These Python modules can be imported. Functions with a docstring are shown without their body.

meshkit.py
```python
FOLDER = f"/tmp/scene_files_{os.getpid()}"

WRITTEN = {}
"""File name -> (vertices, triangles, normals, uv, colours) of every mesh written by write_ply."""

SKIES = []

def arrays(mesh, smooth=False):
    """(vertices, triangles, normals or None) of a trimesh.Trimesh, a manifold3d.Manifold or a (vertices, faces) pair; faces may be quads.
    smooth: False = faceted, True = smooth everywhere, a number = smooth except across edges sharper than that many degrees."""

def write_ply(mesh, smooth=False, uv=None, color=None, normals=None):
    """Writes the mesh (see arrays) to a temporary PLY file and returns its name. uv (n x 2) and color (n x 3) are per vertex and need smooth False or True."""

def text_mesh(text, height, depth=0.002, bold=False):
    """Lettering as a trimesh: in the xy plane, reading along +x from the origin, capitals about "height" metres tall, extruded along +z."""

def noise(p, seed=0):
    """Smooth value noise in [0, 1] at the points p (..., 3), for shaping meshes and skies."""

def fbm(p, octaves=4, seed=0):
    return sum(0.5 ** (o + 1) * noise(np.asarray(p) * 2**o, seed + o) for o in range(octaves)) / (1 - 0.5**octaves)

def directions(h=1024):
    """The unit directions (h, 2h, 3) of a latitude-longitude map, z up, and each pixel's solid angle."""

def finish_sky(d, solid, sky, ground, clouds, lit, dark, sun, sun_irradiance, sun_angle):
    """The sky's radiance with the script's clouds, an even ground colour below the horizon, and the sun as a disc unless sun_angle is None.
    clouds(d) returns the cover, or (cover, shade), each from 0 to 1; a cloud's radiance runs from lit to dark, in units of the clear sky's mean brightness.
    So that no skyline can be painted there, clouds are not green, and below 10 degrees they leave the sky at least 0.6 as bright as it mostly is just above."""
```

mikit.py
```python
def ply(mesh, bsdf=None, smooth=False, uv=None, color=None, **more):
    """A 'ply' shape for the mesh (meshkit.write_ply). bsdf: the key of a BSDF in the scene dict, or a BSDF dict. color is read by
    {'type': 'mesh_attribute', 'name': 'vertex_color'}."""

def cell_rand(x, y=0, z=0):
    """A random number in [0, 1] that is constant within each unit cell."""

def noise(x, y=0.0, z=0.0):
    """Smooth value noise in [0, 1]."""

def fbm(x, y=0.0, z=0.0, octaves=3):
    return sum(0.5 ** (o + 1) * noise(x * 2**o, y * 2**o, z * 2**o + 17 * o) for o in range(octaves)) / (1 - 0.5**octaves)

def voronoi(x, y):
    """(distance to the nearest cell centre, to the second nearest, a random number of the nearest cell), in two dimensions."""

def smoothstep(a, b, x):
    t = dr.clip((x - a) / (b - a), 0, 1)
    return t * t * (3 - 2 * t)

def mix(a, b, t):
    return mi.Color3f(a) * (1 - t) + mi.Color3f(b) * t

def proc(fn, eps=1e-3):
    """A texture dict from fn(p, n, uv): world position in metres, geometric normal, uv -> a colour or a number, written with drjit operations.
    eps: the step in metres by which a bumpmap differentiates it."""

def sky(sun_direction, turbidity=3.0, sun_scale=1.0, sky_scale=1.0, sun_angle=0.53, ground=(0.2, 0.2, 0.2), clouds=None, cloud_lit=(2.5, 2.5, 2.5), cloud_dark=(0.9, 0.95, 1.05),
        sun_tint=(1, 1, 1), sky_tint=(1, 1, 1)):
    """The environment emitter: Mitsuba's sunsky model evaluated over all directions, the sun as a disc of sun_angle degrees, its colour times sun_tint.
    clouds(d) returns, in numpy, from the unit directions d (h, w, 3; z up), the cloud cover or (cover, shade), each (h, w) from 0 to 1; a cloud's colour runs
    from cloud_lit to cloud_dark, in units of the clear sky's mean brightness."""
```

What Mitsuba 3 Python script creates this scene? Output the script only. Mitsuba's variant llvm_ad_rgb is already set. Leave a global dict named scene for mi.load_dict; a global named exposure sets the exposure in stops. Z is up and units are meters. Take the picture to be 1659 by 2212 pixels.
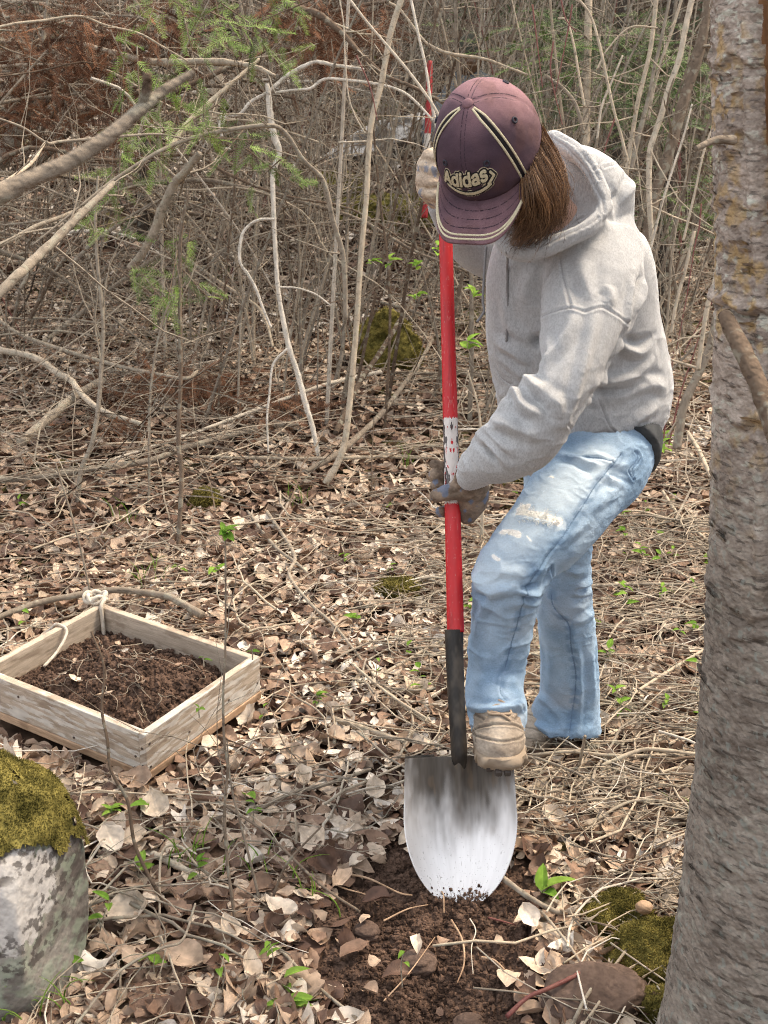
import math, random
import numpy as np, trimesh, mitsuba as mi, drjit as dr, mikit, meshkit
from scipy.spatial import cKDTree
import scipy.sparse as sps
from mikit import noise, fbm, voronoi, cell_rand, smoothstep, mix

# ------------------------------------------------------------------ camera, sky, exposure
scene, labels = {}, {}
CAM_H, PITCH, FOC = 1.55, math.radians(18.0), 2700.0      # photo measured on a 1659 x 2212 grid
CXP, CYP = 829.5, 1106.0
FWD = np.array([0, math.cos(PITCH), -math.sin(PITCH)]); UPV = np.array([0, math.sin(PITCH), math.cos(PITCH)]); RGT = np.array([1.0, 0, 0])
CAM = np.array([0, 0, CAM_H])
T = mi.ScalarTransform4f
scene['camera'] = {'type': 'thinlens', 'fov': math.degrees(2 * math.atan(829.5 / FOC)), 'fov_axis': 'x', 'near_clip': 0.05, 'far_clip': 400.0,
                   'aperture_radius': 0.0016, 'focus_distance': 2.65,
                   'to_world': T().look_at(origin=CAM.tolist(), target=(CAM + FWD).tolist(), up=[0, 0, 1])}
exposure = 3.45
scene['sky'] = mikit.sky((0.62, 0.30, 1.0), turbidity=4.0, sun_scale=0.42, sun_angle=22.0, ground=(0.12, 0.10, 0.08), clouds=lambda d: 1.0,
                         cloud_lit=(1.27, 1.29, 1.34), sun_tint=(1.0, 0.985, 0.96))

# ------------------------------------------------------------------ helpers
rng = np.random.default_rng(7)
mnoise, mfbm = meshkit.noise, meshkit.fbm


def PX(x, y, z):
    """the point of the place seen at (x, y) of the photograph, z metres away along the view axis"""
    x, y, z = np.asarray(x, float)[..., None], np.asarray(y, float)[..., None], np.asarray(z, float)[..., None]
    return CAM + z * (FWD + (x - CXP) / FOC * RGT - (y - CYP) / FOC * UPV)


def project(p):
    q = np.asarray(p, float) - CAM
    z = q @ FWD
    return np.stack([CXP + FOC * (q @ RGT) / z, CYP - FOC * (q @ UPV) / z, z], -1)


def ramp(x, w=1.0):
    return w * np.logaddexp(0, x / w)


def ground(x, y):
    x, y = np.asarray(x, float), np.asarray(y, float)
    z = 0.075 * ramp(y - 4.6, 0.5) + 0.20 * ramp(y - 9.0, 1.0) + 0.02 * ramp(-x - 2.0, .5)
    p = np.stack([x, y, x * 0], -1)
    z = z + 0.06 * (mfbm(p * 0.9 + 11.3, 3, 5) - 0.5) * np.clip((y - 2.4) / 2, 0.15, 1) + 0.018 * (mfbm(p * 4.0, 2, 9) - 0.5)
    return z


def gpt(px, py, h=0.0):
    """where the sight line through (px, py) meets the ground, lifted by h"""
    px, py = np.broadcast_arrays(np.asarray(px, float), np.asarray(py, float))
    zs = np.concatenate([np.linspace(1.6, 6, 200), np.linspace(6.05, 30, 200)])
    P = PX(px[..., None] + 0 * zs, py[..., None] + 0 * zs, zs + 0 * px[..., None])
    under = P[..., 2] < ground(P[..., 0], P[..., 1])
    k = np.maximum(np.where(under.any(-1), under.argmax(-1), len(zs) - 1), 1)
    hit = np.take_along_axis(P, np.broadcast_to(k[..., None, None], k.shape + (1, 3)), -2)[..., 0, :]
    hit[..., 2] = ground(hit[..., 0], hit[..., 1]) + h
    return hit


def zone(p):
    """where on the ground a thing lies, named by what stands near"""
    x, y, _ = project(p)
    if y > 1640:
        if x < 330: return 'beside the mossy boulder'
        if x < 560: return 'in front of the wooden box'
        if x < 870: return 'left of the shovel blade'
        if x < 1130: return 'around the dug soil'
        return 'between blade and big trunk'
    if x < 560: return 'behind the wooden box' if y < 1400 else 'near the wooden box'
    if x < 960: return 'between box and red handle'
    if y < 1300: return 'right of the thigh'
    return 'around the feet'


def hzone(p):
    x = float(project(p)[0])
    for a, s in ((300, 'at the far left'), (560, 'behind the green boughs'), (700, 'behind the white dead sapling'), (800, 'around the tall beige stem'), (930, 'between the beige stem and the cap'), (1200, 'behind the cap'), (1330, 'above the hood'), (1440, 'behind the shoulder')):
        if x < a: return s
    return 'next to the big trunk'


def newkey(name):
    if not any(k == name or k.startswith(name + '__') for k in (name,)) or True:
        if name not in _used:
            _used[name] = 0
            return name
        _used[name] += 1
        return f'{name}_{_used[name]:03d}'


_used = {}


def thing(name, label, cat, group=None, kind=None):
    k = newkey(name)
    labels[k] = {'label': label, 'category': cat}
    if group: labels[k]['group'] = group
    if kind: labels[k]['kind'] = kind
    return k


def structure(name):
    labels[name] = {'kind': 'structure'}
    return name


def put(key, mesh, bsdf, smooth=False, uv=None, **more):
    scene[key] = mikit.ply(mesh, bsdf, smooth=smooth, uv=uv, **more)
    return key


def part(parent, name, mesh, bsdf, smooth=False, uv=None, label=None, kind=None):
    k = newkey(parent + '__' + name)
    put(k, mesh, bsdf, smooth, uv)
    if label or kind:
        labels[k] = {}
        if label: labels[k]['label'] = label
        if kind: labels[k]['kind'] = kind
    return k


def cr(P, n):
    """Catmull-Rom through the rows of P, n samples evenly by arc length"""
    P = np.asarray(P, float)
    if len(P) == 2:
        return P[0] + (P[1] - P[0]) * np.linspace(0, 1, n)[:, None]
    Q = np.vstack([2 * P[0] - P[1], P, 2 * P[-1] - P[-2]])
    out = []
    for i in range(1, len(Q) - 2):
        t = np.linspace(0, 1, 16, endpoint=False)[:, None]
        a, b, c, d = Q[i - 1], Q[i], Q[i + 1], Q[i + 2]
        out.append(0.5 * (2 * b + (c - a) * t + (2 * a - 5 * b + 4 * c - d) * t ** 2 + (3 * b - a - 3 * c + d) * t ** 3))
    D = np.vstack(out + [P[-1:]])
    k = min(3, D.shape[1])
    s = np.r_[0, np.cumsum(np.linalg.norm(np.diff(D[:, :k], axis=0), axis=1))]
    u = np.linspace(0, s[-1], n)
    return np.stack([np.interp(u, s, D[:, j]) for j in range(D.shape[1])], 1)


def unit(v):
    return v / (np.linalg.norm(v, axis=-1, keepdims=True) + 1e-12)


def tubes(P, Rr, sides=5, caps=True):
    """P (n, k, 3), Rr (n, k): n tubes as one (vertices, triangles); also the row of each vertex's tube and its place along it"""
    P, Rr = np.asarray(P, float), np.asarray(Rr, float)
    n, k = P.shape[:2]
    t = unit(np.gradient(P, axis=1))
    ref = np.where(np.abs(t[:, :1, 2:]) < 0.8, np.array([0, 0, 1.0]), np.array([1.0, 0.1, 0]))
    a = unit(np.cross(t, np.broadcast_to(ref, t.shape)))
    b = np.cross(t, a)
    an = np.arange(sides) * 2 * np.pi / sides
    v = P[:, :, None] + Rr[:, :, None, None] * (np.cos(an)[:, None] * a[:, :, None] + np.sin(an)[:, None] * b[:, :, None])
    i, j = np.meshgrid(np.arange(k - 1), np.arange(sides), indexing='ij')
    q = np.stack([i * sides + j, i * sides + (j + 1) % sides, (i + 1) * sides + (j + 1) % sides, (i + 1) * sides + j], -1).reshape(-1, 4)
    f = np.vstack([q[:, [0, 1, 2]], q[:, [0, 2, 3]]])
    if caps:
        m = np.arange(1, sides - 1)
        f = np.vstack([f, np.stack([m * 0, m + 1, m], 1), (k - 1) * sides + np.stack([m * 0, m, m + 1], 1)])
    F = (f[None] + (np.arange(n) * k * sides)[:, None, None]).reshape(-1, 3)
    row = np.repeat(np.arange(n), k * sides)
    s = np.tile(np.repeat(np.linspace(0, 1, k), sides), n)
    return v.reshape(-1, 3), F, row, s


def tube(pts, radii, n=24, sides=8, wob=0.0, seed=0, knots=0.0):
    """one organic tube through pts; radii per point; returns (v, f)"""
    pts = np.asarray(pts, float)
    radii = np.broadcast_to(np.asarray(radii, float), (len(pts),))
    D = cr(np.hstack([pts, radii[:, None]]), n)
    P, R = D[:, :3].copy(), np.maximum(D[:, 3], 1e-4)
    if wob:
        P += wob * (np.stack([mfbm(P * 9 + 31 * j + seed, 2, j) for j in range(3)], 1) - 0.5) * 2
    v, f, _, s = tubes(P[None], R[None], sides)
    if knots:
        c = np.repeat(P, sides, 0)
        v = c + (v - c) * (1 + knots * (mfbm(v / (R.mean() * 2.2) + seed, 3, 3) - 0.5)[:, None] * 2)
    return v, f


def join(ms):
    vs, fs, o = [], [], 0
    for v, f in ms:
        vs.append(v); fs.append(np.asarray(f) + o); o += len(v)
    return np.vstack(vs), np.vstack(fs)


def edges_lap(nv, f):
    e = np.vstack([f[:, [0, 1]], f[:, [1, 2]], f[:, [2, 0]]])
    A = sps.coo_matrix((np.ones(len(e) * 2), (np.r_[e[:, 0], e[:, 1]], np.r_[e[:, 1], e[:, 0]])), (nv, nv)).tocsr()
    A.data[:] = 1
    return sps.diags(1 / np.maximum(np.asarray(A.sum(1)).ravel(), 1)) @ A


def smooth_mesh(v, f, it=8, lam=0.5, mu=-0.52):
    L = edges_lap(len(v), f)
    for i in range(it):
        v = v + lam * (L @ v - v)
        v = v + mu * (L @ v - v)
    return v


def vnormals(v, f):
    n = np.zeros_like(v)
    c = np.cross(v[f[:, 1]] - v[f[:, 0]], v[f[:, 2]] - v[f[:, 0]])
    for k in range(3):
        np.add.at(n, f[:, k], c)
    return unit(n)


def nets(D, o, h):
    """surface nets: the zero level of the grid D (negative inside)"""
    s = D < 0
    dims = np.array(D.shape) - 1
    n_in = np.zeros(dims, np.int8)
    for a, b, c in np.ndindex(2, 2, 2):
        n_in += s[a:dims[0] + a, b:dims[1] + b, c:dims[2] + c]
    mixed = (n_in > 0) & (n_in < 8)
    idx = -np.ones(dims, np.int64)
    cells = np.argwhere(mixed)
    idx[mixed] = np.arange(len(cells))
    acc, cnt = np.zeros((len(cells), 3)), np.zeros(len(cells))
    i, j, k = cells.T
    for ax in range(3):
        for a, b in np.ndindex(2, 2):
            off0 = [0, 0, 0]
            o1, o2 = [x for x in range(3) if x != ax]
            off0[o1], off0[o2] = a, b
            off1 = list(off0); off1[ax] = 1
            d0 = D[i + off0[0], j + off0[1], k + off0[2]]; d1 = D[i + off1[0], j + off1[1], k + off1[2]]
            x = (d0 < 0) != (d1 < 0)
            t = d0[x] / (d0[x] - d1[x])
            p = np.tile(np.array(off0, float), (x.sum(), 1)); p[:, ax] += t
            acc[x] += p; cnt[x] += 1
    v = o + h * (cells + acc / cnt[:, None])
    F = []
    for ax in range(3):
        o1, o2 = [(1, 2), (2, 0), (0, 1)][ax]
        lo, hi = [slice(1, -1)] * 3, [slice(1, -1)] * 3
        lo[ax], hi[ax] = slice(0, -1), slice(1, None)
        s0, s1 = s[tuple(lo)], s[tuple(hi)]
        for flip, m in ((False, s0 & ~s1), (True, ~s0 & s1)):
            e = np.argwhere(m)
            e = e + np.array([0 if q == ax else 1 for q in range(3)])
            d1, d2 = np.eye(3, dtype=int)[o1], np.eye(3, dtype=int)[o2]
            q = np.stack([idx[tuple((e - x).T)] for x in (d1 * 0, d1, d1 + d2, d2)], 1)
            F.append(q[:, ::-1] if flip else q)
    q = np.vstack(F)
    return v, np.vstack([q[:, [0, 1, 2]], q[:, [0, 2, 3]]])


def grid(lo, hi, h):
    lo, hi = np.asarray(lo, float), np.asarray(hi, float)
    n = np.ceil((hi - lo) / h).astype(int) + 1
    g = np.stack(np.meshgrid(*[lo[i] + h * np.arange(n[i]) for i in range(3)], indexing='ij'), -1)
    return g, lo, n


def smin(a, b, k):
    h = np.clip(0.5 + 0.5 * (b - a) / k, 0, 1)
    return b * (1 - h) + a * h - k * h * (1 - h)


def smax(a, b, k):
    return -smin(-a, -b, k)


class Loft:
    """a body of elliptic sections. st: rows (xa, ya, xb, yb, z, b): the section's two silhouette points in the photograph, its distance and depth radius"""
    def __init__(s, st, n=90, shrink=0.0, cap=0.006):
        st = np.asarray(st, float)
        A, B = PX(st[:, 0], st[:, 1], st[:, 4]), PX(st[:, 2], st[:, 3], st[:, 4])
        D = cr(np.hstack([(A + B) / 2, B - A, st[:, 5:6]]), n)
        s.c, w, s.b = D[:, :3], D[:, 3:6], D[:, 6] - shrink
        s.a = np.linalg.norm(w, axis=1) / 2 - shrink
        s.t = unit(np.gradient(s.c, axis=0)); s.cap = cap
        e1 = unit(w); e1 = unit(e1 - (e1 * s.t).sum(1, keepdims=True) * s.t)
        s.e1, s.e2 = e1, np.cross(s.t, e1)
        s.tree = cKDTree(s.c)

    def __call__(s, p, far=0.16):
        sh = p.shape[:-1]; p = p.reshape(-1, 3)
        dd, i = s.tree.query(p, distance_upper_bound=far + max(s.a.max(), s.b.max()), workers=-1)
        out = np.full(len(p), 1.0)
        ok = np.isfinite(dd); q, i = p[ok] - s.c[i[ok]], i[ok]
        u, v, w = (q * s.e1[i]).sum(1), (q * s.e2[i]).sum(1), (q * s.t[i]).sum(1)
        a, b = np.maximum(s.a[i], .004), np.maximum(s.b[i], .004)
        k0 = np.sqrt((u / a) ** 2 + (v / b) ** 2); k1 = np.sqrt((u / a ** 2) ** 2 + (v / b ** 2) ** 2) + 1e-9
        d = k0 * (k0 - 1) / k1
        end = np.where(i == 0, -w, np.where(i == len(s.c) - 1, w, -1))
        d = np.where(end > -0.5, smax(d, end - s.cap, 0.01), d)
        out[ok] = d
        return out.reshape(sh)


def ellipsoid(p, c, r, M=None):
    q = p - c
    if M is not None: q = q @ M
    k0 = np.linalg.norm(q / r, axis=-1); k1 = np.linalg.norm(q / np.square(r), axis=-1) + 1e-9
    return k0 * (k0 - 1) / k1


def capsule(p, a, b, ra, rb):
    a, b = np.asarray(a, float), np.asarray(b, float)
    ab = b - a
    t = np.clip(((p - a) @ ab) / (ab @ ab), 0, 1)
    return np.linalg.norm(p - a - t[..., None] * ab, axis=-1) - (ra + (rb - ra) * t)


def chain(p, pts, rad, k=0.006):
    d = None
    for i in range(len(pts) - 1):
        e = capsule(p, pts[i], pts[i + 1], rad[i], rad[i + 1])
        d = e if d is None else smin(d, e, k)
    return d


class Surf:
    """a mesh with folds and seams laid on it along curves"""
    def __init__(s, v, f):
        s.v, s.f = v, f
        s.n = vnormals(v, f)
        s.disp = np.zeros(len(v))
        q = project(v); s.q = q
        front = np.nonzero((s.n * unit(CAM - v)).sum(1) > 0.05)[0]
        s.front, s.tree = front, cKDTree(q[front, :2])
        s.seam = np.full(len(v), 1.0)

    def curve(s, pts, n=40):
        """photo points -> the curve on the mesh that one sees there"""
        D = cr(pts, n)
        near = s.tree.query_ball_point(D, 9)
        out = []
        for d, c in zip(D, near):
            c = np.array(c, int) if len(c) else np.array([s.tree.query(d)[1]])
            c = s.front[c]
            z0 = s.q[c, 2].min()
            m = c[s.q[c, 2] < z0 + 0.03]
            out.append(s.v[m[np.argmin(((s.q[m, :2] - d) ** 2).sum(1))]])
        C = np.array(out)
        for _ in range(3):
            C[1:-1] = C[1:-1] * .5 + (C[:-2] + C[2:]) * .25
        return cr(C, n * 4)

    def dist(s, C):
        d, i = cKDTree(C).query(s.v, distance_upper_bound=0.09, workers=-1)
        t = np.where(np.isfinite(d), i / len(C), 0)
        return np.where(np.isfinite(d), d, 1.0), t

    def fold(s, pts, amp, w, valley=False, taper=True, rel=0.0):
        """a ridge (or valley) of height amp and half width w metres along the curve"""
        C = s.curve(pts)
        d, t = s.dist(C)
        g = np.exp(-(d / w) ** 1.6)
        if rel: g = g - rel * np.exp(-((d - 1.7 * w) / (.8 * w)) ** 2)
        a = amp * (np.sin(np.pi * np.clip(t, 0.02, 0.98)) ** 0.6 if taper else 1)
        s.disp += np.where(d < 0.089, (-1 if valley else 1) * a * g, 0)
        return C

    def seamline(s, pts, depth=0.0012, w=0.0035):
        C = s.curve(pts, 60)
        d, _ = s.dist(C)
        s.disp -= depth * np.exp(-(d / w) ** 2)
        s.disp += depth * .8 * np.exp(-((d - 2.0 * w) / w) ** 2)
        s.seam = np.minimum(s.seam, d)
        return C

    def done(s):
        v = s.v + s.n * s.disp[:, None]
        return v, s.f


def loopsub(v, f):
    v2, f2 = trimesh.remesh.subdivide(v, f)
    v2, f2 = np.asarray(v2), np.asarray(f2)
    return smooth_mesh(v2, f2, 4), f2


def box_mesh(L, W, H, bevel=0.002):
    import manifold3d as m3
    b = m3.Manifold.cube([L - 2 * bevel, W - 2 * bevel, H - 2 * bevel], True)
    s = m3.Manifold.sphere(bevel, 8)
    pts = np.array([[x, y, z] for x in (-1, 1) for y in (-1, 1) for z in (-1, 1)]) * (np.array([L, W, H]) / 2 - bevel)
    h = m3.Manifold.batch_hull([s.translate(p.tolist()) for p in pts]).to_mesh()
    return np.array(h.vert_properties[:, :3], float), np.array(h.tri_verts, int)


def rot_between(ex, ey, ez):
    return np.stack([ex, ey, ez], 1)
# ------------------------------------------------------------------ materials
def mat(name, color, rough=0.7, spec=0.3, bump=None, bscale=1.0, metallic=0.0, eps=1e-3, two=True, **kw):
    b = {'type': 'principled', 'base_color': color if isinstance(color, dict) else {'type': 'rgb', 'value': list(color)},
         'roughness': rough, 'specular': spec, 'metallic': metallic, **kw}
    if bump is not None:
        b = {'type': 'bumpmap', 'arbitrary': mikit.proc(bump, eps), 'scale': bscale, 'bsdf': b}
    scene[name] = {'type': 'twosided', 'bsdf': b} if two else b
    return name


def ramp_col(t, stops):
    c = mi.Color3f(stops[0][1])
    for (a, ca), (b, cb) in zip(stops, stops[1:]):
        c = c * (1 - smoothstep(a, b, t)) + mi.Color3f(cb) * smoothstep(a, b, t)
    return c


BARK = [(0.0, (.028, .022, .018)), (0.25, (.125, .088, .062)), (0.5, (.235, .2, .16)), (0.75, (.40, .335, .255)), (1.0, (.60, .56, .50))]


def c_bark(p, n, uv):
    m = fbm(p.x * 70, p.y * 70, p.z * 30, 3)
    l = smoothstep(.56, .66, fbm(p.x * 38 + 5, p.y * 38, p.z * 38, 3))
    dk = smoothstep(.66, .80, fbm(p.x * 60 + 9, p.y * 60, p.z * 110, 2))
    c = ramp_col(uv.x, BARK) * (0.55 + 0.9 * m)
    c = mix(c, mi.Color3f(.36, .36, .29), l * 0.35)
    return c * (1 - 0.45 * dk)


mat('m_bark', mikit.proc(c_bark), .85, .2)
mat('m_knotbark', mikit.proc(c_bark), .85, .2, lambda p, n, uv: fbm(p.x * 160, p.y * 160, p.z * 160, 4) * .005, 1.0, eps=.0006)
mat('m_redstem', mikit.proc(lambda p, n, uv: mix((.115, .03, .033), (.20, .085, .065), noise(p.x * 60, p.y * 60, p.z * 60))), .6, .3)


def c_leaf(p, n, uv):
    # uv.x: the leaf's own tone; uv.y: across the leaf, -1..1
    r = uv.x
    base = ramp_col(r, [(0.0, (.045, .022, .016)), (0.22, (.105, .060, .042)), (0.45, (.228, .146, .102)), (0.66, (.405, .302, .222)), (0.84, (.565, .47, .37)), (1.0, (.61, .56, .50))])
    m = fbm(p.x * 90 + r * 50, p.y * 90, p.z * 90, 3)
    v = smoothstep(.10, .0, dr.abs(uv.y))
    w = smoothstep(.55, .75, fbm(p.x * 28 + 40 * r, p.y * 28, p.z * 28, 2))
    c = base * (0.55 + 0.85 * m)
    c = mix(c, c * .5, w * .55)
    return mix(c, c * 1.25, v * .6)


mat('m_leaf', mikit.proc(c_leaf), .62, .35)


def c_green(p, n, uv):
    m = noise(p.x * 120, p.y * 120, p.z * 120)
    c = mix((.10, .22, .03), (.24, .38, .07), uv.x)
    return c * (0.75 + .5 * m) * (1 + .35 * smoothstep(.12, 0, dr.abs(uv.y)))


scene['m_green'] = {'type': 'principledthin', 'base_color': mikit.proc(c_green), 'roughness': .5, 'diff_trans': .7, 'spec_trans': 0.0, 'spec_tint': 0.0}
mat('m_needle', mikit.proc(lambda p, n, uv: mix((.020, .050, .014), (.21, .33, .06), uv.x)), .55, .3)
mat('m_deadneedle', mikit.proc(lambda p, n, uv: mix((.06, .028, .018), (.215, .105, .06), uv.x)), .8, .1)


def h_soil(p, n, uv):
    return fbm(p.x * 120, p.y * 120, p.z * 120, 4) * 0.006 + fbm(p.x * 420, p.y * 420, p.z * 420, 2) * .0018


def c_soil(p, n, uv):
    m = fbm(p.x * 45, p.y * 45, p.z * 45, 4)
    g = fbm(p.x * 300, p.y * 300, p.z * 300, 2)
    c = mix((.040, .025, .019), (.115, .074, .055), smoothstep(.3, .7, m)) * (.55 + .9 * g)
    return mix(c, (.16, .10, .07), smoothstep(.72, .78, noise(p.x * 260, p.y * 260, p.z * 260)) * .5)


mat('m_soil', mikit.proc(c_soil), .9, .15, h_soil, 1.0, eps=.0006)


def c_ground(p, n, uv):
    m = fbm(p.x * 9, p.y * 9, p.z * 9, 4)
    g = fbm(p.x * 70, p.y * 70, p.z * 70, 3)
    c = mix((.03, .018, .013), (.11, .07, .048), smoothstep(.3, .72, m)) * (.5 + g)
    return mix(c, (.09, .10, .03), smoothstep(.62, .70, fbm(p.x * 1.7 + 3, p.y * 1.7, 0, 3)) * .5)


mat('m_ground', mikit.proc(c_ground), .95, .1, h_soil, 1.0)


def h_trunk(p, n, uv):
    a = fbm(p.x * 40 + 4, p.y * 40, p.z * 70, 4)
    b = fbm(p.x * 150, p.y * 150, p.z * 220, 3)
    return a * .009 + b * .0035


def c_trunk(p, n, uv):
    m = fbm(p.x * 50, p.y * 50, p.z * 85, 4)
    big = fbm(p.x * 11 + 2, p.y * 11, p.z * 9, 3)
    f = fbm(p.x * 210, p.y * 210, p.z * 300, 3)
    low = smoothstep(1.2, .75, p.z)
    c = mix((.20, .16, .135), (.42, .355, .305), smoothstep(.25, .75, m * .6 + big * .4)) * (.55 + .9 * f)
    grey = smoothstep(.50, .70, fbm(p.x * 95 + 7, p.y * 95, p.z * 110, 3)) * smoothstep(.42, .62, fbm(p.x * 17, p.y * 17, p.z * 20 + 3, 3))
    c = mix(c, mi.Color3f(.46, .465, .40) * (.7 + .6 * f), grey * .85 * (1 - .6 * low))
    ora = smoothstep(.48, .66, fbm(p.x * 48 + 2, p.y * 48, p.z * 36 + 8, 3)) * smoothstep(.40, .60, fbm(p.x * 14 + 3, p.y * 14, p.z * 4.5, 3)) * (1 - low)
    c = mix(c, mi.Color3f(.36, .23, .075) * (.6 + .8 * f), ora * .62)
    crk = smoothstep(.58, .70, fbm(p.x * 40 + 12, p.y * 40, p.z * 190, 3))
    c = c * (1 - .5 * crk)
    spot = smoothstep(.66, .74, fbm(p.x * 120 + 4, p.y * 120, p.z * 60 + p.x * 60, 2)) * low
    c = mix(c, (.33, .36, .33), spot * .5)
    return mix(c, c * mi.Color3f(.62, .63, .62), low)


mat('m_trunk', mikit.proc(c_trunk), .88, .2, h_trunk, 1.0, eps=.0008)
mat('m_innerwood', mikit.proc(lambda p, n, uv: mix((.10, .045, .02), (.36, .19, .09), fbm(p.x * 60, p.y * 60, p.z * 6, 3)) * (.7 + .5 * fbm(p.x * 200, p.y * 200, p.z * 20, 2))), .7, .3)


def c_moss(p, n, uv):
    m = fbm(p.x * 30, p.y * 30, p.z * 30, 3)
    f = noise(p.x * 400, p.y * 400, p.z * 400)
    return mix((.060, .054, .014), (.225, .190, .055), smoothstep(.28, .7, m)) * (.6 + .8 * f)


mat('m_moss', mikit.proc(c_moss), .95, .1)


def c_rock(p, n, uv):
    m = fbm(p.x * 14, p.y * 14, p.z * 14, 4)
    f = fbm(p.x * 160, p.y * 160, p.z * 160, 3)
    c = mix((.09, .076, .068), (.24, .22, .195), smoothstep(.3, .7, m)) * (.6 + .8 * f)
    gr = smoothstep(.40, .66, fbm(p.x * 40 + 6, p.y * 40, p.z * 40, 4))
    c = mix(c, (.30, .36, .27), gr * .45)
    wh = smoothstep(-.02, .05, uv.x + .30 * (fbm(p.x * 75, p.y * 75, p.z * 75, 4) - .5) - .5)
    c = mix(c, mi.Color3f(.46, .44, .42) * (.7 + .55 * f), wh)
    bl = smoothstep(.48, .62, fbm(p.x * 70 + 20, p.y * 70, p.z * 70, 4)) * smoothstep(.25, .6, uv.y)
    return mix(c, (.06, .05, .045), bl * .8)


mat('m_rock', mikit.proc(c_rock), .85, .25, lambda p, n, uv: fbm(p.x * 60, p.y * 60, p.z * 60, 4) * .006, 1.0)
mat('m_mudstone', mikit.proc(lambda p, n, uv: mix((.055, .036, .028), (.15, .105, .085), fbm(p.x * 22, p.y * 22, p.z * 22, 4)) * (.55 + .9 * fbm(p.x * 150, p.y * 150, p.z * 150, 3))), .8, .2,
    lambda p, n, uv: fbm(p.x * 110, p.y * 110, p.z * 110, 3) * .004)
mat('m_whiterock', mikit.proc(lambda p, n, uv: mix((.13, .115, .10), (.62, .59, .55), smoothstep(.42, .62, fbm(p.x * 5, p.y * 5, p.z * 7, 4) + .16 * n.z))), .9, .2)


def c_wood(p, n, uv):
    # uv.x along the board (m), uv.y across (m)
    g = fbm(uv.x * 7, uv.y * 160, uv.y * 9, 3)
    f = fbm(uv.x * 60, uv.y * 500, 0, 2)
    c = mix((.32, .262, .205), (.46, .39, .315), smoothstep(.1, .9, g)) * (.82 + .36 * f)
    d = smoothstep(.52, .72, fbm(p.x * 24, p.y * 24, p.z * 40, 3))
    return mix(c, (.13, .085, .055), d * .42)


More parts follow.
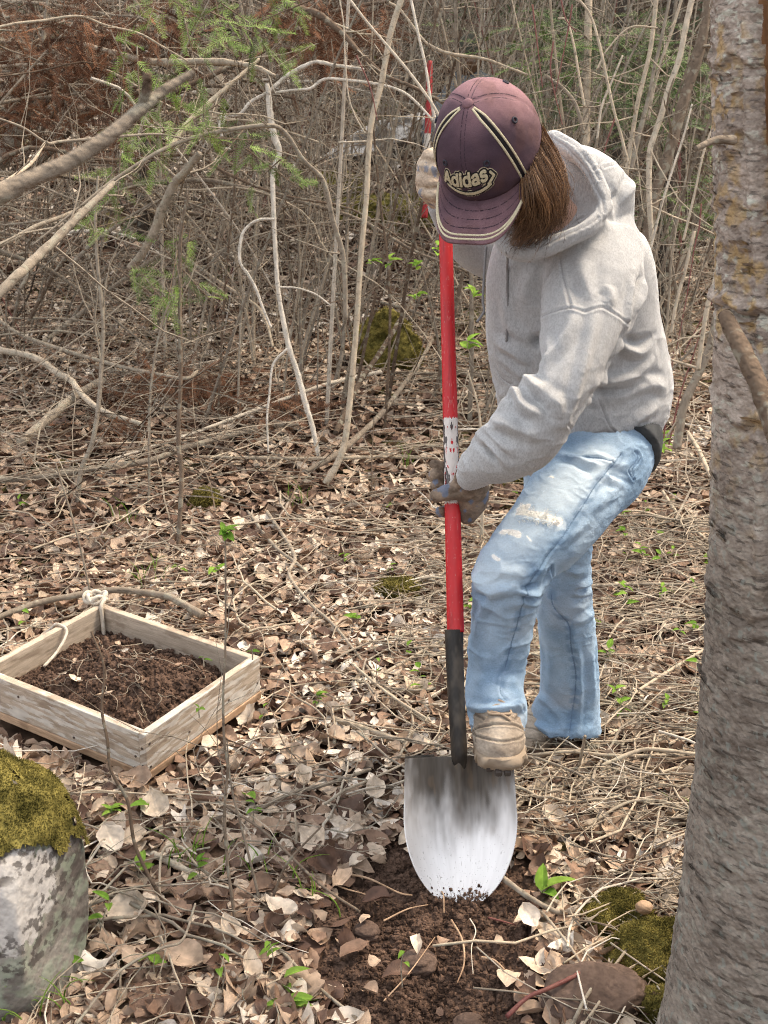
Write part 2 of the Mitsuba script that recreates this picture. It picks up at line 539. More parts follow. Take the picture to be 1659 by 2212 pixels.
def c_paint(p, n, uv):
    w = c_wood(p, n, uv)
    e = fbm(uv.x * 20, uv.y * 130, 3, 4) + .35 * (fbm(uv.x * 5, uv.y * 24, 9, 2) - .5)
    k = smoothstep(.41, .56, e)
    return mix(w, mi.Color3f(.54, .52, .48) * (.8 + .4 * noise(p.x * 80, p.y * 80, p.z * 80)), k * .75)


h_wood = lambda p, n, uv: fbm(uv.x * 12, uv.y * 260, 0, 3) * .0016
mat('m_wood', mikit.proc(c_wood), .75, .25, h_wood, 1.0, eps=.0005)
mat('m_paintwood', mikit.proc(c_paint), .7, .25, h_wood, 1.0, eps=.0005)
mat('m_lathwood', mikit.proc(lambda p, n, uv: c_wood(p, n, uv) * mi.Color3f(1.0, .82, .68)), .75, .25)
mat('m_rope', mikit.proc(lambda p, n, uv: mix((.42, .36, .29), (.66, .61, .53), noise(p.x * 90, p.y * 90, p.z * 90)) * (.55 + .45 * smoothstep(.0, .5, dr.abs(dr.sin(uv.x * 900 + uv.y * 6.28))))), .9, .1)
mat('m_nail', (.12, .10, .09), .5, .5, metallic=.7)
mat('m_steel', (.35, .34, .33), .45, .5, metallic=.9)


# ---- cloth
def c_hood(p, n, uv):
    h = fbm(p.x * 340 + p.y * 60, p.y * 340, p.z * 90, 2)
    s = noise(p.x * 900, p.y * 900, p.z * 260)
    m = fbm(p.x * 9, p.y * 9, p.z * 9, 3)
    c = mix((.355, .362, .372), (.455, .465, .478), smoothstep(.3, .7, h * .4 + s * .6))
    c = c * (.94 + .12 * m)
    dirt = smoothstep(.55, .75, fbm(p.x * 6 + 1, p.y * 6, p.z * 6 + 2, 3)) * smoothstep(1.05, .80, p.z)
    c = mix(c, mi.Color3f(.36, .31, .26), dirt * .35)
    seam = smoothstep(.0022, .0010, uv.x)
    rib = uv.y * (.5 + .5 * dr.sin(0))
    return mix(c, mi.Color3f(.24, .24, .25), seam * .55)


def h_hood(p, n, uv):
    return fbm(p.x * 28, p.y * 28, p.z * 20, 2) * .0028 + noise(p.x * 900, p.y * 900, p.z * 600) * .0002


mat('m_hoodie', mikit.proc(c_hood), .92, .1, h_hood, 1.0, eps=.0008, sheen=.3)


def c_denim(p, n, uv):
    # uv.x: distance to the nearest seam (m); uv.y: wear 0..1 (1 = bare white threads)
    w = noise(p.x * 900, p.y * 900, p.z * 300) * .5 + noise(p.x * 300, p.y * 300, p.z * 1100) * .5
    m = fbm(p.x * 16, p.y * 16, p.z * 10, 3)
    c = mix((.17, .265, .39), (.38, .49, .61), smoothstep(.2, .75, m * .55 + .45 * uv.y))
    c = c * (.74 + .5 * w)
    fade = smoothstep(.30, .62, uv.y)
    c = mix(c, mi.Color3f(.55, .64, .71) * (.85 + .3 * w), fade * .7)
    dirt = smoothstep(.50, .72, fbm(p.x * 7 + 4, p.y * 7, p.z * 7, 3)) * smoothstep(.75, .25, p.z)
    c = mix(c, mi.Color3f(.40, .35, .29), dirt * .30)
    puck = smoothstep(.017, .006, uv.x) * smoothstep(.42, .60, noise(p.x * 30, p.y * 30, p.z * 75))
    c = mix(c, mi.Color3f(.10, .17, .28), puck * .55)
    edge = smoothstep(.0026, .0012, uv.x)
    c = mix(c, mi.Color3f(.085, .14, .23), edge * .75)
    return mix(c, mi.Color3f(.84, .83, .80) * (.75 + .4 * noise(p.x * 200, p.y * 200, p.z * 900)), smoothstep(.76, .88, uv.y))


def h_denim(p, n, uv):
    return fbm(p.x * 60, p.y * 60, p.z * 60, 2) * .0035 + noise(p.x * 650, p.y * 650, p.z * 650) * .0005


mat('m_denim', mikit.proc(c_denim), .9, .12, h_denim, 1.0, eps=.0008)
mat('m_thread', (.80, .80, .77), .8, .2)
mat('m_belt', mikit.proc(lambda p, n, uv: mix((.028, .032, .036), (.075, .08, .085), fbm(p.x * 50, p.y * 50, p.z * 50, 3))), .7, .3)


def c_glove(p, n, uv):
    m = fbm(p.x * 40, p.y * 40, p.z * 40, 3)
    f = fbm(p.x * 260, p.y * 260, p.z * 260, 2)
    lt, dk = mi.Color3f(.50, .41, .32), mi.Color3f(.135, .10, .075)
    k = smoothstep(.25, .75, m)
    up = smoothstep(1.10, 1.25, p.z)          # the upper glove is the cleaner, paler one
    c = mix(mix(dk, mi.Color3f(.27, .205, .155), k), mix(mi.Color3f(.40, .31, .235), lt, k), up) * (.7 + .6 * f)
    bl = smoothstep(.60, .68, fbm(p.x * 55 + 3, p.y * 55, p.z * 38 + 1, 3))
    c = mix(c, mi.Color3f(.10, .16, .27), bl * .62)
    return mix(c, mi.Color3f(.10, .075, .055), smoothstep(.03, .0, uv.x) * .0)


mat('m_glove', mikit.proc(c_glove), .8, .2, lambda p, n, uv: fbm(p.x * 90, p.y * 90, p.z * 90, 3) * .003 + noise(p.x * 700, p.y * 700, p.z * 700) * .0003, 1.0, eps=.0006)


def c_shoe(p, n, uv):
    m = fbm(p.x * 30, p.y * 30, p.z * 30, 3)
    f = fbm(p.x * 280, p.y * 280, p.z * 280, 2)
    c = mix((.215, .175, .14), (.40, .345, .285), smoothstep(.25, .75, m)) * (.75 + .5 * f)
    return mix(c, c * .5, smoothstep(.0035, .0012, uv.x) * .8)


mat('m_shoe', mikit.proc(c_shoe), .75, .25, lambda p, n, uv: fbm(p.x * 120, p.y * 120, p.z * 120, 3) * .0015, 1.0, eps=.0006)
mat('m_sole', mikit.proc(lambda p, n, uv: mix((.19, .145, .105), (.37, .30, .23), fbm(p.x * 60, p.y * 60, p.z * 60, 3))), .75, .25)
mat('m_rubber', (.055, .045, .04), .6, .4)
mat('m_cord', (.22, .215, .22), .85, .2)
mat('m_lace', (.36, .275, .20), .85, .2)


def c_cap(p, n, uv):
    # uv.x: 0 fresh .. 1 sun-faded (crown); uv.y: distance to a stitched line (m)
    m = fbm(p.x * 20 + 3, p.y * 20, p.z * 20, 3)
    f = noise(p.x * 800, p.y * 800, p.z * 800)
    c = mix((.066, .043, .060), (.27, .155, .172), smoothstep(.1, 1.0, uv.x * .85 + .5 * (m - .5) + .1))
    c = mix(c, mi.Color3f(.12, .062, .052), smoothstep(.55, .75, fbm(p.x * 26, p.y * 26, p.z * 12 + 7, 2)) * .35)
    c = c * (.8 + .4 * f)
    dash = smoothstep(.0011, .0006, uv.y) * smoothstep(.30, .45, noise(p.x * 330, p.y * 330, p.z * 330))
    return mix(c, mi.Color3f(.022, .016, .026), dash * .85)


mat('m_cap', mikit.proc(c_cap), .88, .15, lambda p, n, uv: fbm(p.x * 50, p.y * 50, p.z * 50, 2) * .0025 + noise(p.x * 900, p.y * 900, p.z * 900) * .00025, 1.0, eps=.0006, sheen=.15)
mat('m_cream', mikit.proc(lambda p, n, uv: mix((.46, .41, .28), (.66, .60, .44), noise(p.x * 500, p.y * 500, p.z * 500))), .75, .2)
mat('m_black', (.018, .016, .018), .8, .2)
mat('m_eyelet', (.035, .035, .05), .7, .3)
mat('m_hair', mikit.proc(lambda p, n, uv: ramp_col(uv.x, [(0, (.04, .021, .011)), (.5, (.14, .074, .037)), (1, (.33, .195, .105))])), .42, .5)
mat('m_skin', mikit.proc(lambda p, n, uv: mix((.50, .31, .235), (.58, .38, .30), fbm(p.x * 40, p.y * 40, p.z * 40, 3))), .5, .4)
mat('m_lip', (.42, .19, .165), .45, .4)
mat('m_eye', (.75, .73, .70), .2, .5)
mat('m_iris', (.06, .045, .035), .2, .5)


def c_handle(p, n, uv):
    # uv.x: metres above the blade's tip; uv.y: turn about the handle 0..1
    red = mi.Color3f(.50, .014, .020) * (.86 + .25 * fbm(p.x * 60, p.y * 60, p.z * 8, 3))
    ragged = .014 * (fbm(uv.y * 22, uv.x * 40, 0, 3) - .5)
    band = smoothstep(.8375, .8385, uv.x + ragged) * smoothstep(1.0205, 1.0195, uv.x + ragged)
    chip = smoothstep(.675, .69, fbm(uv.y * 11 + 4, uv.x * 60, 2, 3))
    chip2 = smoothstep(.60, .62, fbm(uv.y * 9 + 1, uv.x * 45 + 6, 5, 3)) * smoothstep(.62, .52, dr.abs(uv.y - .0) )
    wht = mi.Color3f(.66, .61, .58) * (.9 + .15 * noise(p.x * 200, p.y * 200, p.z * 40))
    c = mix(red, wht, band * (1 - chip))
    c = mix(c, mi.Color3f(.03, .022, .025), band * smoothstep(.59, .61, fbm(uv.y * 7 + 9, uv.x * 38, 11, 3)) * .9)
    grime = smoothstep(.48, .75, fbm(uv.y * 6, uv.x * 14, 1, 4))
    c = mix(c, mi.Color3f(.62, .40, .36), smoothstep(.78, .84, fbm(uv.y * 30 + uv.x * 25, uv.x * 140, 6, 2)) * .35)
    return mix(c, c * .62, grime * .6)


mat('m_handle', mikit.proc(c_handle), mikit.proc(lambda p, n, uv: .30 + .35 * fbm(uv.y * 9, uv.x * 30, 4, 3)), .5)
mat('m_redpole', mikit.proc(lambda p, n, uv: mix((.33, .02, .024), (.55, .52, .48), smoothstep(.46, .47, uv.y) * smoothstep(.62, .61, uv.y))), .5, .4)
mat('m_socket', mikit.proc(lambda p, n, uv: mix((.020, .018, .017), (.075, .062, .05), smoothstep(.35, .8, fbm(p.x * 60, p.y * 60, p.z * 18, 3)))), .5, .45, metallic=.25)


def g_blade(p, n, uv):
    # 0 = bare ground steel, 1 = dark mill scale and dirt; uv.x across -1..1, uv.y 0 at the step .. 1 at the tip
    m = fbm(uv.x * 5 + 3, uv.y * 5, 1, 3)
    st = fbm(uv.x * 9, uv.y * 3.5, 5, 3)
    k = uv.y + .34 * (m - .5) + .16 * (st - .5) + .16 * smoothstep(.35, 1.0, dr.abs(uv.x)) - .03 * uv.x
    d = 1 - smoothstep(.13, .72, k)
    return d


def c_blade(p, n, uv):
    d = g_blade(p, n, uv)
    st = fbm(uv.x * 20, uv.y * 6, 2, 4)
    c = mix(mi.Color3f(.84, .835, .845) * (.90 + .14 * st), mi.Color3f(.095, .082, .070) * (.6 + .8 * st), d)
    sp = .7 * smoothstep(.88, .93, noise(uv.x * 70, uv.y * 80, 3)) * smoothstep(.35, .9, uv.y)
    sp2 = smoothstep(.55, .60, fbm(uv.x * 22, uv.y * 30, 8, 3)) * smoothstep(.86, .97, uv.y)
    rust = smoothstep(.62, .75, fbm(uv.x * 9 + 7, uv.y * 6, 3, 3)) * .35
    c = mix(c, mi.Color3f(.20, .14, .09), rust * d)
    return mix(c, mi.Color3f(.07, .045, .03), dr.maximum(sp * .8, sp2))


scene['m_blade'] = {'type': 'twosided', 'bsdf': {'type': 'principled', 'base_color': mikit.proc(c_blade), 'roughness': mikit.proc(lambda p, n, uv: .42 + .25 * g_blade(p, n, uv)),
                                                'metallic': mikit.proc(lambda p, n, uv: .82 - .55 * g_blade(p, n, uv)), 'specular': .5}}
mat('m_jacket', mikit.proc(lambda p, n, uv: mix((.06, .066, .072), (.135, .145, .15), fbm(p.x * 12, p.y * 12, p.z * 12, 3))), .8, .2)
mat('m_darkcap', (.045, .045, .033), .85, .2)
mat('m_darkpants', (.035, .035, .04), .85, .2)
# ------------------------------------------------------------------ the ground
def build_ground():
    structure('ground')
    xs = np.unique(np.r_[np.linspace(-2.6, 2.6, 170), np.sinh(np.linspace(-4.2, 4.2, 90)) * 1.9])
    ys = np.unique(np.r_[np.linspace(.6, 5.0, 150), np.linspace(5, 14, 90), np.linspace(-12, .6, 14), 14 + np.expm1(np.linspace(0, 4.3, 50))])
    X, Y = np.meshgrid(xs, ys, indexing='ij')
    v = np.stack([X, Y, ground(X, Y) - .004 - .07 * soil_edge(X, Y) + .012 * (mfbm(np.stack([X * 13, Y * 13, X * 0], -1), 2, 4) - .5)], -1).reshape(-1, 3)
    n = len(ys)
    i, j = np.meshgrid(np.arange(len(xs) - 1), np.arange(n - 1), indexing='ij')
    q = np.stack([i * n + j, (i + 1) * n + j, (i + 1) * n + j + 1, i * n + j + 1], -1).reshape(-1, 4)
    put('ground', (v, q), 'm_ground', True)

# the dug soil in front of the blade
SOIL_C = gpt(925, 2030)[:2]


def soil_edge(x, y):
    """0 outside, 1 well inside the bare patch"""
    dx, dy = x - SOIL_C[0], y - SOIL_C[1]
    a = np.arctan2(dy / .40, dx / .21)
    w = .16 * np.sin(3 * a + 1) + .10 * np.sin(5 * a + 2.2)
    r = np.sqrt((dx / (.235 + .02 * np.sign(dx))) ** 2 + (dy / .36) ** 2) + .35 * (mfbm(np.stack([x * 9, y * 9, x * 0], -1), 3, 2) - .5) + w * .35
    return np.clip((1.12 - r) / .3, 0, 1)


build_ground()
TIP = PX(999, 1962, 2.575)


def soil_z(x, y):
    e = soil_edge(x, y)
    e = e * e * (3 - 2 * e)
    p = np.stack([x, y, x * 0], -1)
    hump = -.026 * np.exp(-(((x - TIP[0]) / .16) ** 2 + ((y - TIP[1] + .06) / .10) ** 2))
    z = ground(x, y) - .014 + e * (.004 + .045 * (mfbm(p * 11, 3, 21) - .45) + .030 * (mfbm(p * 38, 3, 22) - .5) + .012 * (mfbm(p * 120, 2, 23) - .5)) + hump * e
    return z - .03 * np.exp(-(((x - SOIL_C[0] - .03) / .12) ** 2 + ((y - SOIL_C[1] + .16) / .16) ** 2)) * e


def clods(P, r, seed, jag=.45):
    """many small crumbs as one (v, f)"""
    b = trimesh.creation.icosahedron()
    g = np.random.default_rng(seed)
    V, n = np.asarray(b.vertices), len(P)
    sc = g.uniform(.6, 1.3, (n, 1, 3)) * r[:, None, None]
    j = 1 + jag * (g.random((n, len(V), 1)) - .5) * 1.6
    v = P[:, None] + V[None] * j * sc
    f = np.asarray(b.faces)[None] + (np.arange(n) * len(V))[:, None, None]
    return v.reshape(-1, 3), f.reshape(-1, 3)


def build_soil():
    structure('dug_soil')
    x0, y0 = SOIL_C
    xs, ys = np.arange(x0 - .34, x0 + .34, .0032), np.arange(y0 - .46, y0 + .46, .0036)
    X, Y = np.meshgrid(xs, ys, indexing='ij')
    v = np.stack([X, Y, soil_z(X, Y)], -1).reshape(-1, 3)
    n = len(ys)
    i, j = np.meshgrid(np.arange(len(xs) - 1), np.arange(n - 1), indexing='ij')
    q = np.stack([i * n + j, (i + 1) * n + j, (i + 1) * n + j + 1, i * n + j + 1], -1).reshape(-1, 4)
    q = q[soil_edge(v[q[:, 0], 0], v[q[:, 0], 1]) > .02]
    put('dug_soil', (v, q), 'm_soil', True)
    g = np.random.default_rng(3)
    m = 9000
    x, y = g.normal(x0, .14, m), g.normal(y0, .20, m)
    k = soil_edge(x, y) + .25 * g.random(m) > .45
    x, y = x[k], y[k]
    r = .0018 + .0065 * g.random(len(x)) ** 4
    key = thing('soil_crumbs', 'dark brown crumbs of loose soil scattered over the dug patch', 'soil', kind='stuff')
    put(key, clods(np.stack([x, y, soil_z(x, y) + r * .4], -1), r, 5), 'm_soil')


build_soil()

# ------------------------------------------------------------------ fallen leaves
def leaf_batch(P, N, yaw, L, W, curl, cup, g, nu=6, nv=4, kind=None):
    """leaves lying at P with normal N. returns v (n, k, 3), f, u (across)"""
    n = len(P)
    t = np.linspace(0, 1, nu + 1); s = np.linspace(-1, 1, nv + 1)
    Tt, Ss = np.meshgrid(t, s, indexing='ij')
    ovate = np.sin(np.pi * np.clip(Tt, .0, 1) ** .85) ** .75
    lobed = np.clip(ovate * (.72 + .42 * np.abs(np.sin(Tt * 9.4))), 0, 1.2)
    kind = g.random(n) if kind is None else kind
    w = np.where((kind < .7)[:, None, None], ovate, lobed)
    x = Ss[None] * w * W[:, None, None] / 2
    y = (Tt[None] - .5) * L[:, None, None]
    ang = curl[:, None, None] * (Tt[None] - .5)
    z = L[:, None, None] * .5 * curl[:, None, None] * (Tt[None] - .5) ** 2 * 1.6
    z = z + cup[:, None, None] * np.abs(Ss[None] * w) ** 1.6 * W[:, None, None] * .5
    z = z + (g.random((n, nu + 1, nv + 1)) - .5) * L[:, None, None] * .085
    x = x + (g.random((n, nu + 1, nv + 1)) - .5) * W[:, None, None] * .11 * (np.abs(Ss) > .9)[None]
    tw = (g.random(n) - .5)[:, None, None] * 1.3 * (Tt[None] - .5)
    x, z = x * np.cos(tw) - z * np.sin(tw), x * np.sin(tw) + z * np.cos(tw)
    a = unit(np.cross(N, np.stack([np.cos(yaw), np.sin(yaw), 0 * yaw], -1)))
    b = np.cross(a, N)
    v = P[:, None] + x.reshape(n, -1, 1) * a[:, None] + y.reshape(n, -1, 1) * b[:, None] + z.reshape(n, -1, 1) * N[:, None]
    i, j = np.meshgrid(np.arange(nu), np.arange(nv), indexing='ij')
    q = np.stack([i * (nv + 1) + j, (i + 1) * (nv + 1) + j, (i + 1) * (nv + 1) + j + 1, i * (nv + 1) + j + 1], -1).reshape(-1, 4)
    f = np.vstack([q[:, [0, 1, 2]], q[:, [0, 2, 3]]])
    return v, f, Ss.ravel()


def tones(g, n):
    k = g.random(n)
    return np.clip(np.where(k < .30, g.normal(.28, .10, n), np.where(k < .72, g.normal(.60, .11, n), g.normal(.87, .08, n))), 0, 1)


def flat_leaves(v, f, u, tone):
    n, k = v.shape[:2]
    F = (f[None] + (np.arange(n) * k)[:, None, None]).reshape(-1, 3)
    uv = np.stack([np.repeat(tone, k), np.tile(u, n)], -1)
    return (v.reshape(-1, 3), F), uv


def scatter_ground(n, z0, z1, g, power=1.0, margin=120):
    """points on the ground, even over the photograph's ground between two distances"""
    zs = z0 + (z1 - z0) * g.random(n) ** power
    xs = (g.random(n) * (1659 + 2 * margin) - margin - CXP) / FOC * zs
    ys = zs * math.cos(PITCH) + .12 * g.standard_normal(n)
    # camera distance -> place: the depth of a ground point is about y cos + (h - z) sin
    ys = (zs - (CAM_H - ground(xs, ys)) * math.sin(PITCH)) / math.cos(PITCH)
    return np.stack([xs, ys, ground(xs, ys)], -1)


BX_N = unit(np.array([.0202, -.0859, 1.0])); _c, _s = math.cos(1.0249), math.sin(1.0249)          # the box's tilt, turn, size and near rim corner
BX_1 = unit(np.array([_c, _s, 0]) - (np.array([_c, _s, 0]) @ BX_N) * BX_N); BX_2 = np.cross(BX_N, BX_1); BX_L1, BX_L2 = .4536, .5647
BX_F = np.array([-.5664, 2.6514, .1324]) - BX_N * .126
BOX_F, BOX_R, BOX_B = BX_F, BX_F + BX_1 * BX_L1, BX_F + BX_1 * BX_L1 + BX_2 * BX_L2
_e1, _e2 = (BOX_R - BOX_F)[:2], (BOX_B - BOX_R)[:2]


def in_box(x, y, m=0.0):
    M = np.stack([_e1, _e2], 1)
    st = np.linalg.solve(M, np.stack([x - BOX_F[0], y - BOX_F[1]]))
    mm = m / .55
    return (st[0] > -mm) & (st[0] < 1 + mm) & (st[1] > -mm) & (st[1] < 1 + mm)


def build_leaves():
    g = np.random.default_rng(11)
    # nearest, countable ones: each its own thing
    n = 3000
    P = scatter_ground(n, 2.12, 3.9, g, .8, 30)
    inside = soil_edge(P[:, 0], P[:, 1])
    keep = (inside < .3) & ~in_box(P[:, 0], P[:, 1], .02) & (np.hypot(P[:, 0] - TIP[0], P[:, 1] - TIP[1]) > .16)
    q = project(P)
    keep &= (q[:, 0] > 5) & (q[:, 0] < 1540) & (q[:, 1] < 2200)
    P = P[keep]
    pick, cell = [], set()
    for i, (x, y, _) in enumerate(P):
        c = (int(x / .085), int(y / .10))
        if c not in cell:
            cell.add(c); pick.append(i)
    P = P[pick[:285]]
    n = len(P)
    tn = tones(g, n)
    L = g.uniform(.042, .088, n)
    v, f, u = leaf_batch(P + np.array([0, 0, .014]) + np.array([0, 0, .012]) * g.random((n, 1)), unit(np.array([0, 0, 1.0]) + .26 * g.standard_normal((n, 3))), g.uniform(0, 6.28, n), L,
                         L * g.uniform(.5, .85, n), g.normal(0, 1.6, n), g.normal(.3, .7, n), g, 9, 6)
    Pp, Ll = P, L
    names = {0: ('dark reddish brown dead leaf lying on the forest floor', 'dark brown dead leaves on the near ground'),
             1: ('dull brown curled dead leaf lying on the forest floor', 'dull brown dead leaves on the near ground'),
             2: ('pale tan dry leaf lying on the forest floor', 'pale tan dry leaves on the near ground')}
    for i in range(n):
        c = 0 if tn[i] < .4 else 1 if tn[i] < .7 else 2
        sz, zn = ('small ' if Ll[i] < .058 else 'broad ' if Ll[i] > .074 else ''), zone(Pp[i])
        nm = ('dark reddish brown dead leaf', 'dull brown curled dead leaf', 'pale tan dry leaf')[c]
        k = thing('fallen_leaf', f'{sz}{nm} {zn}', 'leaf', f'{sz}{nm}s {zn}'.replace('leafs', 'leaves'))
        put(k, (v[i], f), 'm_leaf', True, np.stack([np.full(len(u), tn[i]), u], -1))
    # named big leaves of the photograph
    big = [(290, 2000, .15, .95, 'large pale tan leaf curled beside the mossy boulder'), (340, 1770, .13, .9, 'wide crumpled pale leaf in front of the wooden box'), (680, 1852, .12, .86, 'pale leaf standing on edge at the rim of the dug soil'),
           (1142, 2020, .085, 1.0, 'grey-white round leaf on the dug soil right of the spade'), (245, 1855, .12, .99, 'grey-white folded leaf leaning on the mossy boulder'), (812, 1735, .10, .93, 'flat pale leaf left of the spade blade'),
           (495, 2040, .08, .92, 'narrow cream rolled leaf below the thin brown stems'), (300, 1715, .13, .6, 'tan curled leaf under the front corner of the box'), (1195, 1790, .09, .95, 'cream leaf right of the spade blade'),
           (1290, 1590, .11, .85, 'tan leaf beside the heel of the rear shoe'), (640, 1660, .11, .75, 'light brown crumpled leaf on the path left of the spade'), (400, 2110, .12, .72, 'brown wrinkled leaf low at the left')]
    for x, y, L, t, lab in big:
        L *= .68; t *= .92
        p = gpt(np.array([x]), np.array([y]), .03)
        v, f, u = leaf_batch(p, unit(np.array([[.2 * g.standard_normal(), -.35, .8]])), g.uniform(0, 6.28, 1), np.array([L]), np.array([L * .72]), np.array([1.3]), np.array([.6]), g, 10, 8, np.array([.1]))
        put(thing('fallen_leaf', lab, 'leaf'), (v[0], f), 'm_leaf', True, np.stack([np.full(len(u), t), u], -1))
    # the rest of the litter: one mass
    vs, fs, us = [], [], []
    o = 0
    for n, z0, z1, pw, nu, nv, l0, l1, lift in ((29000, 2.0, 4.6, .9, 5, 3, .020, .068, .016), (24000, 4.4, 9.0, 1.0, 3, 2, .035, .09, .02), (13000, 8.5, 24.0, 1.1, 2, 2, .08, .18, .04)):
        P = scatter_ground(n, z0, z1, g, pw)
        e = soil_edge(P[:, 0], P[:, 1])
        bare = mfbm(np.stack([P[:, 0] * 2.3, P[:, 1] * 2.3, P[:, 0] * 0], -1), 2, 77)
        k = (e < .2 + .75 * g.random(n) ** 2.5) & (~in_box(P[:, 0], P[:, 1], .02)) & (g.random(n) < .62 + 1.2 * (bare - .35))
        k |= (e >= .25) & (g.random(n) < .03)
        k &= np.hypot(P[:, 0] - TIP[0], P[:, 1] - TIP[1]) > .14
        P = P[k]; m = len(P)
        P[:, 2] += lift * g.random(m)
        L = g.uniform(l0, l1, m)
        tn = tones(g, m) * np.clip(.82 + .5 * (mfbm(np.stack([P[:, 0] * 1.4, P[:, 1] * 1.4, P[:, 0] * 0], -1), 2, 5) - .3), .6, 1.15)
        v, f, u = leaf_batch(P, unit(np.array([0, 0, 1.0]) + (.16 + .34 * (g.random((m, 1)) < .3)) * g.standard_normal((m, 3))), g.uniform(0, 6.28, m), L, L * g.uniform(.45, .85, m), g.normal(0, 1.1, m), g.normal(.2, .5, m), g, nu, nv)
        (V, F), uv = flat_leaves(v, f, u, np.clip(tn, 0, 1))
        vs.append(V); fs.append(F + o); us.append(uv); o += len(V)
    k = thing('leaf_litter', 'deep mat of dry tan and brown dead leaves covering the forest floor', 'leaf litter', kind='stuff')
    put(k, (np.vstack(vs), np.vstack(fs)), 'm_leaf', True, np.vstack(us))


build_leaves()

# ------------------------------------------------------------------ sticks on the ground
def stems(P, R, tone, sides=5):
    v, f, row, s = tubes(P, R, sides)
    return (v, f), np.stack([np.asarray(tone)[row], s], -1)


def random_sticks(P, yaw, L, r, g, k=7, lift=.012, bow=.08, tilt=.05):
    n = len(P)
    t = np.linspace(-.5, .5, k)
    d = np.stack([np.cos(yaw), np.sin(yaw), tilt * g.standard_normal(n)], -1)
    side = np.stack([-np.sin(yaw), np.cos(yaw), 0 * yaw], -1)
    w = np.cumsum(g.standard_normal((n, k)) * bow * .4, 1)
    b = bow * g.standard_normal(n)[:, None] * (4 * t ** 2)[None] * 2
    Q = P[:, None] + L[:, None, None] * (t[None, :, None] * d[:, None] + (w * .35 + b)[..., None] * side[:, None])
    gz = ground(Q[..., 0], Q[..., 1])
    bad = (soil_edge(Q[..., 0], Q[..., 1]).max(1) > .35) & (g.random(n) < .9)
    bad |= np.hypot(Q[..., 0] - TIP[0], Q[..., 1] - TIP[1]).min(1) < .15
    Q[..., 2] = np.maximum(gz + r[:, None] + lift * (.6 + .8 * g.random((n, 1))) + .5 * lift * g.random((n, k)), Q[..., 2] + lift)
    R = r[:, None] * np.linspace(1.15, .6, k)[None]
    return Q[~bad], R[~bad], ~bad


def build_sticks():
    g = np.random.default_rng(21)
    # countable near ones
    n = 500
    P = scatter_ground(n, 2.15, 4.6, g, .8, 40)
    q = project(P)
    k = (soil_edge(P[:, 0], P[:, 1]) < .25) & ~in_box(P[:, 0], P[:, 1], .16)
    k &= (g.random(n) < np.where(q[:, 0] > 900, 1.0, .35))
    P = P[k][:230]; n = len(P)
    Q, R, ok = random_sticks(P, g.normal(.15, .9, n), g.uniform(.15, .60, n), g.uniform(.0016, .0038, n), g, 9, .028)
    P = P[ok]; n = len(P)
    tone = np.clip(g.normal(.58, .16, n), .2, .9)
    for i in range(n):
        c = 0 if tone[i] < .52 else 1
        q2 = project(Q[i]); sl = (q2[-1, 1] - q2[0, 1]) * np.sign(q2[-1, 0] - q2[0, 0] + .1) / max(abs(q2[-1, 0] - q2[0, 0]), 20)
        nm = ('thin dark brown twig', 'thin pale tan twig')[c] + (' lying level' if abs(sl) < .25 else ' sloping down to the left' if sl < 0 else ' sloping down to the right')
        zn = zone(P[i])
        key = thing('fallen_twig', f'{nm} {zn}', 'twig', f'{nm.replace("twig", "twigs")} {zn}')
        m, uv = stems(Q[i:i + 1], R[i:i + 1], tone[i:i + 1], 6)
        put(key, m, 'm_bark', True, uv)
    ms, us = [], []
    for n, z0, z1, l0, l1, r0, r1, lift, sd in ((3600, 2.0, 4.8, .05, .38, .0008, .0024, .03, 4), (1700, 4.5, 9.0, .2, .9, .0013, .0038, .05, 4), (1300, 8.0, 24.0, .5, 2.0, .003, .008, .12, 3)):
        P = scatter_ground(n, z0, z1, g, .9)
        q = project(P)
        k = ~in_box(P[:, 0], P[:, 1], .10) & (g.random(n) < np.where(q[:, 0] > 900, 1.0, .32)) & (soil_edge(P[:, 0], P[:, 1]) < .3 + .12 * g.random(n))
        P = P[k]; n = len(P)
        Q, R, ok = random_sticks(P, g.normal(.1, 1.0, n), g.uniform(l0, l1, n), g.uniform(r0, r1, n), g, 6, lift, .1, .12)
        n = len(Q)
        m, uv = stems(Q, R, np.clip(g.normal(.56, .17, n), .1, .95), sd)
        ms.append(m); us.append(uv)
    put(thing('twig_litter', 'tangle of fine dead twigs and dry stalks lying over the leaves', 'twigs', kind='stuff'), join(ms), 'm_bark', True, np.vstack(us))


build_sticks()
# ------------------------------------------------------------------ the wooden sieve box with its soil
def board(p0, p1, h0, h1, thick, inward):
    """an upright board from p0 to p1 (its outer face), between heights h0 and h1, thick towards inward; v, f, uv"""
    L = np.linalg.norm(p1 - p0)
    v, f = box_mesh(L, thick, h1 - h0, .0022)
    m = trimesh.Trimesh(v, f, process=False)
    v, f = np.asarray(m.vertices), np.asarray(m.faces)
    ex = (p1 - p0) / L; ez = BX_N; ez = unit(ez - ez @ ex * ex); ey = np.cross(ez, ex)
    if ey @ inward < 0: ey2 = -ey
    else: ey2 = ey
    c = (p0 + p1) / 2 + ez * (h0 + h1) / 2 + ey2 * thick / 2
    uv = np.stack([v[:, 0] + 7 * h0 + p0[0], v[:, 2] + v[:, 1] * .7 + p0[1]], -1)
    w = c + v[:, :1] * ex + v[:, 1:2] * ey2 + v[:, 2:] * ez
    if ey @ inward < 0: f = f[:, ::-1]
    return (w, f), uv


